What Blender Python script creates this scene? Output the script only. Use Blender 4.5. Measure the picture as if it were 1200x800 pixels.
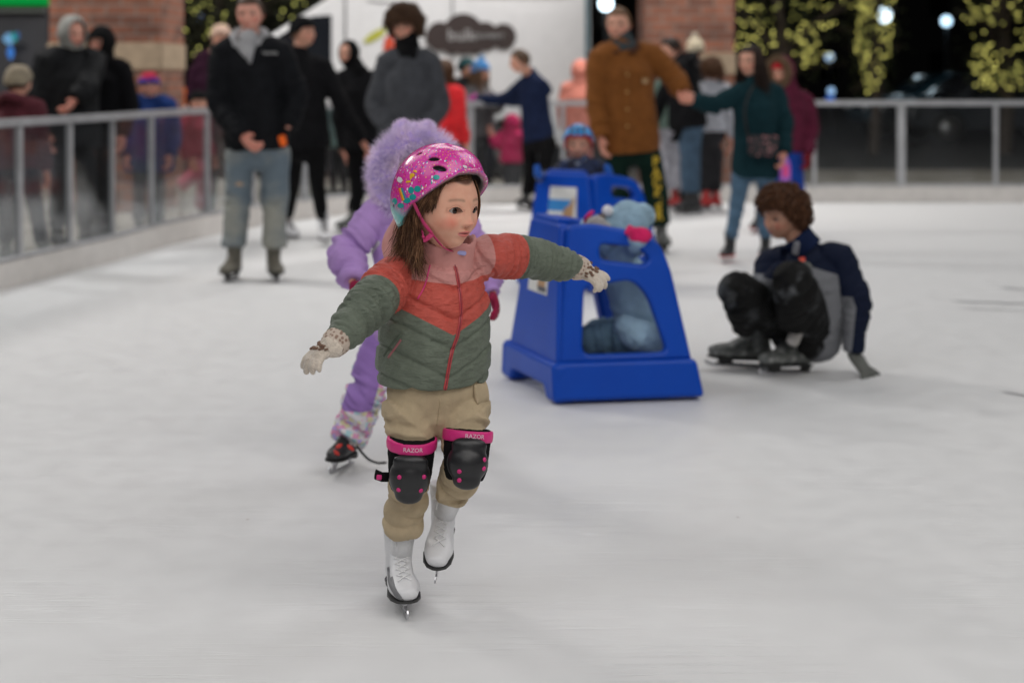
import bpy, bmesh, math, random
import numpy as np
from mathutils import Vector, Matrix, Euler
from mathutils.bvhtree import BVHTree

random.seed(7); np.random.seed(7)
for o in list(bpy.data.objects): bpy.data.objects.remove(o)
SC = bpy.context.scene
COL = SC.collection
R = math.radians
PI = math.pi

# ------------------------------------------------------------------ camera, world, lamps, exposure
CAM_H = 1.39            # eye height of the photographer
FPX = 1833.0            # focal length in pixels of the 1200 px wide photograph
cd = bpy.data.cameras.new('camera'); cam = bpy.data.objects.new('camera', cd); COL.objects.link(cam)
cam.location = (0, 0, CAM_H); cam.rotation_euler = (R(90), 0, 0)
cd.sensor_width = 36.0; cd.lens = 36.0*FPX/1200.0
cd.shift_y = -(400-85)/1200.0
cd.clip_start = 0.05; cd.clip_end = 600
cd.dof.use_dof = True; cd.dof.focus_distance = 3.90; cd.dof.aperture_fstop = 2.15
SC.camera = cam

w = bpy.data.worlds.new('World'); SC.world = w; w.use_nodes = True
wn = w.node_tree.nodes; wl = w.node_tree.links
bg = wn['Background']
sky = wn.new('ShaderNodeTexSky'); sky.sky_type = 'NISHITA'; sky.sun_disc = False
sky.sun_elevation = R(-4); sky.sun_rotation = R(160)
wl.new(sky.outputs[0], bg.inputs[0]); bg.inputs[1].default_value = 0.02

def area(name, loc, target, size, power, col):
    l = bpy.data.lights.new(name, 'AREA'); l.shape = 'DISK'; l.size = size; l.energy = power; l.color = col
    o = bpy.data.objects.new(name, l); COL.objects.link(o); o.location = loc
    d = Vector(target)-Vector(loc); o.rotation_euler = d.to_track_quat('-Z', 'Y').to_euler()
    return o
WARM = (1.0, 0.975, 0.945); COOL = (0.975, 0.985, 1.0)
# the rink's own floodlights, high round the ice
area('floodlight', (-5.5, 1.0, 8.0), (-1, 6, 0), 7.0, 340, COOL)
area('floodlight', (5.5, 0.0, 8.0), (1, 6, 0), 7.0, 480, WARM)
area('floodlight', (-6.0, 10.5, 8.5), (-1, 9, 0), 7.0, 300, WARM)
area('floodlight', (7.0, 10.5, 8.5), (1, 9, 0), 7.0, 430, COOL)
area('plaza_light', (2.0, 17.4, 6.5), (-1, 21, 1.2), 2.0, 760, WARM)
area('plaza_light', (-7.5, 13.0, 6.5), (-6, 14, 0), 2.0, 650, WARM)
area('floodlight', (0.0, 16.0, 9.0), (0, 14, 0), 7.0, 400, WARM)
area('floodlight', (0.5, -3.0, 6.0), (0, 5, 0.4), 7.0, 400, WARM)

SC.view_settings.view_transform = 'Standard'
SC.view_settings.look = 'None'
SC.view_settings.gamma = 1.0
SC.view_settings.exposure = -0.57

# ------------------------------------------------------------------ helpers
def P(px, py, D):
    """the point of the place that lies D metres ahead and shows at this spot of the photograph"""
    return Vector(((px-600)*D/FPX, D, CAM_H-(py-85)*D/FPX))
def V(*a): return Vector(a)

def props(o, label=None, cat=None, group=None, kind=None):
    if label: o['label'] = label
    if cat: o['category'] = cat
    if group: o['group'] = group
    if kind: o['kind'] = kind
    return o
def empty(name, loc, label, cat, group=None):
    o = bpy.data.objects.new(name, None); COL.objects.link(o); o.location = loc
    o.empty_display_size = 0.1
    props(o, label, cat, group); return o
def attach(o, parent):
    if parent is None: return o
    o.parent = parent
    if parent.parent is None:
        o.matrix_parent_inverse = parent.matrix_basis.inverted()
    return o
def link(name, me, mats, parent=None, smooth=True, local=False):
    """one mesh object; built in world coordinates unless local"""
    o = bpy.data.objects.new(name, me); COL.objects.link(o)
    if not isinstance(mats, (list, tuple)): mats = [mats]
    if len(me.materials) == 0:
        for m in mats: me.materials.append(m)
    if smooth and len(me.polygons):
        me.polygons.foreach_set('use_smooth', [True]*len(me.polygons))
    if parent is not None:
        if local: o.parent = parent
        else: attach(o, parent)
    return o

def catmull(pts, n):
    pts = [np.array(p, float) for p in pts]
    if len(pts) < 3 or n <= 1: return pts
    out = []
    for i in range(len(pts)-1):
        p0 = pts[i-1] if i > 0 else 2*pts[0]-pts[1]
        p1, p2 = pts[i], pts[i+1]
        p3 = pts[i+2] if i+2 < len(pts) else 2*pts[-1]-pts[-2]
        for k in range(n):
            t = k/n
            out.append(0.5*((2*p1)+(-p0+p2)*t+(2*p0-5*p1+4*p2-p3)*t*t+(-p0+3*p1-3*p2+p3)*t**3))
    out.append(pts[-1])
    return out

class MB:
    def __init__(self): self.v = []; self.f = []; self.m = []
    def add(self, vs, fs, mat=0):
        b = len(self.v); self.v.extend([tuple(x) for x in vs])
        self.f.extend([tuple(i+b for i in f) for f in fs]); self.m.extend([mat]*len(fs))
        return self
    def loft(self, pts, rad, side=None, seg=14, cap='round', mat=0, smooth=1, squareness=0):
        rr = [(r, r) if not isinstance(r, (tuple, list)) else r for r in rad]
        if smooth > 1:
            full = catmull([list(p)+list(r) for p, r in zip(pts, rr)], smooth)
            pts = [q[:3] for q in full]; rr = [(q[3], q[4]) for q in full]
        pts = [Vector(p) for p in pts]; n = len(pts)
        T = []
        for i in range(n):
            t = pts[min(i+1, n-1)]-pts[max(i-1, 0)]
            T.append(t.normalized() if t.length > 1e-9 else Vector((0, 0, 1)))
        if isinstance(side, (list,)):
            sides = [Vector(s) for s in side]
            if len(sides) != n:
                sides = [sides[0].lerp(sides[-1], i/(n-1)) for i in range(n)]
        elif side is not None: sides = [Vector(side)]*n
        else: sides = None
        rings = []; a = None
        for i in range(n):
            t = T[i]
            if sides: s = sides[i]
            else:
                if a is None:
                    s = Vector((1, 0, 0)) if abs(t.x) < 0.8 else Vector((0, 1, 0))
                else: s = a
            a = (s-t*s.dot(t)).normalized(); b = t.cross(a)
            rings.append((pts[i], a, b, rr[i][0], rr[i][1], t))
        full = []
        def capr(R_, sgn):
            p, a, b, ra, rb, t = R_; r = min(ra, rb); out = []
            for ph in (70, 45, 22):
                c = math.cos(R(ph)); s = math.sin(R(ph))
                out.append((p+t*sgn*r*s, a, b, ra*c, rb*c, t))
            return out
        if cap == 'round': full += capr(rings[0], -1)
        full += rings
        if cap == 'round': full += capr(rings[-1], 1)[::-1]
        vs = []; fs = []
        for (p, a, b, ra, rb, t) in full:
            for k in range(seg):
                th = 2*PI*k/seg; c, s = math.cos(th), math.sin(th)
                if squareness:
                    e = 1-squareness
                    c = math.copysign(abs(c)**e, c); s = math.copysign(abs(s)**e, s)
                vs.append(p+a*(ra*c)+b*(rb*s))
        m = len(full)
        for i in range(m-1):
            for k in range(seg):
                k2 = (k+1) % seg
                fs.append((i*seg+k, i*seg+k2, (i+1)*seg+k2, (i+1)*seg+k))
        fs.append(tuple(range(seg))[::-1]); fs.append(tuple((m-1)*seg+k for k in range(seg)))
        return self.add(vs, fs, mat)
    def ball(self, c, r, axes=None, seg=14, rings=9, mat=0):
        c = Vector(c); r = (r, r, r) if not isinstance(r, (tuple, list)) else r
        A = axes or (Vector((1, 0, 0)), Vector((0, 1, 0)), Vector((0, 0, 1)))
        vs = [c-A[2]*r[2]]; fs = []
        for i in range(1, rings):
            e = -PI/2+PI*i/rings
            for k in range(seg):
                th = 2*PI*k/seg
                vs.append(c+A[0]*(r[0]*math.cos(e)*math.cos(th))+A[1]*(r[1]*math.cos(e)*math.sin(th))+A[2]*(r[2]*math.sin(e)))
        vs.append(c+A[2]*r[2])
        for k in range(seg): fs.append((0, 1+(k+1) % seg, 1+k))
        for i in range(rings-2):
            for k in range(seg):
                k2 = (k+1) % seg; b = 1+i*seg
                fs.append((b+k, b+k2, b+seg+k2, b+seg+k))
        b = 1+(rings-2)*seg; L = len(vs)-1
        for k in range(seg): fs.append((b+k, b+(k+1) % seg, L))
        return self.add(vs, fs, mat)
    def box(self, c, h, M=None, mat=0):
        vs = []
        for x in (-1, 1):
            for y in (-1, 1):
                for z in (-1, 1):
                    v = Vector((x*h[0], y*h[1], z*h[2]))
                    if M is not None: v = M @ v
                    vs.append(Vector(c)+v)
        fs = [(0, 1, 3, 2), (4, 6, 7, 5), (0, 4, 5, 1), (2, 3, 7, 6), (0, 2, 6, 4), (1, 5, 7, 3)]
        return self.add(vs, fs, mat)
    def tube(self, pts, r, seg=6, mat=0, smooth=1):
        rs = r if isinstance(r, (list, tuple)) else [r]*len(pts)
        return self.loft(pts, rs, seg=seg, cap='flat', mat=mat, smooth=smooth)
    def prism(self, outline, th, M=None, mat=0):
        """outline: list of (x,z) extruded along y by +-th"""
        n = len(outline); vs = []
        for y in (-th, th):
            for (x, z) in outline:
                v = Vector((x, y, z)); vs.append(M @ v if M is not None else v)
        fs = [tuple(range(n)), tuple(range(2*n-1, n-1, -1))]
        for k in range(n):
            k2 = (k+1) % n; fs.append((k2, k, n+k, n+k2))
        return self.add(vs, fs, mat)
    def mesh(self, name='m'):
        me = bpy.data.meshes.new(name); me.from_pydata(self.v, [], self.f)
        if any(self.m): me.polygons.foreach_set('material_index', self.m)
        me.update(); return me
    def obj(self, name, mats, parent=None, smooth=True, local=False, bevel=0, autosmooth=None):
        me = self.mesh(name)
        bm = bmesh.new(); bm.from_mesh(me); bmesh.ops.recalc_face_normals(bm, faces=bm.faces)
        if bevel:
            bmesh.ops.bevel(bm, geom=[e for e in bm.edges if len(e.link_faces) == 2 and e.calc_face_angle(0) > 0.5], offset=bevel, segments=2, affect='EDGES')
        bm.to_mesh(me); bm.free()
        o = link(name, me, mats, parent, smooth, local)
        if autosmooth or bevel: me.set_sharp_from_angle(angle=R(autosmooth or 40))
        return o

def remesh(mb, voxel, it=3):
    me = mb.mesh('tmp'); ob = bpy.data.objects.new('tmp', me); COL.objects.link(ob)
    md = ob.modifiers.new('r', 'REMESH'); md.mode = 'VOXEL'; md.voxel_size = voxel; md.adaptivity = 0
    dg = bpy.context.evaluated_depsgraph_get(); dg.update()
    out = bpy.data.meshes.new_from_object(ob.evaluated_get(dg))
    bpy.data.objects.remove(ob); bpy.data.meshes.remove(me)
    if it: relax(out, it)
    return out
def getco(me):
    a = np.empty(len(me.vertices)*3); me.vertices.foreach_get('co', a); return a.reshape(-1, 3)
def setco(me, a): me.vertices.foreach_set('co', a.ravel()); me.update()
def getno(me):
    a = np.empty(len(me.vertices)*3, dtype=np.float32); me.vertex_normals.foreach_get('vector', a); return a.reshape(-1, 3).astype(float)
def relax(me, it, lam=0.6):
    n = len(me.vertices); e = np.empty(len(me.edges)*2, dtype=np.int32); me.edges.foreach_get('vertices', e); e = e.reshape(-1, 2)
    co = getco(me); i = np.concatenate([e[:, 0], e[:, 1]]); j = np.concatenate([e[:, 1], e[:, 0]])
    deg = np.maximum(np.bincount(i, minlength=n), 1)
    for k in range(it):
        avg = np.stack([np.bincount(i, weights=co[j, a], minlength=n) for a in range(3)], 1)/deg[:, None]
        co = co+lam*(avg-co)
    setco(me, co)

def _h(i, j, k, seed):
    n = (i*374761393+j*668265263+k*2147483647+seed*974711) & 0xffffffff
    n = ((n ^ (n >> 13))*1274126177) & 0xffffffff
    n = (n ^ (n >> 16)) & 0xffffffff
    return n/4294967295.0
def vnoise(p, seed=0):
    q = np.floor(p).astype(np.int64); f = p-q; f = f*f*(3-2*f); r = 0
    for dx in (0, 1):
        for dy in (0, 1):
            for dz in (0, 1):
                w_ = (f[:, 0] if dx else 1-f[:, 0])*(f[:, 1] if dy else 1-f[:, 1])*(f[:, 2] if dz else 1-f[:, 2])
                r = r+w_*_h(q[:, 0]+dx, q[:, 1]+dy, q[:, 2]+dz, seed)
    return r
def fbm(p, seed=0, o=3):
    r = 0; a = 0.5
    for k in range(o): r = r+a*vnoise(p*(2**k)+k*13.7, seed+k); a *= 0.5
    return r/(1-0.5**o)

def nearest_chain(co, chains):
    """for every point the chain it belongs to, the arc length along it"""
    best = np.full(len(co), 1e9); ci = np.zeros(len(co), int); ss = np.zeros(len(co)); rel = np.zeros((len(co), 3))
    for c, ch in enumerate(chains):
        pts = [np.array(p) for p in ch['p']]; rad = [(max(r) if isinstance(r, (tuple, list)) else r) for r in ch['r']]
        s0 = 0
        for k in range(len(pts)-1):
            a, b = pts[k], pts[k+1]; ab = b-a; L = np.linalg.norm(ab)
            if L < 1e-6: continue
            t = np.clip(((co-a) @ ab)/L**2, 0, 1); q = a+t[:, None]*ab
            r = rad[k]*(1-t)+rad[k+1]*t
            d = np.linalg.norm(co-q, axis=1)/r
            m = d < best
            best[m] = d[m]; ci[m] = c; ss[m] = (s0+t*L)[m]; rel[m] = (co-q)[m]
            s0 += L
    return ci, ss, rel
def setattr_f(me, name, arr):
    a = me.attributes.new(name, 'FLOAT', 'POINT'); a.data.foreach_set('value', np.asarray(arr, dtype=np.float32))
def setattr_c(me, name, arr):
    a = me.attributes.new(name, 'FLOAT_COLOR', 'POINT')
    q = np.ones((len(arr), 4), dtype=np.float32); q[:, :3] = arr; a.data.foreach_set('color', q.ravel())

def garment(name, chains, voxel, mat, parent, fold=0.006, seed=1, it=3, extra=None, fs=32, post=None, puff=None):
    """cloth round the limbs: one skin over all chains, then folds pushed in across each limb"""
    mb = MB()
    for c in chains: mb.loft(c['p'], c['r'], side=c.get('side'), seg=18, cap=c.get('cap', 'round'), smooth=c.get('smooth', 3))
    if extra: extra(mb)
    me = remesh(mb, voxel, it)
    co = getco(me); no = getno(me)
    ci, s, rel = nearest_chain(co, chains)
    d = np.zeros(len(co))
    for k, c in enumerate(chains):
        m = ci == k
        if not m.any(): continue
        q = co[m]; sm = s[m]; warp = fbm(q*7, seed+k)*1.5
        fsk = c.get('fs', fs)
        pts = np.stack([q[:, 0]*7, q[:, 1]*7, sm*fsk+warp*2.2+q[:, 0]*4*(-1)**k], 1)
        n = fbm(pts, seed+5*k, 2); ridge = 1-np.abs(2*n-1)*1.9
        am = 0.35*np.ones(len(q))
        for j in c.get('j', []): am = am+0.9*np.exp(-((sm-j)/c.get('jw', 0.08))**2)
        d[m] = fold*c.get('f', 1.0)*am*(ridge-0.35)
        big = fbm(q*5, seed+9, 2)-0.5
        d[m] += fold*1.4*big
        if puff and c.get('puff'):
            sp, A, sg = c['puff']
            u = c['coord'](q, sm) if 'coord' in c else sm
            u = u+0.004*(fbm(q*18, seed+3)-0.5)
            dist = np.abs((u/sp) % 1.0-0.5)
            dist = (0.5-dist)*sp
            d[m] += -A*np.exp(-(dist/sg)**2)+0.3*A*np.abs(fbm(np.stack([q[:, 0]*26, q[:, 1]*26, q[:, 2]*26], 1), seed+4, 2)-0.5)
    co = co+no*d[:, None]
    setco(me, co)
    if post: post(me, co, ci, s, rel)
    relax(me, 1, 0.35)
    o = link(name, me, mat, parent)
    return o

def bvh(o):
    me = o.data
    return BVHTree.FromPolygons([v.co[:] for v in me.vertices], [p.vertices[:] for p in me.polygons])
CAMP = Vector((0, 0, CAM_H))
def hit(tree, px, py, off=0.002):
    d = (P(px, py, 1.0)-CAMP).normalized()
    r = tree.ray_cast(CAMP, d)
    if r[0] is None: return None, None
    return r[0]+r[1]*off, r[1]

def ribbon(name, tree, pxs, width, mat, parent, off=0.003, sub=5, thick=0.0015):
    """a flat band lying on a surface"""
    path = catmull([(a, b) for a, b in pxs], sub) if len(pxs) > 2 else [np.array(pxs[0])*(1-t)+np.array(pxs[1])*t for t in np.linspace(0, 1, 6)]
    pp = []; nn = []
    for q in path:
        p, n = hit(tree, q[0], q[1], off)
        if p is not None: pp.append(p); nn.append(n)
    if len(pp) < 2: return None
    mb = MB(); sides = []
    for i in range(len(pp)):
        t = (pp[min(i+1, len(pp)-1)]-pp[max(i-1, 0)]).normalized()
        sides.append(t.cross(nn[i]).normalized())
    mb.loft(pp, [(width/2, thick)]*len(pp), side=sides, seg=8, cap='flat')
    return mb.obj(name, mat, parent)

FONT = None
def text_mesh(txt, size, extrude=0.001, bold=0.0):
    cu = bpy.data.curves.new('t', 'FONT'); cu.body = txt; cu.size = size; cu.extrude = extrude; cu.offset = bold
    cu.align_x = 'CENTER'; cu.align_y = 'CENTER'; cu.resolution_u = 3
    ob = bpy.data.objects.new('t', cu); COL.objects.link(ob)
    dg = bpy.context.evaluated_depsgraph_get(); dg.update()
    me = bpy.data.meshes.new_from_object(ob.evaluated_get(dg)); bpy.data.objects.remove(ob)
    return me
def outline_mesh(loops, extrude, bevel=0.0, res=2):
    """flat shape with holes, given thickness and rounded edges (local x,y; thickness along z)"""
    cu = bpy.data.curves.new('c', 'CURVE'); cu.dimensions = '2D'; cu.fill_mode = 'BOTH'; cu.extrude = max(extrude-bevel, 0.0001)
    cu.bevel_depth = bevel; cu.bevel_resolution = res; cu.offset = -bevel
    for lp in loops:
        sp = cu.splines.new('POLY'); sp.points.add(len(lp)-1); sp.use_cyclic_u = True
        for k, (x, y) in enumerate(lp): sp.points[k].co = (x, y, 0, 1)
    ob = bpy.data.objects.new('c', cu); COL.objects.link(ob)
    dg = bpy.context.evaluated_depsgraph_get(); dg.update()
    me = bpy.data.meshes.new_from_object(ob.evaluated_get(dg)); bpy.data.objects.remove(ob)
    return me
def round_loop(lp, rads, n=6):
    """polygon with rounded corners"""
    out = []; m = len(lp)
    rads = rads if isinstance(rads, (list, tuple)) else [rads]*m
    for i in range(m):
        p = np.array(lp[i], float); a = np.array(lp[i-1], float); b = np.array(lp[(i+1) % m], float); r = rads[i]
        la = np.linalg.norm(a-p); lb = np.linalg.norm(b-p)
        if r <= 0: out.append(tuple(p)); continue
        r = min(r, la*0.48, lb*0.48)
        pa = p+(a-p)/la*r; pb = p+(b-p)/lb*r
        for k in range(n+1):
            t = k/n; out.append(tuple((1-t)**2*pa+2*t*(1-t)*p+t*t*pb))
    return out

# ------------------------------------------------------------------ materials
def nodes(name):
    m = bpy.data.materials.new(name); m.use_nodes = True
    nt = m.node_tree; b = nt.nodes['Principled BSDF']
    return m, nt, b, nt.nodes, nt.links
def bump(nt, b, scale, dist, detail=4, vec=None, strength=1.0, tex='noise'):
    N, L = nt.nodes, nt.links
    if tex == 'noise':
        t = N.new('ShaderNodeTexNoise'); t.inputs['Scale'].default_value = scale; t.inputs['Detail'].default_value = detail; out = t.outputs['Fac']
    else:
        t = N.new('ShaderNodeTexVoronoi'); t.inputs['Scale'].default_value = scale; out = t.outputs['Distance']
    if vec is None:
        tc = N.new('ShaderNodeTexCoord'); vec = tc.outputs['Object']
    L.new(vec, t.inputs['Vector'])
    bp = N.new('ShaderNodeBump'); bp.inputs['Distance'].default_value = dist; bp.inputs['Strength'].default_value = strength
    L.new(out, bp.inputs['Height']); L.new(bp.outputs[0], b.inputs['Normal']); return bp, t
def ramp(nt, fac, stops, interp='LINEAR'):
    r = nt.nodes.new('ShaderNodeValToRGB'); r.color_ramp.interpolation = interp
    el = r.color_ramp.elements
    while len(el) < len(stops): el.new(0.5)
    for e, (p, c) in zip(el, stops): e.position = p; e.color = (*c, 1) if len(c) == 3 else c
    nt.links.new(fac, r.inputs[0]); return r
def mixc(nt, fac, a, b, mode='MIX'):
    m = nt.nodes.new('ShaderNodeMix'); m.data_type = 'RGBA'; m.blend_type = mode
    for s, v in ((m.inputs[0], fac), (m.inputs[6], a), (m.inputs[7], b)):
        if isinstance(v, (int, float)): s.default_value = v
        elif isinstance(v, (tuple, list)): s.default_value = (*v, 1)
        else: nt.links.new(v, s)
    return m.outputs[2]
def noise(nt, scale, detail=3, vec=None, sc=None):
    N, L = nt.nodes, nt.links
    if vec is None: vec = N.new('ShaderNodeTexCoord').outputs['Object']
    if sc:
        mp = N.new('ShaderNodeMapping'); mp.inputs['Scale'].default_value = sc; L.new(vec, mp.inputs[0]); vec = mp.outputs[0]
    t = N.new('ShaderNodeTexNoise'); t.inputs['Scale'].default_value = scale; t.inputs['Detail'].default_value = detail
    L.new(vec, t.inputs['Vector']); return t.outputs['Fac']
def tone(c, k): return tuple(min(1, x*k) for x in c)
_cache = {}
def fabric(name, c, rough=0.85, sheen=0.05, var=0.22, bs=900, bd=0.0006, vs=14, spec=0.14):
    sat_ = sum(c)/3
    if sat_ < .05: c = tuple(x*(.45+.55*sat_/.05) for x in c)
    key = (name, c)
    if key in _cache: return _cache[key]
    m, nt, b, N, L = nodes(name)
    f = noise(nt, vs, 5)
    r = ramp(nt, f, [(0.3, tone(c, 1-var)), (0.7, tone(c, 1+var))])
    L.new(r.outputs[0], b.inputs['Base Color']); b.inputs['Roughness'].default_value = rough
    b.inputs['Sheen Weight'].default_value = sheen*min(1, (sum(c)/3)/.15); b.inputs['Sheen Roughness'].default_value = 0.5
    b.inputs['Specular IOR Level'].default_value = spec*(0.5 if sum(c) < .1 else 1)
    f1 = noise(nt, bs, 2); f2 = noise(nt, 45, 5)
    ad = N.new('ShaderNodeMath'); ad.operation = 'MULTIPLY_ADD'; L.new(f2, ad.inputs[0]); ad.inputs[1].default_value = 4.0; L.new(f1, ad.inputs[2])
    bp = N.new('ShaderNodeBump'); bp.inputs['Distance'].default_value = bd; L.new(ad.outputs[0], bp.inputs['Height']); L.new(bp.outputs[0], b.inputs['Normal'])
    _cache[key] = m; return m
def plain(name, c, rough=0.5, metal=0.0, spec=0.5, var=0.08, coat=0.0, emit=None, es=0, bd=0.0, bs=60):
    key = (name, c, rough)
    if key in _cache: return _cache[key]
    m, nt, b, N, L = nodes(name)
    f = noise(nt, 9, 5); r = ramp(nt, f, [(0.3, tone(c, 1-var)), (0.7, tone(c, 1+var))]); L.new(r.outputs[0], b.inputs['Base Color'])
    b.inputs['Roughness'].default_value = rough; b.inputs['Metallic'].default_value = metal; b.inputs['Specular IOR Level'].default_value = spec
    b.inputs['Coat Weight'].default_value = coat
    if bd: bump(nt, b, bs, bd)
    if emit: b.inputs['Emission Color'].default_value = (*emit, 1); b.inputs['Emission Strength'].default_value = es
    _cache[key] = m; return m
def glow(name, c, s):
    m = bpy.data.materials.new(name); m.use_nodes = True; nt = m.node_tree; nt.nodes.clear()
    e = nt.nodes.new('ShaderNodeEmission'); e.inputs[0].default_value = (*c, 1); e.inputs[1].default_value = s
    o = nt.nodes.new('ShaderNodeOutputMaterial'); nt.links.new(e.outputs[0], o.inputs[0]); return m
def skin_mat(name='skin'):
    if name in _cache: return _cache[name]
    m, nt, b, N, L = nodes(name)
    a = N.new('ShaderNodeAttribute'); a.attribute_name = 'tone'
    f = noise(nt, 38, 7); c = mixc(nt, 0.15, a.outputs['Color'], ramp(nt, f, [(0.3, (0.55, 0.2, 0.14)), (0.7, (0.95, 0.7, 0.55))]).outputs[0])
    L.new(c, b.inputs['Base Color']); b.inputs['Roughness'].default_value = 0.55
    b.inputs['Subsurface Weight'].default_value = 0.18; b.inputs['Subsurface Radius'].default_value = (0.012, 0.005, 0.003); b.inputs['Subsurface Scale'].default_value = 0.6
    b.inputs['Specular IOR Level'].default_value = 0.25
    bump(nt, b, 700, 0.0002)
    _cache[name] = m; return m
def hair_mat(c, name='hair_strands'):
    key = (name, c)
    if key in _cache: return _cache[key]
    m, nt, b, N, L = nodes(name)
    f = noise(nt, 75, 5, sc=(1, 1, .35)); r = ramp(nt, f, [(0.35, tone(c, .5)), (0.65, tone(c, 1.7))]); L.new(r.outputs[0], b.inputs['Base Color'])
    b.inputs['Roughness'].default_value = 0.55; b.inputs['Specular IOR Level'].default_value = 0.22
    _cache[key] = m; return m
# ------------------------------------------------------------------ people
FAIR = (0.58, 0.30, 0.21); PINK = (0.60, 0.29, 0.22); TAN = (0.42, 0.215, 0.14)
BROWN_HAIR = (0.055, 0.028, 0.016); DARK_HAIR = (0.018, 0.011, 0.008)

def sm(x, a, b):
    t = np.clip((x-a)/(b-a), 0, 1); return t*t*(3-2*t)
def head_base(nx, ny, nz, jaw=0.30, jx=0.62):
    """skull and jaw in head heights; chin z=-.5, crown z=.5, face towards -y"""
    ce = np.sqrt(np.maximum(1-nz**2, 0)); u = np.where(ce > 1e-6, nx/np.maximum(ce, 1e-6), 0); v = np.where(ce > 1e-6, ny/np.maximum(ce, 1e-6), 0)
    low = nz < 0
    ex = np.where(low, np.where(ny < 0, jx, 0.8), 0.86)
    r = ce**ex
    z = 0.5*nz
    t = np.clip(-z/0.5, 0, 1)
    wx = 0.365*(1-jaw*t**1.35)
    wf = 0.405*(1-0.03*t); wb = 0.47*(1-0.45*sm(t, 0.1, 0.9))
    x = wx*u*r; y = np.where(v < 0, -wf*np.abs(v)**.84, wb*v)*r
    return x, y, z
def g(x, s): return np.exp(-(x/s)**2)
def head_grid(nu, nv, child=0.0, skin=FAIR, hair=None, brow=(0.12, 0.06, 0.035), eyes=True, lip=None, scalp=None, smile=0.0):
    t = np.linspace(-1, 1, nu, endpoint=False); a = PI*(0.42*t+0.58*t**3)
    e = np.linspace(-PI/2, PI/2, nv+2)[1:-1]
    A, E = np.meshgrid(a, e); A = A.ravel(); E = E.ravel()
    nx = np.sin(A)*np.cos(E); ny = -np.cos(A)*np.cos(E); nz = np.sin(E)
    nx = np.append(nx, [0, 0]); ny = np.append(ny, [0, 0]); nz = np.append(nz, [-1, 1])
    x, y, z = head_base(nx, ny, nz, 0.30+0.08*child, 0.62+0.08*child)
    fm = sm(-ny, 0.05, 0.45)
    ax = np.abs(x); xe = 0.158; ze = -0.005-0.02*child
    f = np.zeros_like(x)
    ns = 1-0.28*child
    f += 0.118*ns*g(x, 0.040+0.012*child)*np.clip((0.03-z)/0.19, 0, 1)**1.3*(z > -0.30)*sm(z, -0.215, -0.17)
    f += 0.030*ns*g(x, 0.045)*g(z-0.01, 0.07)
    f += 0.038*ns*g(ax-0.048, 0.026)*g(z+0.172, 0.030)
    f += 0.020*g(x, 0.2)*g(z-0.12, 0.06)*(1-child*.6)
    f -= (0.052-0.010*child)*g(ax-xe, 0.085)*g(z-ze, 0.060)
    f += (0.018+0.020*child)*g(ax-0.20, 0.10)*g(z+0.19, 0.10)
    f += 0.030*g(x, 0.11)*g(z+0.285, 0.060)
    f += 0.021*g(x, 0.075)*g(z+0.262, 0.016)*(1+0.3*g(ax-0.03, 0.02))
    f += 0.028*g(x, 0.062)*g(z+0.313, 0.022)
    f -= 0.020*g(x, 0.085)*g(z+0.287+smile*ax, 0.008)
    f -= 0.012*g(x, 0.08)*g(z+0.355, 0.022)
    f -= 0.006*g(x, 0.012)*g(z+0.232, 0.02)
    f += (0.040+0.004*child)*g(x, 0.10)*g(z+0.43, 0.060)
    y = y-f*fm
    x = x*(1+0.05*child*g(z+0.18, 0.14))
    yb = y.copy()
    # eyes: an almond opening with lids
    ew, hu, hl = 0.064+0.006*child, 0.028+0.015*child, 0.019+0.009*child
    dx = (ax-xe)/ew; zz = z-ze-0.006*(ax-xe)/ew
    shape = np.clip(1-dx*dx, 0, 1)
    up = zz-hu*shape**0.8; lo = -hl*shape**0.8-zz
    sd = np.maximum(np.maximum(up, lo), (np.abs(dx)-1)*ew)
    if eyes:
        ins = sm(-sd, -0.002, 0.005)*fm
        y = y+0.075*ins
        y = y-0.014*g(sd-0.010, 0.010)*(sd > 0)*fm*(z > ze)-0.007*g(sd-0.008, 0.008)*(sd > 0)*fm*(z <= ze)
    # ------ skin, lip, brow and lash colours; shade painted at mouth, nostrils and lids
    c = np.tile(np.array(skin), (len(x), 1))
    def mixin(mask, col, k=1.0):
        nonlocal c
        m = np.clip(mask*k, 0, 1)[:, None]; c = c*(1-m)+np.array(col)*m
    flush = np.array(skin)*np.array([1.0, 0.55, 0.55])
    mixin(g(ax-0.21, 0.075)*g(z+0.16, 0.075)*fm, flush, 0.85)
    mixin(g(x, 0.05)*g(z+0.16, 0.05)*fm, flush, 0.45)
    lc = lip or tuple(np.array(skin)*np.array([0.78, 0.38, 0.42]))
    lipm = ((ax/(0.088+0.008*child))**2+np.where(z > -0.287, (z+0.287)/0.032, (z+0.287)/0.044)**2*1.0)
    mixin(sm(1.1-lipm, 0, 0.30)*fm, lc, 0.9)
    mixin(g(z+0.287+smile*ax, 0.006+0.005*child*np.clip(1-ax/0.08, 0, 1))*(ax < 0.080)*fm, tuple(np.array(lc)*0.25), 0.9)  # shade in the gap between the lips, painted as a dark line
    mixin(g(ax-0.022, 0.012)*g(z+0.205, 0.008)*fm, tuple(np.array(skin)*0.25), 0.75)  # nostril shade under the nose, put into the skin colour
    bz = 0.094+0.012*child+(0.024-0.010*child)*np.sin(np.clip((ax-0.05)/0.20, 0, 1)*PI)-0.01
    bm_ = g(z-bz, 0.014+0.003*child)*sm(ax, 0.045, 0.085)*sm(0.265-ax, 0, 0.04)*fm
    mixin(bm_, brow, 0.80-0.10*child)
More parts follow.
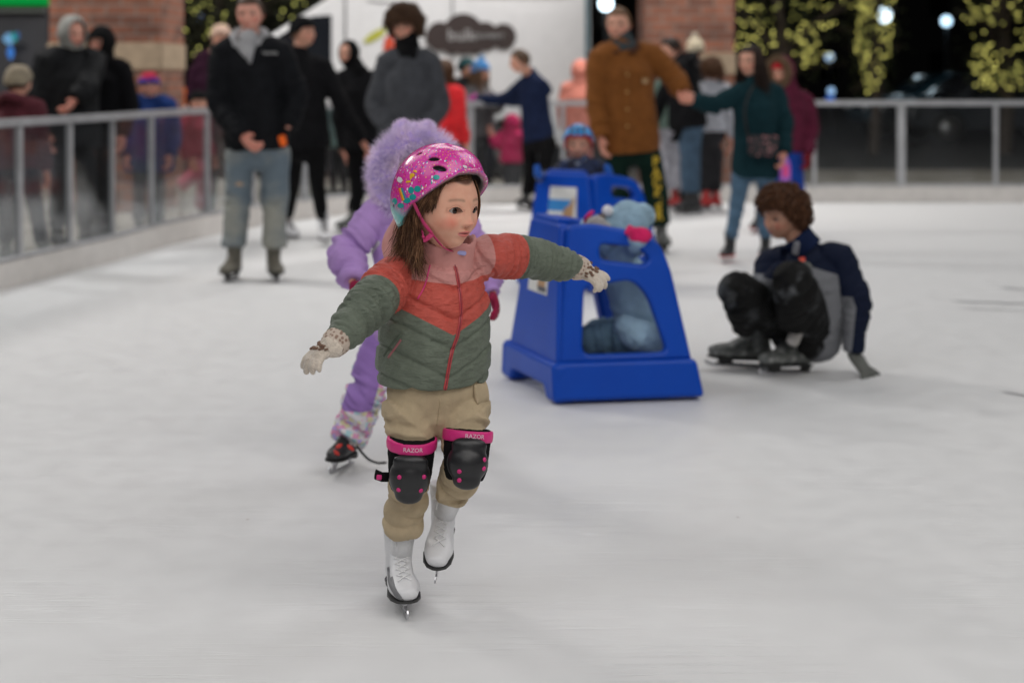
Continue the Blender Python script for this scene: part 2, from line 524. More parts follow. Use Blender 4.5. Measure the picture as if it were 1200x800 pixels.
    if eyes:
        mixin(((sd > -0.004) & (sd < 0.009) & (z > ze))*1.0*fm, tuple(np.array(brow)*0.35), 0.85)
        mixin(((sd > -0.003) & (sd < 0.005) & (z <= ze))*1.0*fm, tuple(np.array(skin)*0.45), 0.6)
        mixin(g(sd-0.026, 0.008)*(z > ze)*fm, tuple(np.array(skin)*np.array([.55, .42, .40])), 0.55)  # upper-lid crease: painted shade, darker skin tone
        mixin(g(sd-0.020, 0.014)*(z <= ze)*fm, tuple(np.array(skin)*np.array([.80, .62, .66])), 0.45)  # shadow below the lower lid, painted into the skin
    if scalp is not None:
        hl_ = 0.30-0.03*np.cos(x*12)
        front = np.where(ny < -0.25, hl_, np.where(ny < 0.15, hl_-(ny+0.25)*1.15, -0.22))
        mixin(sm(z-front, -0.01, 0.03), scalp)
    n = nu*nv
    fs = []
    for i in range(nv-1):
        for k in range(nu):
            k2 = (k+1) % nu; fs.append((i*nu+k, i*nu+k2, (i+1)*nu+k2, (i+1)*nu+k))
    for k in range(nu):
        k2 = (k+1) % nu; fs.append((n, k2, k)); fs.append((n+1, (nv-1)*nu+k, (nv-1)*nu+k2))
    V_ = np.stack([x, y, z], 1)
    # depth of the face surface at the eye, for setting the eyeball
    near = np.argmin((x-xe)**2+(z-ze)**2+(ny > 0)*9)
    return V_, fs, c, (xe, yb[near], ze)
def ear_geo(s, child=0):
    """a cupped ear on side s"""
    nu, nv = 18, 10; vs = []; fs = []
    for i in range(nv+1):
        ph = PI*i/nv
        for k in range(nu):
            th = 2*PI*k/nu
            yy = 0.060*math.sin(ph)*math.cos(th); zz = 0.100*math.sin(ph)*math.sin(th)
            rim = math.sin(ph); xx = 0.030*math.cos(ph)
            if ph < PI/2: xx = 0.030*(1-math.exp(-((1-rim)/0.22)**2)*1.1)-0.004
            if zz < 0: yy *= 0.72
            vs.append((s*(0.352+xx+0.55*yy), 0.045+yy*0.8+0.12*zz, -0.055+zz))
    for i in range(nv):
        for k in range(nu):
            k2 = (k+1) % nu; fs.append((i*nu+k, i*nu+k2, (i+1)*nu+k2, (i+1)*nu+k))
    return np.array(vs), fs
def head_matrix(c, H, yaw, pitch=0, roll=0):
    return Matrix.Translation(Vector(c)) @ Matrix.Rotation(R(yaw), 4, 'Z') @ Matrix.Rotation(R(pitch), 4, 'X') @ Matrix.Rotation(R(roll), 4, 'Y') @ Matrix.Scale(H, 4)
def apply(M, a):
    m = np.array(M); a = np.asarray(a, float); return a @ m[:3, :3].T+m[:3, 3]

def shell(M, elow, off, inner=0.02, nu=64, nv=24, pole='z', noise_=0.0, ns=9, seed=0, post=None):
    """cap, hood or hair round the head; elow(a) is its open edge"""
    def surf(o):
        vs = []
        for i in range(nv+1):
            for k in range(nu):
                a = -PI+2*PI*k/nu; e0 = elow(a); e = e0+(PI/2-e0)*(i/nv)
                d = np.array([math.sin(a)*math.cos(e), -math.cos(a)*math.cos(e), math.sin(e)])
                if pole == 'y': d = np.array([d[0], d[2], -d[1]])   # pole at the back of the head
                elif pole == 'b': 
                    s_, c_ = math.sin(R(35)), math.cos(R(35)); d = np.array([d[0], d[1]*c_+d[2]*s_, -d[1]*s_+d[2]*c_])
                vs.append((d, a, e, i/nv))
        D_ = np.array([q[0] for q in vs]); x, y, z = head_base(D_[:, 0], D_[:, 1], D_[:, 2])
        B = np.stack([x, y, z], 1); nrm = D_
        of = np.array([off(q[1], q[2], q[3]) for q in vs])+o
        return B+nrm*of[:, None], D_
    O, D_ = surf(0); I, _ = surf(-inner)
    if noise_: O = O+D_*((fbm(O*ns, seed)-0.5)*2*noise_)[:, None]
    if post: O = post(O, D_)
    n = (nv+1)*nu; vs = np.concatenate([O, I]); fs = []
    for i in range(nv):
        for k in range(nu):
            k2 = (k+1) % nu
            fs.append((i*nu+k, i*nu+k2, (i+1)*nu+k2, (i+1)*nu+k)); fs.append((n+(i+1)*nu+k, n+(i+1)*nu+k2, n+i*nu+k2, n+i*nu+k))
    for k in range(nu):
        k2 = (k+1) % nu; fs.append((k2, k, n+k, n+k2))
    mb = MB(); mb.add(apply(M, vs), fs); return mb
def hair_strands(M, H, roots, length, gravity, mb, r=0.0011, seg=9, clump=0.02, seed=0, offset=0.03, flow=None, rng=None):
    """strands that follow the skull down, then hang; roots: list of (azimuth, elevation) in degrees"""
    rng = rng or random.Random(seed)
    for (a, e) in roots:
        a = R(a); e = R(e); L = length*(0.8+0.4*rng.random()); st = L/seg; pts = []
        o = offset*(0.5+rng.random()); ph = rng.random()*6; am = clump*(rng.random())
        p = None
        for k in range(seg+1):
            if e > R(-25):
                d = np.array([[math.sin(a)*math.cos(e), -math.cos(a)*math.cos(e), math.sin(e)]])
                x, y, z = head_base(d[:, 0], d[:, 1], d[:, 2]); q = Vector((x[0], y[0], z[0]))+Vector(d[0])*o
                p = M @ q; e -= st/H/0.45
                if flow: a += flow*st/H
                last = p
            else:
                g_ = gravity if not callable(gravity) else gravity(a)
                p = last+Vector(g_)*st+Vector((math.sin(ph+k*.7), math.cos(ph+k*.9), 0))*am*0.25
                last = p
            pts.append(p+Vector((rng.uniform(-1, 1), rng.uniform(-1, 1), rng.uniform(-1, 1)))*H*0.004)
        rr = [r*(1.2-0.9*(k/seg)) for k in range(len(pts))]
        mb.tube(pts, rr, seg=3)
def curls(M, H, n, mb, zone, off=0.05, coil=0.05, r=0.006, seed=3, turns=1.6, seg=7):
    """many little coils over the scalp"""
    rng = random.Random(seed)
    for i in range(n):
        while True:
            a = rng.uniform(-PI, PI); e = math.asin(rng.uniform(-0.6, 1))
            if zone(math.degrees(a), math.degrees(e)): break
        d = np.array([[math.sin(a)*math.cos(e), -math.cos(a)*math.cos(e), math.sin(e)]])
        x, y, z = head_base(d[:, 0], d[:, 1], d[:, 2]); q = Vector((x[0], y[0], z[0])); dn = Vector(d[0])
        o = off*(0.25+0.9*rng.random()); t1 = dn.orthogonal().normalized(); t2 = dn.cross(t1); ph = rng.random()*6
        sx = Vector((rng.uniform(-1, 1), rng.uniform(-1, 1), rng.uniform(-1, 1)))*coil*0.5
        pts = []
        for k in range(seg):
            u = k/(seg-1); th = ph+u*turns*2*PI
            pts.append(M @ (q+dn*(o+coil*0.5*u)+sx*u+(t1*math.cos(th)+t2*math.sin(th))*coil*0.55))
        mb.tube(pts, [r*H*(0.6+rng.random()*.7)]*seg, seg=3)
def fur(mb, path, rad, n, L, seed=0, r=0.0012, droop=0.0, bias=(0, 0, 0)):
    """a fur trim: fine tapering hairs standing out all round a closed path"""
    rng = random.Random(seed); m = len(path)
    for i in range(n):
        u = rng.random()*m; k = int(u) % m; t = u-int(u); p = Vector(path[k]).lerp(Vector(path[(k+1) % m]), t)
        tn = (Vector(path[(k+1) % m])-Vector(path[k])).normalized()
        a = tn.orthogonal().normalized(); b = tn.cross(a); th = rng.random()*2*PI
        d = a*math.cos(th)+b*math.sin(th)
        rr = rad[k] if isinstance(rad, list) else rad
        d = (d+Vector((rng.gauss(0, .35), rng.gauss(0, .35), rng.gauss(0, .35)))+Vector(bias)).normalized()
        p0 = p+(a*math.cos(th)+b*math.sin(th))*rr*0.9; l = L*(0.5+0.8*rng.random())
        p1 = p0+d*l*0.55+tn*rng.gauss(0, .12)*l; p2 = p1+(d+Vector((rng.gauss(0, .3), rng.gauss(0, .3), -droop+rng.gauss(0, .3)))).normalized()*l*0.45
        s = d.cross(Vector((rng.gauss(0, 1), rng.gauss(0, 1), rng.gauss(0, 1)))).normalized()*r
        mb.add([p0-s, p0+s, p1+s*.7, p1-s*.7, p2], [(0, 1, 2, 3), (3, 2, 4)])

def hand_lofts(mb, wrist, d, n, size=0.17, thumb=1, curl=0.35, spread=0.25, fat=1.0, grip=None):
    """palm, four unequal bent fingers and a side thumb. d: towards the fingertips, n: out of the back of the hand; thumb=+1/-1 side of d x n"""
    d = Vector(d).normalized(); n = Vector(n); n = (n-d*n.dot(d)).normalized(); x = d.cross(n).normalized()*thumb
    W = Vector(wrist); L = size; pl = L*0.50; pw = L*0.21
    mb.loft([W, W+d*pl*0.35, W+d*pl*0.8, W+d*pl], [(L*.15*fat, L*.115*fat), (pw, L*.12*fat), (pw*1.05, L*.105*fat), (pw*0.98, L*.085*fat)], side=x, seg=12, smooth=2)
    for k, (o, fl, fr) in enumerate(((0.78, .40, .058), (0.28, .455, .060), (-0.24, .42, .057), (-0.74, .33, .050))):
        base = W+d*pl*0.92+x*pw*o; sp = spread*(o)*0.9; c = curl*(1+0.12*(k-1)) if not isinstance(curl, (list, tuple)) else curl[k]
        pts = [base-d*pl*.2, base]; ang = c*0.5; dirn = (d+x*sp).normalized(); p = base
        for j, seg_ in enumerate((0.46, 0.30, 0.24)):
            dd = (dirn*math.cos(ang)-n*math.sin(ang)); p = p+dd*(L*fl*seg_); pts.append(p); ang += c
        mb.loft(pts, [L*fr*fat*q for q in (1.0, 1.06, 1.0, 0.92, 0.72)], seg=8, smooth=2)
    tb = W+d*pl*0.25+x*pw*0.75
    td = (d*0.55+x*0.75-n*0.30).normalized(); t2 = (d*0.85+x*0.35-n*0.35).normalized()
    mb.loft([tb-x*pw*.4, tb+td*L*.02, tb+td*L*.17, tb+td*L*.17+t2*L*.15], [L*.075*fat, L*.078*fat, L*.066*fat, L*.048*fat], seg=8, smooth=2)

# ---- ice skates, one template per kind; local frame: toe towards -y, z up, origin under the ankle on the ice
_skates = {}
def skate_template(kind, mats, hi=False):
    key = (kind, tuple(m.name for m in mats), hi)
    if key in _skates: return _skates[key]
    boot, sole, lace, metal = mats
    mb = MB()
    hs = 0.225 if kind.startswith('rental') else 0.226
    mb.loft([(0, .050, .082), (0, .0, .083), (0, -.06, .083), (0, -.115, .080), (0, -.158, .076)], [(.031, .030), (.033, .032), (.038, .034), (.040, .029), (.030, .022)], side=(1, 0, 0), seg=18, smooth=3)
    mb.loft([(0, .026, .085), (0, .022, .12), (0, .012, .16), (0, .010, hs), (0, .012, hs+.016)], [(.034, .042), (.034, .045), (.036, .043), (.041, .047), (.043, .050)], side=(1, 0, 0), seg=18, smooth=3, cap='flat')
    mb.loft([(0, -.008, .150), (0, -.045, .118), (0, -.085, .098)], [(.026, .020), (.030, .022), (.030, .018)], side=(1, 0, 0), seg=14, smooth=3)
    b = remesh(mb, 0.0035 if hi else 0.006, 4)
    co = getco(b); low = co[:, 2] < 0.058; co[low, 2] = 0.058
    dent = np.exp(-(co[:, 0]/.010)**2)*(co[:, 1] < -0.0)*(co[:, 2] > 0.10)*0.004; co[:, 1] += dent
    co += getno(b)*((fbm(co*28, 4)-0.5)*0.0035)[:, None]; setco(b, co)
    if kind == 'rental_low':
        co[:, 0] *= 1.30; co[:, 2] = (co[:, 2]-.058)*1.0+.040; setco(b, co)
    b.name = 'boot'; b.materials.append(boot)
    out = {'boot': b}
    def sole_outline(k=1.0, heel=False):
        pts = []
        ys = [.078, .070, .045, .0, -.05, -.10, -.14, -.168, -.180] if not heel else [.082, .078, .060, .035, .022]
        ws = [.012, .026, .033, .030, .036, .042, .038, .026, .008] if not heel else [.012, .026, .032, .031, .024]
        for y, w_ in zip(ys, ws): pts.append((w_*k, y))
        for y, w_ in zip(ys[::-1], ws[::-1]): pts.append((-w_*k, y))
        return pts
    mb = MB()
    def plate(ol, z0, z1):
        n = len(ol); vs = [(x, y, z0) for x, y in ol]+[(x, y, z1) for x, y in ol]
        fs = [tuple(range(n))[::-1], tuple(range(n, 2*n))]+[(k, (k+1) % n, n+(k+1) % n, n+k) for k in range(n)]
        mb.add(vs, fs)
    plate(sole_outline(1.0), .053, .060)
    if not kind.startswith('rental'): plate(sole_outline(.92, True), .038, .0525)
    if kind.startswith('rental'): # moulded blade holder
        mb.loft([(0, .06, .045), (0, .05, .022)], [(.018, .022), (.008, .020)], side=(1, 0, 0), seg=10); mb.loft([(0, -.11, .045), (0, -.10, .022)], [(.020, .030), (.008, .026)], side=(1, 0, 0), seg=10)
        mb.loft([(0, .075, .021), (0, -.14, .021)], [(.006, .007), (.006, .007)], side=(1, 0, 0), seg=8)
    s = mb.mesh('sole'); s.materials.append(sole); s.polygons.foreach_set('use_smooth', [True]*len(s.polygons)); s.set_sharp_from_angle(angle=R(40)); out['sole'] = s
    mb = MB()
    ol = [(-.186, .036), (-.192, .028), (-.188, .014), (-.176, .006), (-.15, .001), (-.08, 0.0), (0, 0.0), (.07, 0.0), (.105, .003), (.112, .010), (.085, .014), (.02, .013), (-.06, .013), (-.12, .015), (-.165, .022)]
    M = Matrix.Rotation(R(90), 4, 'Z')
    mb.prism([(-a, c) for a, c in ol], .002, Matrix.Rotation(R(-90), 4, 'Z'))
    if not kind.startswith('rental'):
        mb.loft([(0, -.125, .052), (0, -.122, .030), (0, -.135, .012)], [(.022, .020), (.006, .020), (.002, .020)], side=(1, 0, 0), seg=8, cap='flat')
        mb.loft([(0, .055, .038), (0, .055, .028), (0, .055, .012)], [(.018, .018), (.005, .018), (.002, .018)], side=(1, 0, 0), seg=8, cap='flat')
    bl = mb.mesh('blade'); bl.materials.append(metal); out['blade'] = bl
    # laces crossing up the front
    tree = BVHTree.FromPolygons([v.co[:] for v in b.vertices], [p.vertices[:] for p in b.polygons])
    mb = MB(); N_ = 7; rows = []
    for i in range(N_+1):
        u = i/N_
        q = Vector((0, -.088, .094)).lerp(Vector((0, -.035, .150)), min(1, u*1.6)) if u < .62 else Vector((0, -.035, .150)).lerp(Vector((0, -.036, hs)), (u-.62)/.38)
        w_ = 0.014+0.004*u; row = []
        for sgn in (-1, 1):
            c = Vector((0, 0.02, max(q.z-0.012, .09)+.012)); tgt = Vector((sgn*w_, q.y, q.z))
            dr = (tgt-Vector((sgn*w_*0.6, .03, q.z-.03 if u < .5 else q.z))).normalized()
            r_ = tree.ray_cast(tgt+dr*.1, -dr)
            row.append((r_[0]+r_[1]*.0015) if r_[0] is not None else tgt)
        rows.append(row)
    for i in range(N_):
        for s_ in (0, 1):
            p0, p1 = rows[i][s_], rows[i+1][1-s_]; mid = (p0+p1)/2
            r_ = tree.find_nearest(mid); mm = r_[0]+r_[1]*.0035
            mb.tube([p0, mm, p1], .0021, seg=5, smooth=3)
        mb.tube([rows[i][0], rows[i][0]+Vector((0, 0, .001))], .003, seg=6)
    top = (rows[-1][0]+rows[-1][1])/2+Vector((0, -.003, 0))
    for sgn in (-1, 1):
        mb.tube([top, top+V(sgn*.018, -.010, .008), top+V(sgn*.026, -.012, -.008), top+V(sgn*.008, -.008, -.004)], .0022, seg=5, smooth=4)
        mb.tube([top, top+V(sgn*.012, -.014, -.014), top+V(sgn*.016, -.018, -.04)], .0022, seg=5, smooth=4)
    la = mb.mesh('laces'); la.materials.append(lace); la.polygons.foreach_set('use_smooth', [True]*len(la.polygons)); out['laces'] = la
    if kind == 'rental_low':
        for k_ in ('sole', 'blade'):
            c_ = getco(out[k_]); c_[:, 2] *= .66; c_[:, 0] *= 1.25; setco(out[k_], c_)
        c_ = getco(out['laces']); c_[:, 2] -= .018; setco(out['laces'], c_)
    _skates[key] = out; return out
def put_skate(parent, loc, fwd, up, kind, mats, scale=1.0, hi=False, side=1, wx=1.0):
    """fwd = toe direction, loc = point under the ankle where the blade meets the ice"""
    T = skate_template(kind, mats, hi)
    up = Vector(up).normalized(); f = Vector(fwd); f = (f-up*f.dot(up)).normalized(); y = -f; x = y.cross(up)
    M = Matrix((x, y, up)).transposed().to_4x4(); M = Matrix.Translation(loc) @ M @ Matrix.Diagonal((scale*wx, scale, scale, 1))
    b = bpy.data.objects.new('skate_boot', T['boot']); COL.objects.link(b)
    for p in b.data.polygons[:1]: pass
    b.data.polygons.foreach_set('use_smooth', [True]*len(b.data.polygons))
    b.parent = parent; b.matrix_parent_inverse = parent.matrix_basis.inverted(); b.matrix_basis = M
    for nm, k in (('skate_sole', 'sole'), ('skate_blade', 'blade'), ('skate_laces', 'laces')):
        c = bpy.data.objects.new(nm, T[k]); COL.objects.link(c); c.parent = b
    return b, M

def build_body(parent, M, H, J, k, hi=0, child=0.0, skin=FAIR, scalp=None, brow=(0.12, 0.06, 0.035), hands=(), neck_r=None, smile=0.0, voxel=None, lip=None, eye=(0.03, 0.018, 0.012), slim=1.0, gaze=(0, 0), ears=(1, 1)):
    """one continuous body: trunk, limbs, neck; the head's finer skin joins it at the neck; eyes are its only separate parts"""
    mb = MB(); b = k*slim
    nr = neck_r or H*0.235
    hc = (J['hipL']+J['hipR'])/2; nk = J['neck']; sd = (J['shR']-J['shL']).normalized(); hd = (J['hipR']-J['hipL']).normalized()
    chest = hc.lerp(nk, .62)
    base = M @ Vector((0, .07, -.20))
    mb.loft([hc-(nk-hc)*.08, hc.lerp(nk, .3), chest, hc.lerp(nk, .86), nk], [(.125*b, .08*b), (.11*b, .075*b), (.13*b, .085*b), (.11*b, .06*b), (nr, nr)], side=[hd, hd, sd, sd, sd], seg=16, smooth=1)
    mb.loft([nk-(base-nk)*.4, nk, nk.lerp(base, .5), base], [nr*1.1, nr*1.05, nr, nr*1.02], seg=14)
    for s in 'LR':
        mb.loft([J['neck'].lerp(J['sh'+s], .35), J['sh'+s], J['el'+s], J['wr'+s]], [.048*b, .050*b, .036*b, .024*b], seg=10)
        mb.loft([hc.lerp(J['hip'+s], .6), J['hip'+s], J['kn'+s], J['an'+s].lerp(J['kn'+s], .12)], [.07*b, .072*b, .046*b, .024*b], seg=10)
    for h in hands:
        if voxel and voxel <= 0.005: hand_lofts(mb, **h)
    me = remesh(mb, voxel or 0.011*max(k, .7), 2)
    co1 = getco(me); f1 = [tuple(p.vertices) for p in me.polygons]; bpy.data.meshes.remove(me)
    nu, nv = {0: (56, 44), 1: (96, 80), 2: (260, 220)}[hi]
    hv, hf, hc_, ey = head_grid(nu, nv, child, skin, brow=brow, scalp=scalp, smile=smile, lip=lip)
    o = len(co1); vs = list(co1)+list(apply(M, hv)); fs = f1+[tuple(i+o for i in f) for f in hf]
    cols = np.concatenate([np.tile(np.array(skin), (len(co1), 1)), hc_])
    for s, on in zip((-1, 1), ears):
        if not on: continue
        ev, ef = ear_geo(s); o = len(vs); vs += list(apply(M, ev)); fs += [tuple(i+o for i in f) for f in ef]
        ec = np.tile(np.array(skin)*np.array([.97, .72, .72]), (len(ev), 1)); cols = np.concatenate([cols, ec])
    if not (voxel and voxel <= 0.005):
        for h in hands:
            hm = MB(); hand_lofts(hm, **h); o = len(vs); vs += list(hm.v); fs += [tuple(i+o for i in f) for f in hm.f]
            cols = np.concatenate([cols, np.tile(np.array(skin)*np.array([1, .8, .8]), (len(hm.v), 1))])
    me = bpy.data.meshes.new('body'); me.from_pydata([tuple(v) for v in vs], [], fs); me.update()
    setattr_c(me, 'tone', cols)
    bo = link('body', me, skin_mat(), parent)
    # eyes
    xe, ye, ze = ey; re = 0.066
    for s in (-1, 1):
        em = MB(); c = Vector((s*xe, ye+re*0.80, ze)); nseg = 24
        gd = Vector((math.sin(R(gaze[0])), -math.cos(R(gaze[0])), math.sin(R(gaze[1])))).normalized()
        a = gd.orthogonal().normalized(); b_ = gd.cross(a)
        angs = [0, 15, 16, 32, 33.5, 40, 60, 90, 130, 180]; vs = []; fs = []; ms = []
        for i, an in enumerate(angs):
            for q in range(nseg):
                th = 2*PI*q/nseg; vs.append(M @ (c+(gd*math.cos(R(an))+(a*math.cos(th)+b_*math.sin(th))*math.sin(R(an)))*re))
        for i in range(len(angs)-1):
            for q in range(nseg):
                q2 = (q+1) % nseg; fs.append((i*nseg+q, i*nseg+q2, (i+1)*nseg+q2, (i+1)*nseg+q)); ms.append(2 if angs[i+1] <= 16 else (1 if angs[i+1] <= 33.5 else 0))
        em.v = vs; em.f = fs; em.m = ms
        eo = em.obj('eye', [plain('eye_white', (.36, .32, .30), .12, var=.02), plain('iris', eye, .1, var=.3), plain('pupil', (.004, .004, .004), .05)], parent)
    return bo

# ---- skeletons
def skeleton(head, D, yaw=0, H=None, child=0.0, ov=None, lift=0.0, lean=0.0, headz=None):
    """joints of a standing figure from where its head shows; ov moves single joints (photo spot, extra depth)"""
    hc = P(head[0], head[1], D); ht = (hc.z-lift-0.06)/(0.925-0.01*child); fl = 0.06+lift
    Rz = Matrix.Rotation(R(yaw), 3, 'Z'); b = Vector((hc.x, D, 0))
    def q(x, y, z): return b+Rz @ Vector((x*ht, y*ht, 0))+Vector((0, 0, fl+z*ht))
    sw = .105+.0*child; J = {'neck': q(0, .02, .825-.03*child)}
    for s, n in ((-1, 'L'), (1, 'R')):
        J['sh'+n] = q(s*sw, .02, .80-.03*child); J['el'+n] = q(s*(sw+.035), .03, .62-.02*child); J['wr'+n] = q(s*(sw+.03), -.03, .475)
        J['hip'+n] = q(s*.052, .01, .50-.02*child); J['kn'+n] = q(s*.06, -.01, .275-.01*child); J['an'+n] = q(s*.065, .015, .055)
    for kk, v in (ov or {}).items():
        if isinstance(v, Vector): J[kk] = v
        else: J[kk] = P(v[0], v[1], D+(v[2] if len(v) > 2 else 0))
    return J, ht, hc, Rz

MET = None
def snowy_boot():
    if 'snowy' in _cache: return _cache['snowy']
    m, nt, b, N, L = nodes('snow_scuffed_boot'); r = ramp(nt, noise(nt, 34, 8), [(.30, (.035, .04, .038)), (.52, (.10, .105, .10)), (.66, (.20, .205, .20)), (.76, (.50, .50, .50))])
    L.new(r.outputs[0], b.inputs['Base Color']); b.inputs['Roughness'].default_value = .65; bump(nt, b, 60, .003); _cache['snowy'] = m; return m
def skate_mats(kind):
    global MET
    MET = MET or plain('blade_steel', (.5, .5, .52), .28, metal=.9)
    return {
        'white': (plain('white_boot_leather', (.66, .66, .68), .42, var=.04, bd=.0004, bs=120), plain('dark_sole', (.03, .03, .03), .5), plain('white_lace', (.75, .75, .76), .8), MET),
        'white_black': (plain('white_boot_leather', (.66, .66, .68), .42), plain('dark_sole', (.03, .03, .03), .5), plain('black_lace', (.03, .03, .03), .8), MET),
        'grey': (snowy_boot(), plain('black_rubber', (.02, .02, .02), .6), plain('grey_lace', (.2, .2, .2), .8), MET),
        'olive': (plain('olive_grey_boot', (.13, .12, .095), .6, var=.4, bd=.001), plain('black_rubber', (.02, .02, .02), .6), plain('olive_lace', (.22, .2, .16), .8), MET),
        'red': (plain('black_boot', (.02, .02, .022), .5), plain('red_sole', (.55, .035, .03), .45), plain('black_lace', (.03, .03, .03), .8), MET),
        'redblack': (plain('red_boot', (.45, .03, .03), .5), plain('black_rubber', (.02, .02, .02), .6), plain('black_lace', (.03, .03, .03), .8), MET),
        'black': (plain('black_boot', (.02, .02, .022), .5), plain('black_rubber', (.02, .02, .02), .6), plain('black_lace', (.03, .03, .03), .8), MET),
    }[kind]

def figure(label, cat, head, D, yaw=0, hyaw=None, pitch=0, roll=0, hh=0.225, child=0.0, ov=None, jacket=None, trousers=None, skates='black', shoes=False,
           skin=FAIR, hair=None, hat=None, hood=None, hands=None, gloves=None, toe=(0, 0), group=None, collar=None, hi=0, voxel=0.012, brow=(0.10, 0.05, 0.03),
           jw=1.0, jlen=0.0, arm=1.0, leg=1.0, scarf=None, folds=0.014, hem=None, body_voxel=None, smile=0.0, gaze=(0, 0), up=(None, None), jmat_post=None, puff=None, stand=True):
    hyaw = yaw if hyaw is None else hyaw
    J, ht, hc, Rz = skeleton(head, D, yaw, None, child, ov)
    k = ht/1.75; base = Vector((hc.x, D, 0))
    if stand and skates:
        for n in 'LR':
            if up['LR'.index(n)] is None: J['an'+n].z = .130*(ht/1.75*(1.05+.12*child))
    if abs(J['anL'].y-D) > .5: base = Vector((hc.x, (J['anL'].y+J['anR'].y)/2, 0))
    root = empty('person', base, label, cat, group)
    M = head_matrix(hc, hh, hyaw, pitch, roll)
    hl = []
    hs = hh*0.80
    for s, n in ((0, 'L'), (1, 'R')):
        h = (hands or (None, None))[s]
        d = (J['wr'+n]-J['el'+n]).normalized()
        spec = dict(wrist=J['wr'+n]+d*.01, d=d, n=Rz @ Vector((-1 if s == 0 else 1, -.3, 0)), size=hs, thumb=(-1 if s == 0 else 1)*1, curl=.5)
        if isinstance(h, dict): spec.update(h)
        if h is not False: hl.append(spec)
    bare = [h for h in hl] if not gloves else []
    scalp = hair[1] if hair else None
    bo = build_body(root, M, hh, J, k*(1+.1*child), hi=hi, child=child, skin=skin, scalp=scalp, brow=brow, hands=bare, voxel=body_voxel, smile=smile, gaze=gaze)
    if gloves:
        for h in hl:
            gm = MB(); h2 = dict(h); h2['fat'] = 1.2; hand_lofts(gm, **h2); me = remesh(gm, .006, 1)
            link('glove', me, gloves, root)
    hcn = (J['hipL']+J['hipR'])/2; nk = J['neck']; hd = (J['hipR']-J['hipL']).normalized(); sd = (J['shR']-J['shL']).normalized()
    swid = (J['shR']-J['shL']).length/2
    kb = k*(1+.12*child)*jw
    # trousers
    if trousers:
        ch = [dict(p=[hcn+V(0, 0, .06*k), hcn, hcn-V(0, 0, .05*k)], r=[(.155*k, .115*k), (.17*k, .125*k), (.15*k, .11*k)], side=hd, f=.6)]
        for n in 'LR':
            an = J['an'+n]; kn = J['kn'+n]; hp = J['hip'+n]; L1 = (kn-hp).length; L2 = (an-kn).length
            end = an.lerp(kn, .19 if (skates and stand) else .0)
            r = trousers.get('r', (.095, .075, .068))
            ch.append(dict(p=[hcn.lerp(hp, .75), hp.lerp(kn, .12), hp.lerp(kn, .6), kn, kn.lerp(end, .5), end], r=[r[0]*k*leg*1.02, r[0]*k*leg, (r[0]*.45+r[1]*.55)*k*leg, r[1]*k*leg, (r[1]*.6+r[2]*.4)*k*leg, r[2]*k*leg], j=[L1+.03, L1+L2*.9], smooth=2, cap='flat'))
        to = garment('trousers', ch, voxel, trousers['m'], root, fold=folds*trousers.get('fold', 1), seed=len(label))
    # jacket
    if jacket:
        hemp = hcn-V(0, 0, (.02+jlen)*k) if hem is None else hem
        br = [.205*kb, .19*kb, .205*kb]; dp = [.15*kb, .14*kb, .15*kb]
        up_ = hemp.lerp(nk, .45); ch1 = hemp.lerp(nk, .75); shp = hemp.lerp(nk, .93)
        ch = [dict(p=[hemp, hemp.lerp(nk, .12), up_, ch1, shp, nk+(nk-hemp).normalized()*.03*k], r=[(br[0]*.96, dp[0]*.96), (br[0], dp[0]), (br[1], dp[1]), (min(br[2], swid+.05*k), dp[2]), (swid*.92, .10*kb), ((.078*kb, .080*kb) if collar != 'none' else (.066*kb, .066*kb))],
                   side=[hd, hd, hd.lerp(sd, .5), sd, sd, sd], smooth=1, cap='flat', f=1.1, fs=22)]
        for n in 'LR':
            sh, el, wr = J['sh'+n], J['el'+n], J['wr'+n]; L1 = (el-sh).length; L2 = (wr-el).length
            ch.append(dict(p=[nk.lerp(sh, .5)-V(0, 0, .02*k), sh, sh.lerp(el, .5), el, el.lerp(wr, .5), wr], r=[.080*kb*arm, .082*kb*arm, .074*kb*arm, .068*kb*arm, .062*kb*arm, .052*kb*arm], j=[L1+.08, L1+L2+.03], smooth=2, cap='flat'))
        ex = None
        if collar == 'stand' or collar is None:
            def ex(mb):
                t = (M @ Vector((0, .07, -.2))-nk).normalized()
                mb.loft([nk, nk+t*.05*k, nk+t*.075*k], [.085*kb, .082*kb, .080*kb], seg=16, cap='flat')
        jo = garment('jacket', ch, voxel, jacket, root, fold=folds*1.15, seed=len(label)*3+1, extra=ex, post=jmat_post, puff=puff)
    if scarf:
        mb = MB(); t = (M @ Vector((0, .07, -.2))-nk)
        mb.loft([nk-t*.15, nk+t*.35, nk+t*.75], [.105*k, .095*k, .085*k], seg=18)
        me = remesh(mb, voxel, 2); co = getco(me); co += getno(me)*((fbm(co*np.array([20, 20, 60]), 3)-.5)*.03)[:, None]; setco(me, co)
        link('scarf', me, scarf, root)
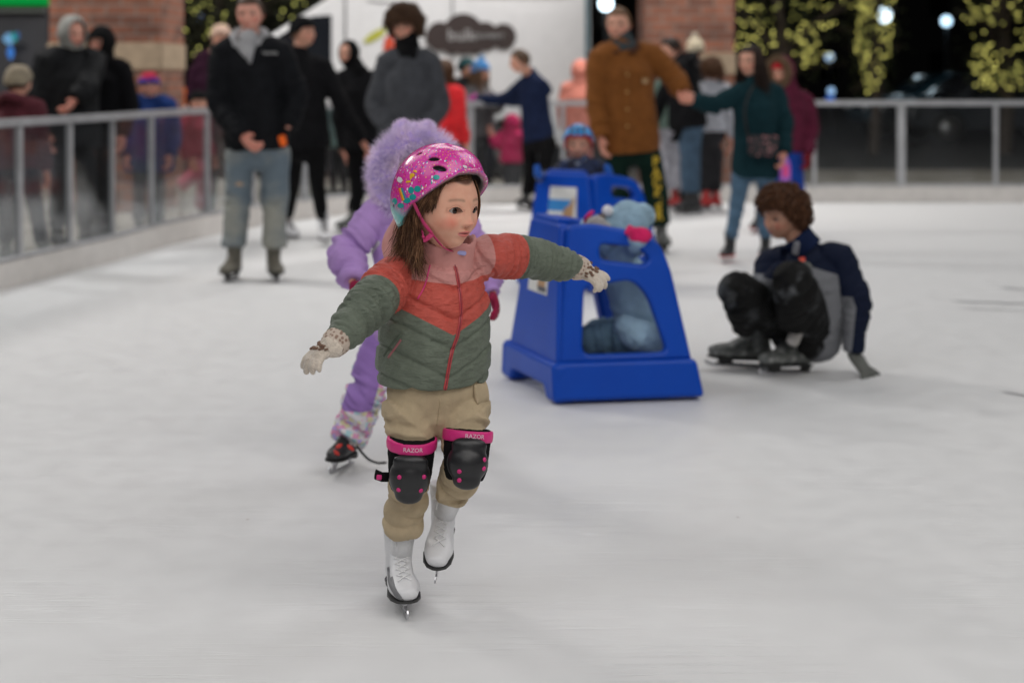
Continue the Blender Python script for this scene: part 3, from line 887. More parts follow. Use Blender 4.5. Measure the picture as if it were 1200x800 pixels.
    # hair
    if hair:
        st, hcol = hair[0], hair[1]; hm = hair_mat(hcol)
        if st == 'short':
            mb = shell(M, lambda a: R(34)-R(52)*sm(np.abs(a), R(50), R(100))*1.0-R(8)*sm(np.abs(a), R(100), R(160)), lambda a, e, t: .022+.03*t+.02*math.sin(a*3)*.3, noise_=.03, ns=14, nu=72, nv=26)
            mb.obj('hair', hm, root)
        elif st == 'curly':
            el = hair[2] if len(hair) > 2 else {}
            hl_ = el.get('hl', 30)
            mb = shell(M, lambda a: R(hl_)-R(hl_+22)*sm(np.abs(a), R(55), R(100)), lambda a, e, t: el.get('off', .09)*.55, noise_=.06, ns=12, nu=72, nv=26)
            curls(M, hh, el.get('n', 900), mb, lambda a, e: e > (hl_-4 if abs(a) < 55 else (hl_-4-(hl_+18)*(abs(a)-55)/45 if abs(a) < 100 else -24)), off=el.get('off', .09), coil=el.get('coil', .07), r=el.get('r', .010))
            mb.obj('hair', hm, root)
        elif st == 'long':
            el = hair[2] if len(hair) > 2 else {}
            mb = shell(M, lambda a: R(34)-R(58)*sm(np.abs(a), R(45), R(95)), lambda a, e, t: .025+.02*t, noise_=.012, nu=64, nv=20)
            rng = random.Random(5); roots = []
            for i in range(el.get('n', 420)):
                a = rng.uniform(50, 310); a = a if a < 180 else a-360
                roots.append((a, rng.uniform(-5, 60)))
            hair_strands(M, hh, roots, el.get('len', .40), el.get('g', (0, 0, -1)), mb, r=.0035, clump=.05, offset=.05)
            mb.obj('hair', hm, root)
    if hat:
        for h in (hat if isinstance(hat, list) else [hat]):
            st, m2 = h[0], h[1]
            if st == 'beanie':
                mb = shell(M, lambda a: R(16)-R(26)*sm(np.abs(a), R(50), R(120)), lambda a, e, t: .05+.03*math.sin(t*PI*.9)+(.018 if t < .22 else 0)+.0035*math.sin(a*36)*(t < .9), noise_=.015, nu=108, nv=26)
                mb.obj('beanie', m2, root)
                if len(h) > 2:
                    pb = MB(); c = M @ Vector((0, .04, .64)); pb.ball(c, hh*.13); fur(pb, [c+V(.01, 0, 0), c+V(-.005, .01, 0), c+V(-.005, -.01, 0)], hh*.11, 500, hh*.09, r=.003)
                    pb.obj('pompom', h[2], root)
            elif st == 'hood':
                op = h[2] if len(h) > 2 else 52
                mb = shell(M, lambda a: -PI/2+R(op)+R(6)*math.cos(a), lambda a, e, t: .10+.04*math.sin(min(1, t*1.3)*PI)+(.03 if t < .05 else 0), inner=.03, noise_=.022, ns=6, nu=72, nv=30, pole='y')
                # drop of cloth from the hood to the shoulders
                t = M @ Vector((0, .10, -.35)); 
                mb.loft([t+V(0, 0, .05*k), t.lerp(nk, .6), nk-V(0, 0, .02)], [(hh*.36, hh*.38), (hh*.42, hh*.40), (hh*.52, hh*.42)], side=sd, seg=20)
                mb.obj('hood', m2, root)
            elif st == 'balaclava':
                mb = shell(M, lambda a: -PI/2+R(40)+R(5)*math.cos(a), lambda a, e, t: .035, inner=.02, noise_=.01, nu=64, nv=26, pole='y'); mb.obj('balaclava', m2, root)
    if hood == 'down':
        mb = MB(); c = nk+Rz @ Vector((0, .05*k, .03*k)); pts = []
        for a in np.linspace(R(-20), R(200), 11):
            pts.append(c+Rz @ Vector((math.cos(a)*.10*k, math.sin(a)*.09*k, -.02*k+.05*k*math.sin(a))))
        mb.loft(pts, [.035*k]+[.05*k]*9+[.035*k], seg=12); me = remesh(mb, voxel, 2); co = getco(me); co += getno(me)*((fbm(co*22, 3)-.5)*.02)[:, None]; setco(me, co)
        link('hood', me, jacket if collar is None or collar == 'stand' else collar, root)
    # skates
    if skates:
        for i, n in enumerate('LR'):
            an, kn = J['an'+n], J['kn'+n]; sc = ht/1.75*(1.05+.12*child)
            td = toe[i]; fwd = Rz @ Vector((math.sin(R(td)), -math.cos(R(td)), 0)) if not isinstance(td, tuple) else Vector(td)
            u = up[i] or (V(0, 0, 1)*3+(kn-an).normalized()).normalized()
            u = Vector(u).normalized()
            loc = an-u*.125*sc
            if up[i] is None and stand: loc.z = max(loc.z, 0.0) if loc.z > .02 else 0.0
            put_skate(root, loc, fwd, u, 'rental' if skates in ('grey', 'olive', 'black') else 'figure', skate_mats(skates), sc, wx=1.22)
    if shoes:
        for n in 'LR':
            an = J['an'+n]; f = Rz @ Vector((0, -1, 0)); mb = MB()
            mb.loft([V(an.x, an.y, .045)-f*.06*k, V(an.x, an.y, .05), V(an.x, an.y, .045)+f*.17*k], [(.04*k, .045*k), (.043*k, .05*k), (.036*k, .032*k)], side=Rz @ Vector((1, 0, 0)), seg=12)
            mb.loft([V(an.x, an.y, .05), an+V(0, 0, .06)], [.05*k, .052*k], seg=12)
            mb.obj('shoe', shoes, root)
    return root, J, M, k
# ------------------------------------------------------------------ the setting
def ice_material():
    m, nt, b, N, L = nodes('ice')
    tc = N.new('ShaderNodeTexCoord').outputs['Object']
    big = noise(nt, .55, 4, tc); fine = noise(nt, 9, 8, tc)
    base = ramp(nt, big, [(0.3, (.680, .680, .682)), (0.7, (.700, .700, .700))])
    snow = ramp(nt, fine, [(0.42, (0, 0, 0)), (0.75, (1, 1, 1))])
    c = mixc(nt, .12, base.outputs[0], mixc(nt, snow.outputs[0], (.62, .62, .63), (.78, .78, .78)))
    # scratches: long thin wandering lines cut by the blades
    def scratch(rot, sc, w_, seed):
        mp = N.new('ShaderNodeMapping'); mp.inputs['Rotation'].default_value = (0, 0, rot); mp.inputs['Location'].default_value = (seed, seed*.7, 0); mp.inputs['Scale'].default_value = sc
        L.new(tc, mp.inputs[0])
        n = N.new('ShaderNodeTexNoise'); n.inputs['Scale'].default_value = 1.0; n.inputs['Detail'].default_value = 2; n.inputs['Distortion'].default_value = .4; L.new(mp.outputs[0], n.inputs['Vector'])
        a = N.new('ShaderNodeMath'); a.operation = 'SUBTRACT'; L.new(n.outputs['Fac'], a.inputs[0]); a.inputs[1].default_value = .5
        ab = N.new('ShaderNodeMath'); ab.operation = 'ABSOLUTE'; L.new(a.outputs[0], ab.inputs[0])
        return ramp(nt, ab.outputs[0], [(0.0, (1, 1, 1)), (w_, (0, 0, 0))]).outputs[0]
    s = None
    for i, (ro, sc, w_) in enumerate(((.3, (.5, 9, 1), .012), (-.5, (.4, 12, 1), .010), (1.3, (.5, 10, 1), .010), (.05, (.3, 14, 1), .012), (2.2, (.7, 16, 1), .009))):
        q = scratch(ro, sc, w_, i*3.1)
        s = q if s is None else mixc(nt, 1.0, s, q, 'ADD')
    patch = ramp(nt, noise(nt, 1.6, 3, tc), [(0.42, (0, 0, 0)), (0.62, (1, 1, 1))])
    s2 = mixc(nt, 1.0, s, patch.outputs[0], 'MULTIPLY')
    c = mixc(nt, mixc(nt, 1.0, s2, (.20, .20, .20), 'MULTIPLY'), c, (.82, .82, .83))
    # grey dirt smears and specks
    d = ramp(nt, noise(nt, 1.0, 5, tc, sc=(1.1, 3.5, 1)), [(0.62, (0, 0, 0)), (0.80, (1, 1, 1))])
    c = mixc(nt, mixc(nt, 1.0, d.outputs[0], (.05, .05, .05), 'MULTIPLY'), c, (.50, .49, .50))
    v = N.new('ShaderNodeTexVoronoi'); v.inputs['Scale'].default_value = 1.9; L.new(tc, v.inputs['Vector'])
    sp = ramp(nt, v.outputs['Distance'], [(0.0, (1, 1, 1)), (0.016, (0, 0, 0))]); c = mixc(nt, sp.outputs[0], c, (.25, .20, .18))
    L.new(c, b.inputs['Base Color'])
    rr = ramp(nt, fine, [(0.3, (.42, .42, .42)), (0.7, (.62, .62, .62))]); L.new(rr.outputs[0], b.inputs['Roughness'])
    b.inputs['Specular IOR Level'].default_value = .35
    b.inputs['Subsurface Weight'].default_value = 0.0
    ad = N.new('ShaderNodeMath'); ad.operation = 'MULTIPLY_ADD'; L.new(s2, ad.inputs[0]); ad.inputs[1].default_value = -.6; L.new(fine, ad.inputs[2])
    bp = N.new('ShaderNodeBump'); bp.inputs['Distance'].default_value = .0025; bp.inputs['Strength'].default_value = .6; L.new(ad.outputs[0], bp.inputs['Height']); L.new(bp.outputs[0], b.inputs['Normal'])
    return m
def flat(name, pts, z, mat, kind='structure'):
    mb = MB(); mb.add([(x, y, z) for x, y in pts], [tuple(range(len(pts)))]); o = mb.obj(name, mat, smooth=False); o['kind'] = kind; return o
FENCE = [(-3.9, -6), (-3.9, 3), (-3.75, 6), (-3.52, 8.2), (-3.26, 9.96), (-2.93, 11.5), (-2.76, 12.6), (-2.50, 13.6), (-2.26, 14.25), (-1.80, 15.05), (-1.15, 15.85), (-0.35, 16.42), (0.6, 16.66), (2.0, 16.68), (4.5, 16.68), (12, 16.68)]
ICE = ice_material()
flat('ice', FENCE+[(12, -6)], 0.0, ICE)
rk = plain('grey_scuff', (.42, .42, .43), .6)
for i, (xa, ya, xb, yb, wd) in enumerate(((1112, 353, 1215, 357, .030), (1120, 361, 1215, 365, .012), (1172, 337, 1215, 341, .035), (1172, 459, 1215, 466, .016), (700, 262, 790, 259, .010))):
    qa, qb = [V((x-600)*CAM_H/(y-85), FPX*CAM_H/(y-85), 0) for x, y in ((xa, ya), (xb, yb))]; dd = (qb-qa).normalized(); nn_ = V(-dd.y, dd.x, 0); rg_ = random.Random(i); lo_ = []; hi_ = []
    for k in range(15):
        t = k/14; c_ = qa.lerp(qb, t)+nn_*rg_.gauss(0, wd*.25); h_ = wd*math.sin(min(1, t*3+.08)*PI/2)*(.5+.5*rg_.random()); lo_.append((c_.x-nn_.x*h_, c_.y-nn_.y*h_)); hi_.append((c_.x+nn_.x*h_, c_.y+nn_.y*h_))
    flat('ice_scuff', lo_+hi_[::-1], .004, rk)
def pavement_material():
    m, nt, b, N, L = nodes('pavement')
    tc = N.new('ShaderNodeTexCoord').outputs['Object']
    r = ramp(nt, noise(nt, 1.2, 6, tc), [(0.3, (.20, .18, .15)), (0.7, (.32, .285, .24))])
    sn = ramp(nt, noise(nt, 2.6, 6, tc), [(0.50, (0, 0, 0)), (0.66, (1, 1, 1))])
    br = N.new('ShaderNodeTexBrick'); br.inputs['Scale'].default_value = 1.6; br.inputs['Mortar Size'].default_value = .012; br.inputs['Color1'].default_value = (1, 1, 1, 1); br.inputs['Color2'].default_value = (.85, .85, .85, 1); br.inputs['Mortar'].default_value = (.5, .5, .5, 1); L.new(tc, br.inputs['Vector'])
    c = mixc(nt, 1.0, r.outputs[0], br.outputs[0], 'MULTIPLY'); c = mixc(nt, mixc(nt, 1, sn.outputs[0], (.5, .5, .5), 'MULTIPLY'), c, (.45, .44, .42))
    L.new(c, b.inputs['Base Color']); b.inputs['Roughness'].default_value = .75; bump(nt, b, 30, .004); return m
flat('pavement', [(-40, -20), (40, -20), (40, 22.3), (-40, 23)], -0.012, pavement_material())
flat('ground', [(-300, -60), (300, -60), (300, 420), (-300, 420)], -0.03, plain('asphalt', (.030, .030, .033), .8, bd=.004, bs=20))

# --- rink fence: white kick board, posts, clear panes, metal top rail
ALU = plain('brushed_aluminium', (.42, .425, .44), .42, metal=.35, var=.12)
KICK = plain('white_dasher_board', (.66, .63, .60), .5, var=.06, bd=.0006, bs=30)
def pane_material():
    m = bpy.data.materials.new('scratched_acrylic'); m.use_nodes = True; nt = m.node_tree; N, L = nt.nodes, nt.links; N.clear()
    o = N.new('ShaderNodeOutputMaterial'); t = N.new('ShaderNodeBsdfTransparent'); t.inputs[0].default_value = (.92, .94, .95, 1)
    d = N.new('ShaderNodeBsdfDiffuse'); d.inputs[0].default_value = (.42, .43, .45, 1)
    gl = N.new('ShaderNodeBsdfGlossy'); gl.inputs['Roughness'].default_value = .08; gl.inputs[0].default_value = (.9, .9, .9, 1)
    f = noise(nt, 3, 6); r = ramp(nt, f, [(0.3, (.004, .004, .004)), (0.75, (.022, .022, .022))])
    m1 = N.new('ShaderNodeMixShader'); L.new(r.outputs[0], m1.inputs[0]); L.new(t.outputs[0], m1.inputs[1]); L.new(d.outputs[0], m1.inputs[2])
    fr = N.new('ShaderNodeFresnel'); fr.inputs[0].default_value = 1.45
    m2 = N.new('ShaderNodeMixShader'); fm = N.new('ShaderNodeMath'); fm.operation = 'MULTIPLY'; fm.inputs[1].default_value = .3; L.new(fr.outputs[0], fm.inputs[0]); L.new(fm.outputs[0], m2.inputs[0]); L.new(m1.outputs[0], m2.inputs[1]); L.new(gl.outputs[0], m2.inputs[2])
    L.new(m2.outputs[0], o.inputs[0]); return m
ACR = pane_material()
fence = empty('rink_fence', (FENCE[8][0], FENCE[8][1], 0), 'low rink fence with clear panes, grey top rail and white kick board round the ice', 'fence')
fp = [Vector((a, b, 0)) for a, b in FENCE]
dense = [Vector((q[0], q[1], 0)) for q in catmull([(p.x, p.y) for p in fp], 8)]
def wall_strip(path, z0, z1, th, off=0.0):
    mb = MB(); n = len(path); vs = []
    for i, p in enumerate(path):
        t = (path[min(i+1, n-1)]-path[max(i-1, 0)]).normalized(); nn = Vector((t.y, -t.x, 0))
        for s, z in ((-1, z0), (-1, z1), (1, z1), (1, z0)):
            q = p-nn*off+nn*(s*th/2); vs.append((q.x, q.y, z))
    fs = []
    for i in range(n-1):
        for k in range(4): fs.append((i*4+k, i*4+(k+1) % 4, (i+1)*4+(k+1) % 4, (i+1)*4+k))
    fs.append((0, 1, 2, 3)); fs.append((n*4-1, n*4-2, n*4-3, n*4-4)); mb.add(vs, fs); return mb
wall_strip(dense, -.01, .168, .07, .035).obj('kick_board', KICK, fence, bevel=.006)
wall_strip(dense, 1.035, 1.090, .065, .035).obj('top_rail', ALU, fence, bevel=.006)
wall_strip(dense, .170, .196, .05, .035).obj('bottom_rail', ALU, fence)
# posts where the photograph shows them
def path_at_px(px):
    for i in range(len(dense)-1):
        a, b = dense[i], dense[i+1]
        if a.y < .5: continue
        xa, xb = 600+a.x*FPX/a.y, 600+b.x*FPX/b.y
        if min(xa, xb) <= px <= max(xa, xb) and abs(xb-xa) > 1e-6:
            t = (px-xa)/(xb-xa); return a.lerp(b, t), (b-a).normalized()
    return None
marks = [(28, .06), (87, .05), (137, .03), (182, .06), (247, .05), (300, .05), (360, .07), (446, .04), (553, .075), (660, .04), (760, .04), (860, .04), (955, .04), (1057, .085), (1168, .045)]
pts_ = []
for px, w_ in marks:
    q = path_at_px(px)
    if q: pts_.append((q[0], q[1], w_))
for x in (6.15, 7.1, 8.1): pts_.append((V(x, 16.68, 0), V(1, 0, 0), .05))
for a in ((-3.62, 7.2), (-3.75, 6.0), (-3.85, 4.6)): pts_.insert(0, (V(a[0], a[1], 0), V(.08, 1, 0).normalized(), .06))
pts_.sort(key=lambda q: q[0].y if q[0].x < -1 else 30+q[0].x)
for p, t, w_ in pts_:
    nn = Vector((t.y, -t.x, 0)); M = Matrix((t, nn, V(0, 0, 1))).transposed(); mb = MB()
    mb.box(p-nn*.035+V(0, 0, .615), (w_/2, .016, .4185), M); mb.obj('post', ALU, fence, smooth=False, bevel=.004)
for (p, t, w_), (q, t2, w2) in zip(pts_, pts_[1:]):
    sub = [d for d in dense if (p.y < d.y < q.y if p.x < -1.2 else p.x < d.x < q.x)]
    path = [p]+sub+[q]; d0 = (path[1]-path[0]).normalized(); path[0] = path[0]+d0*w_/2
    d1 = (path[-1]-path[-2]).normalized(); path[-1] = path[-1]-d1*w2/2
    wall_strip(path, .197, 1.034, .010, .035).obj('pane', ACR, fence, smooth=False)

# --- brick pillars with a pale stone band
def brick_material(c1, c2, name):
    m, nt, b, N, L = nodes(name)
    tc = N.new('ShaderNodeTexCoord').outputs['Object']
    sx = N.new('ShaderNodeSeparateXYZ'); L.new(tc, sx.inputs[0]); ad = N.new('ShaderNodeMath'); L.new(sx.outputs[0], ad.inputs[0]); L.new(sx.outputs[1], ad.inputs[1])
    cb = N.new('ShaderNodeCombineXYZ'); L.new(ad.outputs[0], cb.inputs[0]); L.new(sx.outputs[2], cb.inputs[1])
    br = N.new('ShaderNodeTexBrick'); L.new(cb.outputs[0], br.inputs['Vector']); br.inputs['Scale'].default_value = 1.0
    br.inputs['Brick Width'].default_value = .30; br.inputs['Row Height'].default_value = .098; br.inputs['Mortar Size'].default_value = .009; br.inputs['Mortar Smooth'].default_value = .2; br.inputs['Bias'].default_value = -.1
    br.inputs['Color1'].default_value = (*c1, 1); br.inputs['Color2'].default_value = (*c2, 1); br.inputs['Mortar'].default_value = (.20, .17, .145, 1)
    # some bricks far darker
    br2 = N.new('ShaderNodeTexBrick'); L.new(cb.outputs[0], br2.inputs['Vector']); br2.inputs['Scale'].default_value = 1.0
    br2.inputs['Brick Width'].default_value = .30; br2.inputs['Row Height'].default_value = .098; br2.inputs['Mortar Size'].default_value = 0; br2.inputs['Bias'].default_value = -.55
    br2.inputs['Color1'].default_value = (1, 1, 1, 1); br2.inputs['Color2'].default_value = (.35, .30, .32, 1)
    c = mixc(nt, 1.0, br.outputs[0], br2.outputs[0], 'MULTIPLY')
    n = ramp(nt, noise(nt, 7, 6, tc), [(0.3, (.75, .75, .75)), (0.7, (1.15, 1.15, 1.15))]); c = mixc(nt, 1.0, c, n.outputs[0], 'MULTIPLY')
    L.new(c, b.inputs['Base Color']); b.inputs['Roughness'].default_value = .85
    bp = N.new('ShaderNodeBump'); bp.inputs['Distance'].default_value = .006; bp.invert = True; L.new(br.outputs['Fac'], bp.inputs['Height']); L.new(bp.outputs[0], b.inputs['Normal'])
    return m
BRICK = brick_material((.27, .098, .056), (.18, .072, .045), 'red_brick')
STONE = plain('limestone', (.33, .25, .17), .8, var=.15, bd=.003, bs=25)
def pillar(cx, D, w_, label, zb):
    r = empty('brick_pillar', (cx, D+w_/2, 0), label, 'pillar')
    mb = MB(); mb.box((cx, D+w_/2, (zb[0])/2-.02), (w_/2, w_/2, zb[0]/2+.02)); mb.obj('lower_brickwork', BRICK, r, smooth=False)
    mb = MB(); mb.box((cx, D+w_/2, (zb[0]+zb[1])/2), (w_/2+.02, w_/2+.02, (zb[1]-zb[0])/2-.003)); mb.obj('stone_band', STONE, r, smooth=False, bevel=.01)
    mb = MB(); mb.box((cx, D+w_/2, (zb[1]+5.2)/2), (w_/2, w_/2, (5.2-zb[1])/2)); mb.obj('upper_brickwork', BRICK, r, smooth=False)
    mb = MB(); mb.box((cx, D+w_/2, 5.28), (w_/2+.08, w_/2+.08, .075)); mb.obj('cap_stone', STONE, r, smooth=False, bevel=.01)
    return r
D1 = 15.6; pillar(P(123, 0, D1).x, D1, 130*D1/FPX, 'brick pillar with pale stone band behind the two people in dark coats', (1.41, 1.69))
D2 = 18.2; pillar(P(808, 0, D2).x, D2, 105*D2/FPX, 'brick pillar rising behind the man in the tan brown work jacket', (1.36, 1.62))

# --- white van parked behind the rink
def van():
    D = 20.5; s = D/FPX; wht = plain('white_van_paint', (.70, .70, .71), .22, var=.03, coat=.4); dark = plain('dark_glass', (.012, .014, .018), .12)
    r = empty('parked_van', (P(450, 0, D).x, D+1, 0), 'white high-roofed van with a dark cloud-shaped badge on its side', 'van')
    def q(px, z): return (P(px, 0, D).x, z)
    x0, x1 = q(199, 0)[0], q(692, 0)[0]
    prof = [(x0, .42), (x0-.04, .75), (x0+.02, 1.02), (x0+.30, 1.28), (x0+.95, 1.52), (x0+1.25, 1.84), (x0+1.75, 2.16), (x0+2.3, 2.52), (x0+2.9, 2.70), (x1-.12, 2.72), (x1, 2.62), (x1+.02, .42)]
    prof = round_loop(prof, .12, 4)
    Mx = Matrix.Translation((0, D+1.0, 0))
    def arch(cx):
        return [(cx+.40*math.cos(a), .42+.36*math.sin(a)) for a in np.linspace(0, PI, 12)]
    low = arch(x1-1.05)+arch(x0+.85)
    # body outline with the wheel arches cut in
    top = [p for p in prof if p[1] > .45]
    ol = top+[(x1+.02, .42)]+low+[(x0, .42)]
    me = outline_mesh([ol], 1.0, .05, 3); me.transform(Mx @ Matrix.Rotation(R(90), 4, 'X')); link('body', me, wht, r, smooth=False); me.set_sharp_from_angle(angle=R(30))
    yy = D-.012
    def panel(name, pts, mat, y=yy, th=.008, par=r):
        mb = MB(); mb.prism(pts, th, Matrix.Translation((0, y, 0))); return mb.obj(name, mat, par, smooth=False)
    w1 = panel('side_window', [(x0+1.28, 1.55), (x0+1.42, 1.86), (x0+1.85, 2.12), (x0+2.12, 2.14), (x0+2.12, 1.50)], dark)
    for sx in (x0+.85, x1-1.05):
        mb = MB(); mb.loft([(sx, D+.02, .36), (sx, D+.24, .36)], [.36, .36], seg=28, cap='flat'); wo = mb.obj('wheel', plain('tyre_rubber', (.02, .02, .02), .8), r, autosmooth=40)
        mb = MB(); mb.loft([(sx, D+.005, .36), (sx, D+.04, .36)], [.21, .22], seg=24, cap='flat'); mb.obj('rim', plain('steel_rim', (.3, .3, .3), .4, metal=.8), wo)
    panel('head_lamp', [(x0+.0, .86), (x0+.02, 1.06), (x0+.28, 1.24), (x0+.36, 1.02)], plain('orange_lamp_lens', (.55, .12, .02), .2))
    panel('door_seam', [(x0+2.30, .50), (x0+2.30, 2.45), (x0+2.312, 2.45), (x0+2.312, .50)], dark)
    panel('door_seam', [(x0+3.70, .50), (x0+3.70, 2.45), (x0+3.712, 2.45), (x0+3.712, .50)], dark)
    panel('side_stripe', [(x1-.07, .5), (x1-.07, 2.5), (x1-.02, 2.5), (x1-.02, .5)], plain('teal_trim', (.03, .12, .16), .4))
    mb = MB(); mb.box((x0+1.35, D-.14, 1.62), (.07, .10, .15)); mb.obj('wing_mirror', plain('black_plastic', (.02, .02, .02), .5), r, smooth=False, bevel=.03)
    # cloud-shaped dark badge: overlapping discs, white lettering
    bc = plain('brown_badge', (.035, .022, .020), .5)
    me_l = []
    cz = lambda py: P(0, py, D).z
    mb = MB()
    for px, py, rr in ((516, 43, 17), (543, 40, 24), (568, 43, 17), (590, 43, 15), (530, 52, 12), (556, 52, 12)):
        c = (P(px, 0, D).x, yy-.001*(px % 7)*.3, cz(py)); rad = rr*s
        mb.loft([(c[0], yy-.012-.0004*rr, c[2]), (c[0], yy+.004, c[2])], [rad, rad], seg=30, cap='flat')
    mb.box((P(555, 0, D).x, yy-.004, cz(44)), (35*s, .010, 8*s)); bo = mb.obj('side_badge', bc, r, smooth=False)
    t = text_mesh('bulk', .22, .004, .001); t.transform(Matrix.Translation((P(541, 0, D).x, yy-.035, cz(42))) @ Matrix.Rotation(R(90), 4, 'X')); link('badge_lettering', t, plain('badge_white', (.38, .37, .37), .5), bo, smooth=False)
    t = text_mesh('CREAMERY', .085, .004, .001); t.transform(Matrix.Translation((P(572, 0, D).x, yy-.035, cz(43))) @ Matrix.Rotation(R(90), 4, 'X')); link('badge_lettering', t, plain('badge_grey', (.3, .3, .3), .5), bo, smooth=False)
    # coloured marks to the left of it
    lf = [(P(440, 0, D).x+.14*math.cos(a)*1.0+.05*math.sin(a), cz(42)+.085*math.sin(a)+.05*math.cos(a)) for a in np.linspace(0, 2*PI, 20)[:-1]]
    panel('green_mark', lf, plain('yellow_green_decal', (.42, .42, .05), .4), th=.004)
    rf = [(P(x, 0, D).x, cz(y)) for x, y in ((452, 44), (459, 40), (463, 52), (461, 62), (453, 65), (449, 56))]
    panel('red_mark', rf, plain('red_decal', (.60, .07, .03), .4), th=.004)
    rf = [(P(x, 0, D).x, cz(y)) for x, y in ((447, 62), (452, 66), (452, 76), (446, 78))]
    panel('yellow_mark', rf, plain('yellow_decal', (.6, .42, .10), .4), th=.004)
    for (xa, za, xb, zb) in ((x0+2.6, 2.33, x0+3.2, 2.30), (x0+3.9, 2.38, x1-.3, 2.38)):
        panel('body_crease', [(xa, za), (xb, zb), (xb, zb+.012), (xa, za+.012)], plain('crease_paint', (.5, .5, .52), .15), th=.012)
van()

# --- dark shops far behind, lit signs
def building(x, y, w_, h, label, lit=(), col=(.035, .034, .036), depth=8):
    r = empty('dark_building', (x, y, 0), label, 'building'); wm = plain('night_facade', col, .8)
    mb = MB(); mb.box((x, y+depth/2, h/2), (w_/2, depth/2, h/2)); mb.obj('wall', wm, r, smooth=False)
    mb = MB(); mb.box((x, y+depth/2, h+.12), (w_/2+.15, depth/2+.15, .12)); mb.obj('roof', plain('dark_roof', (.02, .02, .022), .8), r, smooth=False)
    n = int(w_/2.6)
    for fl in range(int(h/3.2)):
        for k in range(n):
            wx = x-w_/2+(k+.5)*w_/n; wz = 1.7+fl*3.2
            on = (fl, k) in lit
            mb = MB(); mb.box((wx, y-.03, wz), (.62, .04, .85)); f = mb.obj('window', plain('dark_frame', (.05, .05, .05), .6), r, smooth=False)
            mb = MB(); mb.box((wx, y-.075, wz), (.54, .005, .77)); mb.obj('pane', lit[(fl, k)] if on else plain('night_pane', (.008, .009, .012), .1), f, smooth=False)
    return r
GL_BLUE = glow('blue_lit_window', (.25, .45, 1), .10)
building(-30, 62, 26, 7, 'dark low building beyond the left pillar, its windows unlit')
building(24, 78, 30, 7, 'dark two-storey building beyond the lit trees with one dim blue window', {(0, 7): GL_BLUE})
building(-4, 95, 28, 9, 'dark taller building far behind the white van')

def storefront():
    D = 19.5; r = empty('shop_kiosk', (P(10, 0, D).x, D, 0), 'dark shop kiosk with a glowing green sign board at the far left edge', 'kiosk')
    xa, xb = P(-60, 0, D).x, P(52, 0, D).x
    mb = MB(); mb.box(((xa+xb)/2, D+1.3, 1.25), ((xb-xa)/2, 1.2, 1.25)); mb.obj('wall', plain('kiosk_wall', (.03, .03, .035), .7), r, smooth=False)
    zg = P(0, 2, D).z; mb = MB(); mb.box(((xa+P(57, 0, D).x)/2, D-.02, zg), ((P(57, 0, D).x-xa)/2, .05, .048)); mb.obj('green_sign', glow('green_neon', (.01, .85, .14), .45), r, smooth=False)
    for (px, py, w_, h, c, st) in ((13, 46, 8, 8, (.25, .55, .9), .9), (19, 44, 5, 6, (.02, .6, .5), .6), (15, 62, 4.5, 10, (.08, .3, .9), .9), (23, 42, 3, 5, (.15, .35, .8), .5)):
        mb = MB(); p = P(px, py, D); mb.loft([p+V(0, -.09+.01*w_*.3, -h*.6*D/FPX), p+V(0, -.09, 0), p+V(0, -.09, h*.6*D/FPX)], [(w_*.5*D/FPX, .02), (w_*D/FPX, .02), (w_*.5*D/FPX, .02)], side=(1, 0, 0), seg=14); mb.obj('window_light', glow('sign_glow', c, st), r)
    mb = MB(); p = P(5, 30, D); mb.box(((xa+xb)/2, D+.06, P(0, 12, D).z), ((xb-xa)/2, .05, .03)); mb.obj('awning_bar', plain('bar_metal', (.12, .12, .12), .4), r, smooth=False)
storefront()

# --- street lamps far off
def lamp(px, py, D, rad, s, c, label, low=False):
    p = P(px, py, D); r = empty('bollard_light' if low else 'street_lamp', (p.x, D, 0), label, 'bollard light' if low else 'street lamp', 'low lights beyond the rink' if low else 'street lamps beyond the rink')
    mb = MB(); mb.loft([(p.x, D, 0), (p.x, D, .3), (p.x, D, max(p.z-rad*1.1, .32))], [.09 if not low else .05, .06 if not low else .05, .045], seg=10, cap='flat'); mb.obj('pole', plain('lamp_pole', (.02, .02, .02), .5), r)
    mb = MB(); mb.ball(p, (rad, rad, rad)); mb.obj('globe', glow('lamp_glow', c, s), r)
    mb = MB(); mb.loft([p+V(0, 0, rad*1.02), p+V(0, 0, rad*1.5)], [rad*.6, rad*.15], seg=12, cap='flat'); mb.obj('cap', plain('lamp_pole', (.02, .02, .02), .5), r)
LC = (.70, .88, 1.0)
lamp(710, 5, 30, .13, 8, LC, 'bright white street lamp between the van and the right brick pillar')
lamp(1036, 18, 42, .20, 6, LC, 'bright white street lamp showing through the narrow light-wrapped tree')
lamp(1109, 25, 46, .15, 4, (.55, .8, 1), 'white street lamp standing alone in the dark between two lit trees')
lamp(207, 40, 44, .12, 7, LC, 'white street lamp just right of the left brick pillar')
lamp(233, 20, 55, .14, 1.2, (.35, .5, 1), 'dim blue street lamp above the dimly lit tree on the left')
lamp(54, 55, 34, .10, 2.2, (.5, .65, 1), 'small pale street lamp between the shop kiosk and the left pillar')
lamp(972, 67, 60, .15, 1.8, (.5, .72, 1), 'faint blue-white street lamp beyond the wide lit tree')
lamp(974, 107, 40, .09, 1.6, (.4, .65, 1), 'small blue light low behind the fence, under the faint lamp', True)
lamp(973, 117, 36, .10, .8, (.08, .25, .9), 'deep blue low light touching the top rail of the fence', True)
lamp(1101, 113, 36, .09, 2.2, (.3, .65, 1), 'small cyan low light beside the parked cars', True)
lamp(196, 92, 26, .07, 1.8, (.3, .6, 1), 'small cyan low light in front of the van nose', True)

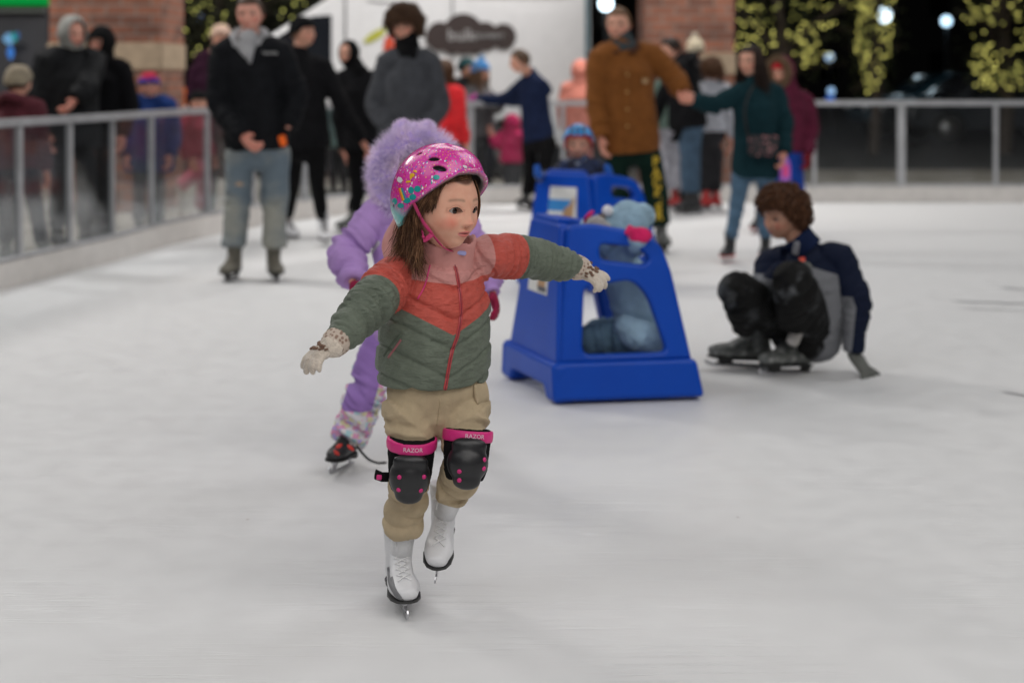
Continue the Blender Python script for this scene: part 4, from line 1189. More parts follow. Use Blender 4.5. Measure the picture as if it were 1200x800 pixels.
# --- trees strung with lights
BULB = glow('warm_bulb', (.84, .78, .20), 4.0); BULBD = glow('dim_bulb', (.62, .62, .16), 2.2)
WIRE = plain('green_wire', (.01, .015, .01), .6)
BARK = plain('bark', (.06, .045, .035), .9, bd=.01, bs=20)
def bulb(mb, p, r): mb.ball(p, r, seg=6, rings=4)
def strung_tree(px, D, h, label, spots, r=.0125, mat=BULB, trunk=.13, leafcol=(.03, .04, .015), crown=None, perstrand=26, seed=1):
    rng = random.Random(seed); b = P(px, 0, D); base = V(b.x, D, 0)
    root = empty('lit_tree', base, label, 'tree', 'trees wrapped in string lights')
    mb = MB(); mb.loft([base, base+V(.05, 0, h*.3), base+V(-.05, .05, h*.62), base+V(0, 0, h)], [trunk, trunk*.8, trunk*.55, trunk*.12], seg=12, smooth=3); mb.obj('trunk', BARK, root)
    pts = [P(x, y, D+dz) for x, y, dz in spots]
    # limbs reach for the lights
    tips = rng.sample(pts, min(14, len(pts)))
    mb = MB()
    for t in tips:
        z0 = min(max(t.z*.62, h*.2), h*.8); s0 = base+V(0, 0, z0); mid = s0.lerp(t, .5)+V(0, 0, .08*h*rng.random())
        mb.loft([s0, mid, t], [trunk*.4, trunk*.22, .012], seg=6, smooth=3)
        for q in range(3):
            e = t+V(rng.gauss(0, .25), rng.gauss(0, .25), rng.gauss(0, .2)); mb.tube([mid, mid.lerp(e, .6), e], [.02, .012, .005], seg=4)
    mb.obj('branches', BARK, root)
    # sparse winter leaves
    mb = MB()
    for t in pts:
        for q in range(crown or 3):
            c = t+V(rng.gauss(0, .16), rng.gauss(0, .16), rng.gauss(0, .16)); u = V(rng.gauss(0, 1), rng.gauss(0, 1), rng.gauss(0, 1)).normalized()*.05; v = u.orthogonal().normalized()*.025
            mb.add([c-u, c-v, c+u, c+v], [(0, 1, 2, 3)])
    mb.obj('leaves', plain('night_leaves', leafcol, .7), root, smooth=False)
    rng.shuffle(pts); pts.sort(key=lambda q: (round(q.z*2), q.x))
    for i in range(0, len(pts), perstrand):
        mb = MB(); grp = pts[i:i+perstrand]
        for a in grp: bulb(mb, a+V(0, -.02, 0), r*(.8+.4*rng.random()))
        grp.sort(key=lambda a: a.x)
        mb.tube([a+V(0, .03, .012) for a in grp], .003, seg=4, mat=1)
        mb.obj('light_string', [mat if rng.random() < .7 else BULBD, WIRE], root, smooth=False)
rng = random.Random(11)
def scatter(n, x0, x1, y0, y1, ok=lambda x, y: True, dz=.8):
    out = []
    while len(out) < n:
        x, y = rng.uniform(x0, x1), rng.uniform(y0, y1)
        if ok(x, y): out.append((x, y, rng.uniform(-dz, dz)))
    return out
def rows(specs, n, jit=3):
    out = []
    for (xa, ya, xb, yb, sag) in specs:
        for k in range(n):
            t = k/(n-1); out.append((xa+(xb-xa)*t+rng.gauss(0, jit), ya+(yb-ya)*t+sag*math.sin(t*PI)+rng.gauss(0, jit*.7), rng.uniform(-.6, .6)))
    return out
s1 = rows([(858, 4, 905, 12, 2), (858, 22, 900, 26, 3), (860, 40, 905, 44, 3), (858, 58, 890, 66, 0), (905, 2, 990, 10, 3), (918, 22, 982, 28, 4), (900, 44, 975, 30, 3), (925, 44, 965, 66, 0), (895, 50, 960, 52, 3), (940, 60, 955, 76, 0), (865, -12, 990, -6, 3), (870, -30, 985, -24, 2)], 19, 5.0)
strung_tree(915, 27, 4.6, 'wide tree hung with rows of yellow-green lights behind the woman in teal', s1, seed=3)
def taper(x, y):
    c = 1024+(y-50)*-.05; h = 22 if y < 55 else 22*(1-(y-55)/75.0); return abs(x-c) < max(h, 3)
s2 = scatter(320, 998, 1050, -60, 112, taper, .25)
strung_tree(1024, 27, 5.0, 'narrow tree closely wrapped in yellow lights, tapering to its foot', s2, r=.012, trunk=.10, seed=4, perstrand=36)
s3 = scatter(140, 1128, 1215, -60, 84, lambda x, y: x-1128 > (8 if y < 28 else max(0, 14-abs(y-60)*.3)) and (math.sin(x*.19)+math.sin(y*.23)) > -.9)+scatter(110, 1140, 1215, 74, 104, dz=.5)+scatter(12, 1128, 1150, 0, 26)
strung_tree(1178, 27, 4.6, 'spreading tree with scattered yellow lights at the right edge above the parked cars', s3, seed=5)
s4 = scatter(26, 215, 262, 28, 72)+scatter(34, 240, 360, -10, 30)+scatter(8, 222, 250, 0, 18)
strung_tree(262, 25, 4.0, 'dark leafy tree with a few dim greenish lights behind the man in jeans', s4, mat=BULBD, leafcol=(.016, .018, .005), crown=20, seed=6, r=.020)
s5 = scatter(10, -6, 14, 10, 40)
strung_tree(-8, 24, 4.2, 'dim tree with a few yellow lights cut off by the left edge', s5, mat=BULBD, leafcol=(.12, .10, .03), crown=14, seed=7)

# --- parked cars in the dark
def car(px, D, col, label, yaw=0):
    b = P(px, 0, D); r = empty('parked_car', (b.x, D, 0), label, 'car', 'cars parked beyond the lit trees')
    T = Matrix.Translation((b.x, D, 0)) @ Matrix.Rotation(R(yaw), 4, 'Z') @ Matrix.Rotation(R(90), 4, 'X')
    def wheel_arch(cx): return [(cx+.36*math.cos(a), .30+.34*math.sin(a)) for a in np.linspace(0, PI, 10)]
    ol = [(-2.15, .34), (-2.2, .62), (-2.05, .82), (-1.2, .92), (-.55, 1.36), (.75, 1.40), (1.5, .98), (2.1, .92), (2.2, .6), (2.15, .32)]
    ol = round_loop(ol, .10, 3)+wheel_arch(1.35)+wheel_arch(-1.35)
    me = outline_mesh([ol], .86, .08, 2); me.transform(T); bo = link('body', me, plain('car_paint', col, .25, coat=.6), r, smooth=False); me.set_sharp_from_angle(angle=R(35))
    for z in (.87, -.87):
        mb = MB(); mb.prism([(-1.02, .95), (-.52, 1.30), (.10, 1.32), (.10, .95)], .004, T @ Matrix.Rotation(R(-90), 4, 'X') @ Matrix.Translation((0, -z, 0))); mb.obj('side_window', plain('dark_glass', (.012, .014, .018), .12), r, smooth=False)
        mb = MB(); mb.prism([(.16, .95), (.16, 1.32), (.72, 1.32), (1.25, .98)], .004, T @ Matrix.Rotation(R(-90), 4, 'X') @ Matrix.Translation((0, -z, 0))); mb.obj('side_window', plain('dark_glass', (.012, .014, .018), .12), r, smooth=False)
        for x in (-1.35, 1.35):
            mb = MB(); mb.loft([T @ V(x, .31, z*.98), T @ V(x, .31, z*.76)], [.31, .31], seg=22, cap='flat'); wh = mb.obj('wheel', plain('tyre_rubber', (.02, .02, .02), .8), r, autosmooth=40)
            mb = MB(); mb.loft([T @ V(x, .31, z*1.0), T @ V(x, .31, z*.95)], [.19, .2], seg=18, cap='flat'); mb.obj('rim', plain('steel_rim', (.3, .3, .3), .4, metal=.8), wh)
    for z in (.6, -.6):
        mb = MB(); mb.ball(T @ V(-2.17, .66, z), (.06, .12, .07)); mb.obj('headlight', plain('lamp_lens', (.5, .5, .52), .15), r)
        mb = MB(); mb.ball(T @ V(2.17, .70, z), (.05, .12, .06)); mb.obj('tail_light', plain('tail_lens', (.35, .02, .02), .15), r)
car(1168, 31, (.05, .055, .065), 'dark grey car parked under the spreading lit tree', 8)
car(1120, 33, (.03, .08, .12), 'dark blue car parked left of the grey one, red tail lamp showing', 6)
# ------------------------------------------------------------------ blue skating aids
def plastic():
    m, nt, b, N, L = nodes('blue_moulded_plastic')
    r = ramp(nt, noise(nt, 3, 5), [(0.3, (.0, .050, .38)), (0.7, (.0, .064, .45))])
    sc = ramp(nt, noise(nt, 30, 8, sc=(1, 1, 4)), [(0.60, (0, 0, 0)), (0.78, (1, 1, 1))]); c = mixc(nt, mixc(nt, 1, sc.outputs[0], (.04, .04, .04), 'MULTIPLY'), r.outputs[0], (.2, .3, .6))
    L.new(c, b.inputs['Base Color']); b.inputs['Roughness'].default_value = .40; b.inputs['Specular IOR Level'].default_value = .28; bump(nt, b, 90, .0006); return m
PLAS = plastic()
STK = plain('white_sticker', (.68, .68, .66), .5, var=.03)
# local frame: a = outward face of a side panel drawn in (u,v): u 0 at the front, towards the back; v up
def walker(label, M, group='blue skating aids'):
    """M places the local frame: origin mid front foot on the ice, +x = front edge direction (to the far side), +y = backwards"""
    loc = M.to_translation(); root = empty('skating_aid', loc, label, 'skating aid', group)
    W, WB, Ls, Hh = .285, .40, .62, .74     # half width front, half width back, length, height
    lean = .10                                # sides lean in, top narrower
    def to(u, v, s, o=0):
        """side panel point: s=-1 near side, +1 far side"""
        return M @ V(s*((W+(WB-W)*u/Ls)-lean*v/Hh+o), u, v)
    outer = [(.02, .165), (.085, Hh), (.20, Hh+.004), (.42, .700), (.475, .655), (.515, .56), (.585, .17)]
    rad = [0, .03, .03, .06, .05, .05, 0]
    win = round_loop([(.118, .200), (.142, .480), (.350, .505), (.41, .44), (.482, .200)], [.04, .03, .04, .05, .04])
    slot = round_loop([(.215, .592), (.215, .660), (.385, .642), (.428, .592), (.40, .568)], [.025, .03, .03, .02, .02])
    for s in (-1, 1):
        me = outline_mesh([round_loop(outer, rad), win, slot], .030, .016, 3)
        a, b = to(0, 0, s), to(1, 0, s); c = to(0, 1, s)
        ux = b-a; vz = c-a; n = ux.cross(vz).normalized()
        Mx = Matrix((ux, vz, n)).transposed().to_4x4(); Mx.translation = a
        me.transform(Mx); me.update(); o = link('side_panel', me, PLAS, root); me.set_sharp_from_angle(angle=R(50))
        # heavy skirt along the foot
        sk = outline_mesh([round_loop([(-.02, .012), (-.02, .172), (.60, .172), (.625, .012)], [.02, .03, .03, .02])], .052, .018, 3)
        Mx2 = Mx.copy(); sk.transform(Mx2); link('side_skirt', sk, PLAS, root); sk.set_sharp_from_angle(angle=R(50))
    # front panel, tapering upwards, leaning back
    tw = W-lean-.005; F = [(-W-.01, .15), (-tw, Hh-.0), (tw, Hh-.0), (W+.01, .15)]
    me = outline_mesh([round_loop(F, [.01, .03, .03, .01])], .026, .014, 3)
    sl = .075/Hh
    Mf = Matrix(((1, 0, 0), (0, sl, -1), (0, 1, sl))).to_4x4(); Mf.translation = V(0, .012, 0)
    me.transform(M @ Mf); fo = link('front_panel', me, PLAS, root); me.set_sharp_from_angle(angle=R(50))
    me = outline_mesh([round_loop([(-tw+.04, Hh-.02), (tw-.04, Hh-.02), (tw-.04, Hh+.022), (-tw+.04, Hh+.022)], .012)], .03, .012, 3)
    Mg = Mf.copy(); Mg.translation = V(0, .022, .0); me.transform(M @ Mg); link('top_edge', me, PLAS, fo)
    ft = [(-W-.04, .010), (-W-.04, .172), (W+.04, .172), (W+.04, .010), (W-.06, .010), (W-.09, .062), (-W+.09, .062), (-W+.06, .010)]
    me = outline_mesh([round_loop(ft, [.015, .03, .03, .015, .015, .03, .03, .015])], .050, .018, 3)
    Mh = Matrix(((1, 0, 0), (0, 0, -1), (0, 1, 0))).to_4x4(); Mh.translation = V(0, .028, 0); me.transform(M @ Mh); link('front_foot', me, PLAS, root); me.set_sharp_from_angle(angle=R(50))
    # stickers on the front panel
    def on_front(u, v, o=.029): return Mf @ V(u, v, 0)+V(0, -o, 0)
    def sticker(pts, mat, name, o, par):
        mb = MB(); vs = [M @ on_front(u, v, o) for u, v in pts]+[M @ on_front(u, v, o-.0015) for u, v in pts]; n = len(pts)
        mb.add(vs, [tuple(range(n)), tuple(range(n, 2*n))[::-1]]+[(k, n+k, n+(k+1) % n, (k+1) % n) for k in range(n)]); return mb.obj(name, mat, par, smooth=False)
    s1 = sticker([(-.115, .43), (.115, .43), (.105, .655), (-.105, .655)], STK, 'sticker', .0295, fo)
    sticker([(-.110, .50), (.03, .50), (.07, .575), (-.108, .575)], plain('sticker_blue', (.03, .22, .55), .5), 'sticker_band', .0305, s1)
    sticker([(-.005, .455), (.085, .455), (.095, .60), (.060, .545), (.02, .52)], plain('sticker_tan', (.42, .25, .13), .5, var=.4), 'sticker_picture', .0315, s1)
    sticker([(.01, .440), (.10, .440), (.10, .462), (.01, .462)], plain('sticker_dark', (.08, .08, .10), .5, var=.4), 'sticker_base', .0325, s1)
    return root
def frame_from(p0, p1):
    """front foot edge from its near corner p0 to its far corner p1"""
    d = (p1-p0).normalized(); mid = (p0+p1)/2; y = V(-d.y, d.x, 0)
    if y.x < 0: y = -y
    x = y.cross(V(0, 0, 1))
    if x.dot(d) < 0: x = -x
    # keep right-handed: local x = far side, y = back
    Mx = Matrix((x, y, V(0, 0, 1))).transposed()
    if Mx.determinant() < 0: x = -x; Mx = Matrix((x, y, V(0, 0, 1))).transposed()
    Mx = Mx.to_4x4(); Mx.translation = mid; return Mx
# ------------------------------------------------------------------ the girl in front
def jacket_mat():
    m, nt, b, N, L = nodes('quilted_nylon')
    a1 = N.new('ShaderNodeAttribute'); a1.attribute_name = 'yoke'; a2 = N.new('ShaderNodeAttribute'); a2.attribute_name = 'lower'
    def step(o):
        q = N.new('ShaderNodeMapRange'); L.new(o, q.inputs[0]); q.inputs[1].default_value = -.0008; q.inputs[2].default_value = .0008; return q.outputs[0]
    v = ramp(nt, noise(nt, 22, 6), [(0.3, (.86, .86, .86)), (0.7, (1.10, 1.10, 1.10))])
    c = mixc(nt, step(a1.outputs['Fac']), (.50, .085, .062), (.56, .25, .23)); c = mixc(nt, step(a2.outputs['Fac']), c, (.132, .156, .120))
    c = mixc(nt, 1.0, c, v.outputs[0], 'MULTIPLY'); L.new(c, b.inputs['Base Color'])
    b.inputs['Roughness'].default_value = .50; b.inputs['Specular IOR Level'].default_value = .28; b.inputs['Sheen Weight'].default_value = .0
    f1 = noise(nt, 38, 6, sc=(1, 1, 2.2)); f2 = noise(nt, 1100, 1)
    ad = N.new('ShaderNodeMath'); ad.operation = 'MULTIPLY_ADD'; L.new(f2, ad.inputs[0]); ad.inputs[1].default_value = .06; L.new(f1, ad.inputs[2])
    bp = N.new('ShaderNodeBump'); bp.inputs['Distance'].default_value = .010; L.new(ad.outputs[0], bp.inputs['Height']); L.new(bp.outputs[0], b.inputs['Normal']); return m

def hero():
    D = 4.08
    J = {'neck': P(520, 306, 4.09), 'shL': P(464, 326, 4.04), 'shR': P(572, 300, 4.14), 'elL': P(430, 360, 3.90), 'wrL': P(398, 396, 3.79),
         'elR': P(622, 302, 4.25), 'wrR': P(670, 312, 4.31), 'hipL': P(481, 460, 4.07), 'hipR': P(541, 460, 4.12), 'knL': P(481, 545, 4.02), 'anL': P(469, 652, 4.11),
         'knR': P(546, 538, 4.00), 'anR': P(519, 606, 4.16)}
    root = empty('person', (J['anL'].x, 4.08, 0), 'small girl gliding with arms spread, pink helmet, coral and sage quilted jacket, black knee pads', 'person')
    H = .217; M = head_matrix(P(521, 241, 4.03), H, 47, 3, 2)
    yawv = V(math.cos(R(24)), math.sin(R(24)), 0)
    gl = [dict(wrist=J['wrL']+(J['wrL']-J['elL']).normalized()*.012, d=V(-.55, -.42, -.36), n=V(-.25, -.35, .9), size=.120, thumb=1, curl=.42, fat=1.50, spread=.34),
          dict(wrist=J['wrR']+(J['wrR']-J['elR']).normalized()*.012, d=V(.86, -.05, -.42), n=V(.30, -.55, .72), size=.120, thumb=-1, curl=[.25, .45, .6, .7], fat=1.45, spread=.45)]
    bo = build_body(root, M, H, J, .66, hi=2, child=1.0, skin=(.70, .365, .255), scalp=BROWN_HAIR, brow=(.17, .085, .05), lip=(.62, .14, .15), voxel=.006, neck_r=.042, eye=(.030, .015, .009), gaze=(-3, 3), smile=0, slim=.95)
    bt = bvh(bo)
    # gloves
    gm = fabric('cream_fleece', (.60, .52, .44), sheen=.5, bs=260, bd=.003)
    gb = fabric('brown_knit', (.17, .10, .07), bs=400, bd=.0015)
    gcuff, nt, b, N, L = nodes('fair_isle_knit'); vo = N.new('ShaderNodeTexVoronoi'); vo.inputs['Scale'].default_value = 95; L.new(N.new('ShaderNodeTexCoord').outputs['Object'], vo.inputs['Vector']); rr_ = ramp(nt, vo.outputs['Distance'], [(.30, (.26, .17, .13)), (.45, (.52, .43, .36))]); L.new(rr_.outputs[0], b.inputs['Base Color']); b.inputs['Roughness'].default_value = .9; bump(nt, b, 400, .0015)
    for i, (sp, e, w_) in enumerate(zip(gl, ('elL', 'elR'), ('wrL', 'wrR'))):
        mb = MB(); hand_lofts(mb, **sp); ax = (J[w_]-J[e]).normalized()
        mb.loft([J[w_]-ax*.02, J[w_]+ax*.03], [.034, .032], seg=14)
        me = remesh(mb, .0032, 2); co = getco(me); co += getno(me)*((fbm(co*90, 3)-.5)*.003)[:, None]; setco(me, co)
        g_ = link('glove', me, gm, root); gt = bvh(g_)
        mb = MB(); q = J[w_]+ax*.016; mb.loft([q-ax*.008, q, q+ax*.008], [.034, .0365, .034], seg=20, smooth=2); cm = remesh(mb, .003, 1); co = getco(cm); co += getno(cm)*((fbm(co*140, 5)-.5)*.004)[:, None]; setco(cm, co)
        link('glove_cuff', cm, gcuff, g_)
        rng = random.Random(i); mb = MB(); d = sp['d'].normalized(); n = sp['n']; n = (n-d*n.dot(d)).normalized(); x = d.cross(n)
        for q in range(13):
            c = sp['wrist']+d*(.030+.030*rng.random())+x*rng.uniform(-.026, .026); r_ = gt.ray_cast(c+n*.1, -n)
            if r_[0] is not None: mb.ball(r_[0]+r_[1]*.0005, (.006, .006, .0025), axes=(d, x, r_[1]), seg=8, rings=5)
        if mb.v: mb.obj('knit_pattern', gb, g_)
    sk = fabric('white_sock', (.66, .66, .67)); mb = MB()
    for n in 'LR': mb = MB(); mb.loft([J['an'+n].lerp(J['kn'+n], .05), J['an'+n].lerp(J['kn'+n], .45)], [.030, .034], seg=14); mb.obj('sock', sk, root)
    # trousers
    tm = fabric('khaki_cotton', (.46, .365, .24), var=.14, bs=700, bd=.0008)
    hc = (J['hipL']+J['hipR'])/2; hd = (J['hipR']-J['hipL']).normalized()
    ch = [dict(p=[hc+V(0, 0, .05), hc+V(0, 0, .01), hc-V(0, 0, .03)], r=[(.120, .090), (.136, .098), (.12, .09)], side=hd, f=.5)]
    for n, end, r in (('L', J['anL'].lerp(J['knL'], .30), (.069, .067, .051, .045, .042)), ('R', J['anR'].lerp(J['knR'], .38), (.069, .066, .051, .044, .041))):
        hp, kn = J['hip'+n], J['kn'+n]; L1 = (kn-hp).length; L2 = (end-kn).length
        ch.append(dict(p=[hc.lerp(hp, .8), hp.lerp(kn, .25), kn.lerp(hp, .25), kn, kn.lerp(end, .42), kn.lerp(end, .52)+V(.003, 0, 0), kn.lerp(end, .62), kn.lerp(end, .72)-V(.004, 0, 0), kn.lerp(end, .80), kn.lerp(end, .90), end], r=[r[0], r[1], (r[1]+r[2])/2, r[2], r[3]*.96, r[3]*1.07, r[3]*.93, r[3]*1.06, r[3]*.90, r[3]*1.0, r[4]*.93], j=[L1*.25, L1+.06, L1+L2+.01], jw=.06, smooth=3, cap='flat', fs=34))
    to = garment('trousers', ch, .0045, tm, root, fold=.0155, seed=12, it=1); tt = bvh(to)
    mb = MB()
    for pxs in (((444, 447), (443, 462), (462, 468), (470, 452)), ((556, 455), (568, 452), (569, 466), (558, 470))):
        ps = [hit(tt, a, b, .004)[0] for a, b in pxs]
        if all(p is not None for p in ps): mb.loft([(ps[0]+ps[3])/2, (ps[1]+ps[2])/2], [(.026, .006), (.027, .006)], side=(ps[3]-ps[0]), seg=12)
    if mb.v: mb.obj('pocket_flap', tm, to)
    ribbon('fly_seam', tt, [(516, 468), (514, 485), (512, 498)], .003, tm, to, off=.001)
    # knee pads
    blk = plain('hard_black_plastic', (.014, .014, .016), .38, bd=.0004, bs=90); neo = fabric('black_neoprene', (.012, .012, .013)); pk = plain('hot_pink', (.62, .02, .19), .5); wt = plain('white_print', (.68, .48, .56), .5)
    for n, tilt, bw in (('L', -.10, 1.0), ('R', .55, 1.0)):
        kn, hp, an = J['kn'+n], J['hip'+n], J['an'+n]
        up_ = (hp-an).normalized() if n == 'L' else (hp-kn+(kn-an)*.5).normalized()
        fwd = V(.05 if n == 'L' else .10, -1, 0 if n == 'L' else -.1); fwd = (fwd-up_*fwd.dot(up_)).normalized(); sx = up_.cross(fwd).normalized()
        mb = MB(); c = kn+up_*.008
        mb.loft([c-up_*(.070 if n == 'L' else .058), c-up_*.04, c, c+up_*.045, c+up_*.068], [(.047, .050), (.054, .058), (.058, .061), (.061, .062), (.060, .060)], side=sx, seg=24, smooth=2, cap='flat')
        me = remesh(mb, .004, 1); co = getco(me); co += getno(me)*((fbm(co*45, 3)-.5)*.006)[:, None]; setco(me, co); pad = link('knee_pad', me, neo, root)
        mb = MB(); c2 = kn+fwd*.046-up_*(.014 if n == 'L' else .004)
        mb.ball(c2, (.053, .040, .059 if n == 'L' else .052), axes=(sx, fwd, up_), seg=26, rings=16)
        mb.loft([c2+up_*.045+fwd*.012, c2-up_*.045+fwd*.010], [(.046, .020), (.036, .022)], side=sx, seg=18)
        me = remesh(mb, .0035, 4); cap = link('knee_cap', me, blk, pad); ct = bvh(cap)
        for (u, v) in ((-.026, .010), (-.026, -.024), (.036, .012), (.030, -.024)) if n == 'L' else ((-.022, -.020), (-.020, -.042), (.040, -.010), (.040, .012)):
            o_ = c2+sx*u+up_*v+fwd*.2; r_ = ct.ray_cast(o_, -fwd)
            if r_[0] is not None:
                q = r_[1]; mb = MB(); mb.loft([r_[0]-q*.002, r_[0]+q*.0022], [.0062, .0054], seg=14, cap='flat'); mb.obj('rivet', pk, pad)
        ct2 = c+up_*.052; mb = MB(); mb.loft([ct2-up_*.0145, ct2, ct2+up_*.0145], [(.0645, .0650), (.0660, .0665), (.0650, .0650)], side=sx, seg=32, cap='flat')
        me = remesh(mb, .0035, 2); st = link('strap', me, pk, pad); s_t = bvh(st)
        t = text_mesh('RAZOR', .0150, .0005, .0001); r_ = s_t.ray_cast(ct2+up_*.002+fwd*.2+sx*(.012 if n == 'R' else .004), -fwd)
        if r_[0] is not None:
            z_ = r_[1]; y_ = (up_-z_*up_.dot(z_)).normalized(); x_ = y_.cross(z_); Mt = Matrix((x_, y_, z_)).transposed().to_4x4(); Mt.translation = r_[0]+z_*.0014
            co = getco(t); co[:, 2] -= (co[:, 0]**2)/(2*.066); setco(t, co); t.transform(Mt); link('strap_lettering', t, wt, st, smooth=False)
        # loose strap end
        if n == 'L':
            e0 = kn-sx*.053-up_*.030; mb = MB(); mb.loft([e0+fwd*.01, e0-sx*.018+fwd*.012, e0-sx*.036+up_*.002], [(.013, .003), (.013, .003), (.014, .003)], side=up_, seg=8, cap='flat'); mb.obj('strap_end', neo, pad)
            mb = MB(); mb.loft([e0-sx*.020+fwd*.016, e0-sx*.030+fwd*.016], [(.007, .002)]*2, side=up_, seg=8); mb.obj('strap_tip', pk, pad)
    # jacket
    u_side = yawv
    axis = [P(507, 447, 4.09), P(507, 428, 4.09), P(511, 380, 4.09), P(516, 345, 4.09), P(520, 318, 4.09), P(522, 303, 4.09)]
    ax_np = np.array([list(p) for p in axis]); sn = np.array(u_side)
    def lat(q):
        xa = np.interp(-q[:, 2], -ax_np[::-1, 2][::-1], ax_np[:, 0][::1]) if False else np.interp(q[:, 2], ax_np[:, 2], ax_np[:, 0])
        ya = np.full(len(q), 4.09); return (q[:, 0]-xa)*sn[0]+(q[:, 1]-ya)*sn[1]
    def vb2(u): return .722+.52*np.abs(u)
    def vb1(u): return .846+.14*np.abs(u)
    def coordt(q, s):
        u = lat(q); return (q[:, 2]-.52*np.abs(u)-.722+.037)
    def post(me, co, ci, s, rel):
        u = lat(co); v = co[:, 2]
        yoke = np.minimum(v-vb1(u), .114-np.abs(u-.004))
        for k in (1, 2): yoke = np.where(ci == k, np.minimum(yoke, .050-s), yoke)
        lower = np.where(ci == 0, vb2(u)-v, 0)
        for k in (1, 2): lower = np.where(ci == k, s-sb[k-1], lower)
        setattr_f(me, 'yoke', yoke); setattr_f(me, 'lower', lower)
    chs = [dict(p=axis, r=[(.148, .116), (.156, .124), (.150, .122), (.136, .110), (.100, .085), (.066, .066)], side=[u_side]*6, smooth=1, cap='flat', f=1.0, puff=(.074, .0075, .0055), coord=coordt, fs=20)]
    sb = []
    for n, fr in (('L', .62), ('R', .60)):
        sh, el, wr = J['sh'+n], J['el'+n], J['wr'+n]; s0 = J['neck'].lerp(sh, .90)-V(0, 0, .010); L1 = (el-sh).length; L2 = (wr-el).length; l0 = (sh-s0).length
        r = [.056, .060, .058, .054, .050, .042] if n == 'L' else [.056, .060, .057, .052, .048, .040]
        chs.append(dict(p=[s0, sh, sh.lerp(el, .5), el, el.lerp(wr, .55), wr], r=r, j=[l0+L1, l0+L1*.5, l0+L1+L2*.6], jw=.05, smooth=2, cap='round', puff=(.062, .0060, .0050), f=1.0, fs=46)); sb.append(l0+L1*fr)
    jo = garment('jacket', chs, .0040, jacket_mat(), root, fold=.0105, seed=31, it=3, post=post, puff=True); jt = bvh(jo)
    pkn = fabric('pink_nylon', (.56, .255, .235), var=.08, rough=.6)
    # collar and folded hood in the yoke's pink
    nk = J['neck']; vs = []; fs = []; nu = 72; prof = [(-.045, .080, 0), (-.01, .078, 0), (.03, .082, 1), (.050, .086, 1), (.056, .082, 1), (.048, .074, 1), (.02, .066, 0), (-.03, .060, 0)]
    for (h, r, f_) in prof:
        for k in range(nu):
            th = 2*PI*k/nu; back = .5-.5*math.cos(th-R(24)+PI/2+PI)   # 1 at the back
            dv = V(math.cos(th), math.sin(th), 0); bk = max(0, dv.dot(V(-.55, .83, 0))); rr = r*(1+.28*bk)
            hh_ = h*(1+(.75*bk if f_ else 0))-(.014*max(0, dv.dot(V(.45, -.9, 0))) if f_ else 0)
            hh_ += .004*math.sin(th*5+1)*f_
            vs.append(nk+V(0, .005, 0)+dv*rr+V(0, 0, hh_+.012))
    for i in range(len(prof)):
        i2 = (i+1) % len(prof)
        for k in range(nu): fs.append((i*nu+k, i*nu+(k+1) % nu, i2*nu+(k+1) % nu, i2*nu+k))
    mb = MB(); mb.add(vs, fs); mb.loft([P(470, 262, 4.20), P(462, 284, 4.17), P(466, 303, 4.12), P(480, 314, 4.08)], [.026, .034, .034, .024], seg=12, smooth=3); me = remesh(mb, .0045, 2); co = getco(me); co += getno(me)*((fbm(co*np.array([22, 22, 9]), 3)-.5)*.008)[:, None]; setco(me, co); link('collar', me, pkn, root)
    zr = plain('coral_zip', (.42, .045, .05), .45)
    ribbon('zip', jt, [(531, 306), (535, 320), (539, 345), (540, 370), (536, 393), (530, 410), (525, 435), (521, 459)], .010, zr, jo, off=.0015, sub=8, thick=.0012)
    ribbon('zip_teeth', jt, [(531, 306), (535, 320), (539, 345), (540, 370), (536, 393), (530, 410), (525, 435), (521, 459)], .003, plain('zip_dark', (.20, .02, .03), .5), jo, off=.0030, sub=8)
    ribbon('drawcord', jt, [(504, 312), (498, 335), (490, 350)], .0035, pk, jo, off=.003)
    ribbon('pocket_zip', jt, [(455, 419), (465, 405), (470, 398)], .006, plain('pocket_pink', (.30, .10, .11), .5), jo, off=.001)
    ribbon('pocket_welt', jt, [(450, 417), (461, 401), (470, 392)], .007, fabric('sage_trim', (.085, .105, .08)), jo, off=.001)
    # helmet
    hm_ = helmet_mat()
    def elow(a):
        x = abs(math.degrees(a)); return R(float(np.interp(x, [0, 25, 50, 75, 95, 115, 135, 180], [44, 42, 32, 16, 1, -21, -26, -20])))
    def off(a, e, t):
        lip = .018*math.exp(-(t/.05)**2)*max(0, math.cos(a*.9)) if abs(a) < PI/2 else 0
        return .132+.075*math.sin(min(1, t*1.25)*PI/2)+.085*max(0, -math.cos(a))*(1-t*.7)+.02*abs(math.sin(a))+lip+.012*math.exp(-(t/.04)**2)
    mb = shell(M, elow, off, inner=.075, nu=220, nv=90)
    me = mb.mesh('helmet'); co = getco(me); Mi = M.inverted(); lc = apply(Mi, co); no = getno(me)
    vent = np.zeros(len(co)); nouter = 91*220; outer = np.arange(len(co)) < nouter
    tmp_t = BVHTree.FromPolygons([tuple(c) for c in co], [p.vertices[:] for p in me.polygons])
    for (px, py, wa, wb, mir) in ((508, 186, .017, .0065, True), (515, 197, .020, .0070, True), (491, 180, .010, .0045, True), (461, 241, .006, .005, True)):
        h_, n_ = hit(tmp_t, px, py, 0)
        if h_ is None: continue
        cl = Mi @ h_
        for sgn in ((1, -1) if mir else (1,)):
            c_ = np.array([cl.x*sgn, cl.y, cl.z]); d_ = lc-c_; nn = c_/np.linalg.norm(c_); fa = np.array([0.25*sgn, -1, .25]); fa = fa-nn*fa.dot(nn); fa /= np.linalg.norm(fa); sa = np.cross(nn, fa)
            q = np.sqrt(((d_ @ fa)*H/wa)**2+((d_ @ sa)*H/wb)**2+((d_ @ nn)*H/.03)**2); vent = np.maximum(vent, 1-q)
    vent = vent*outer
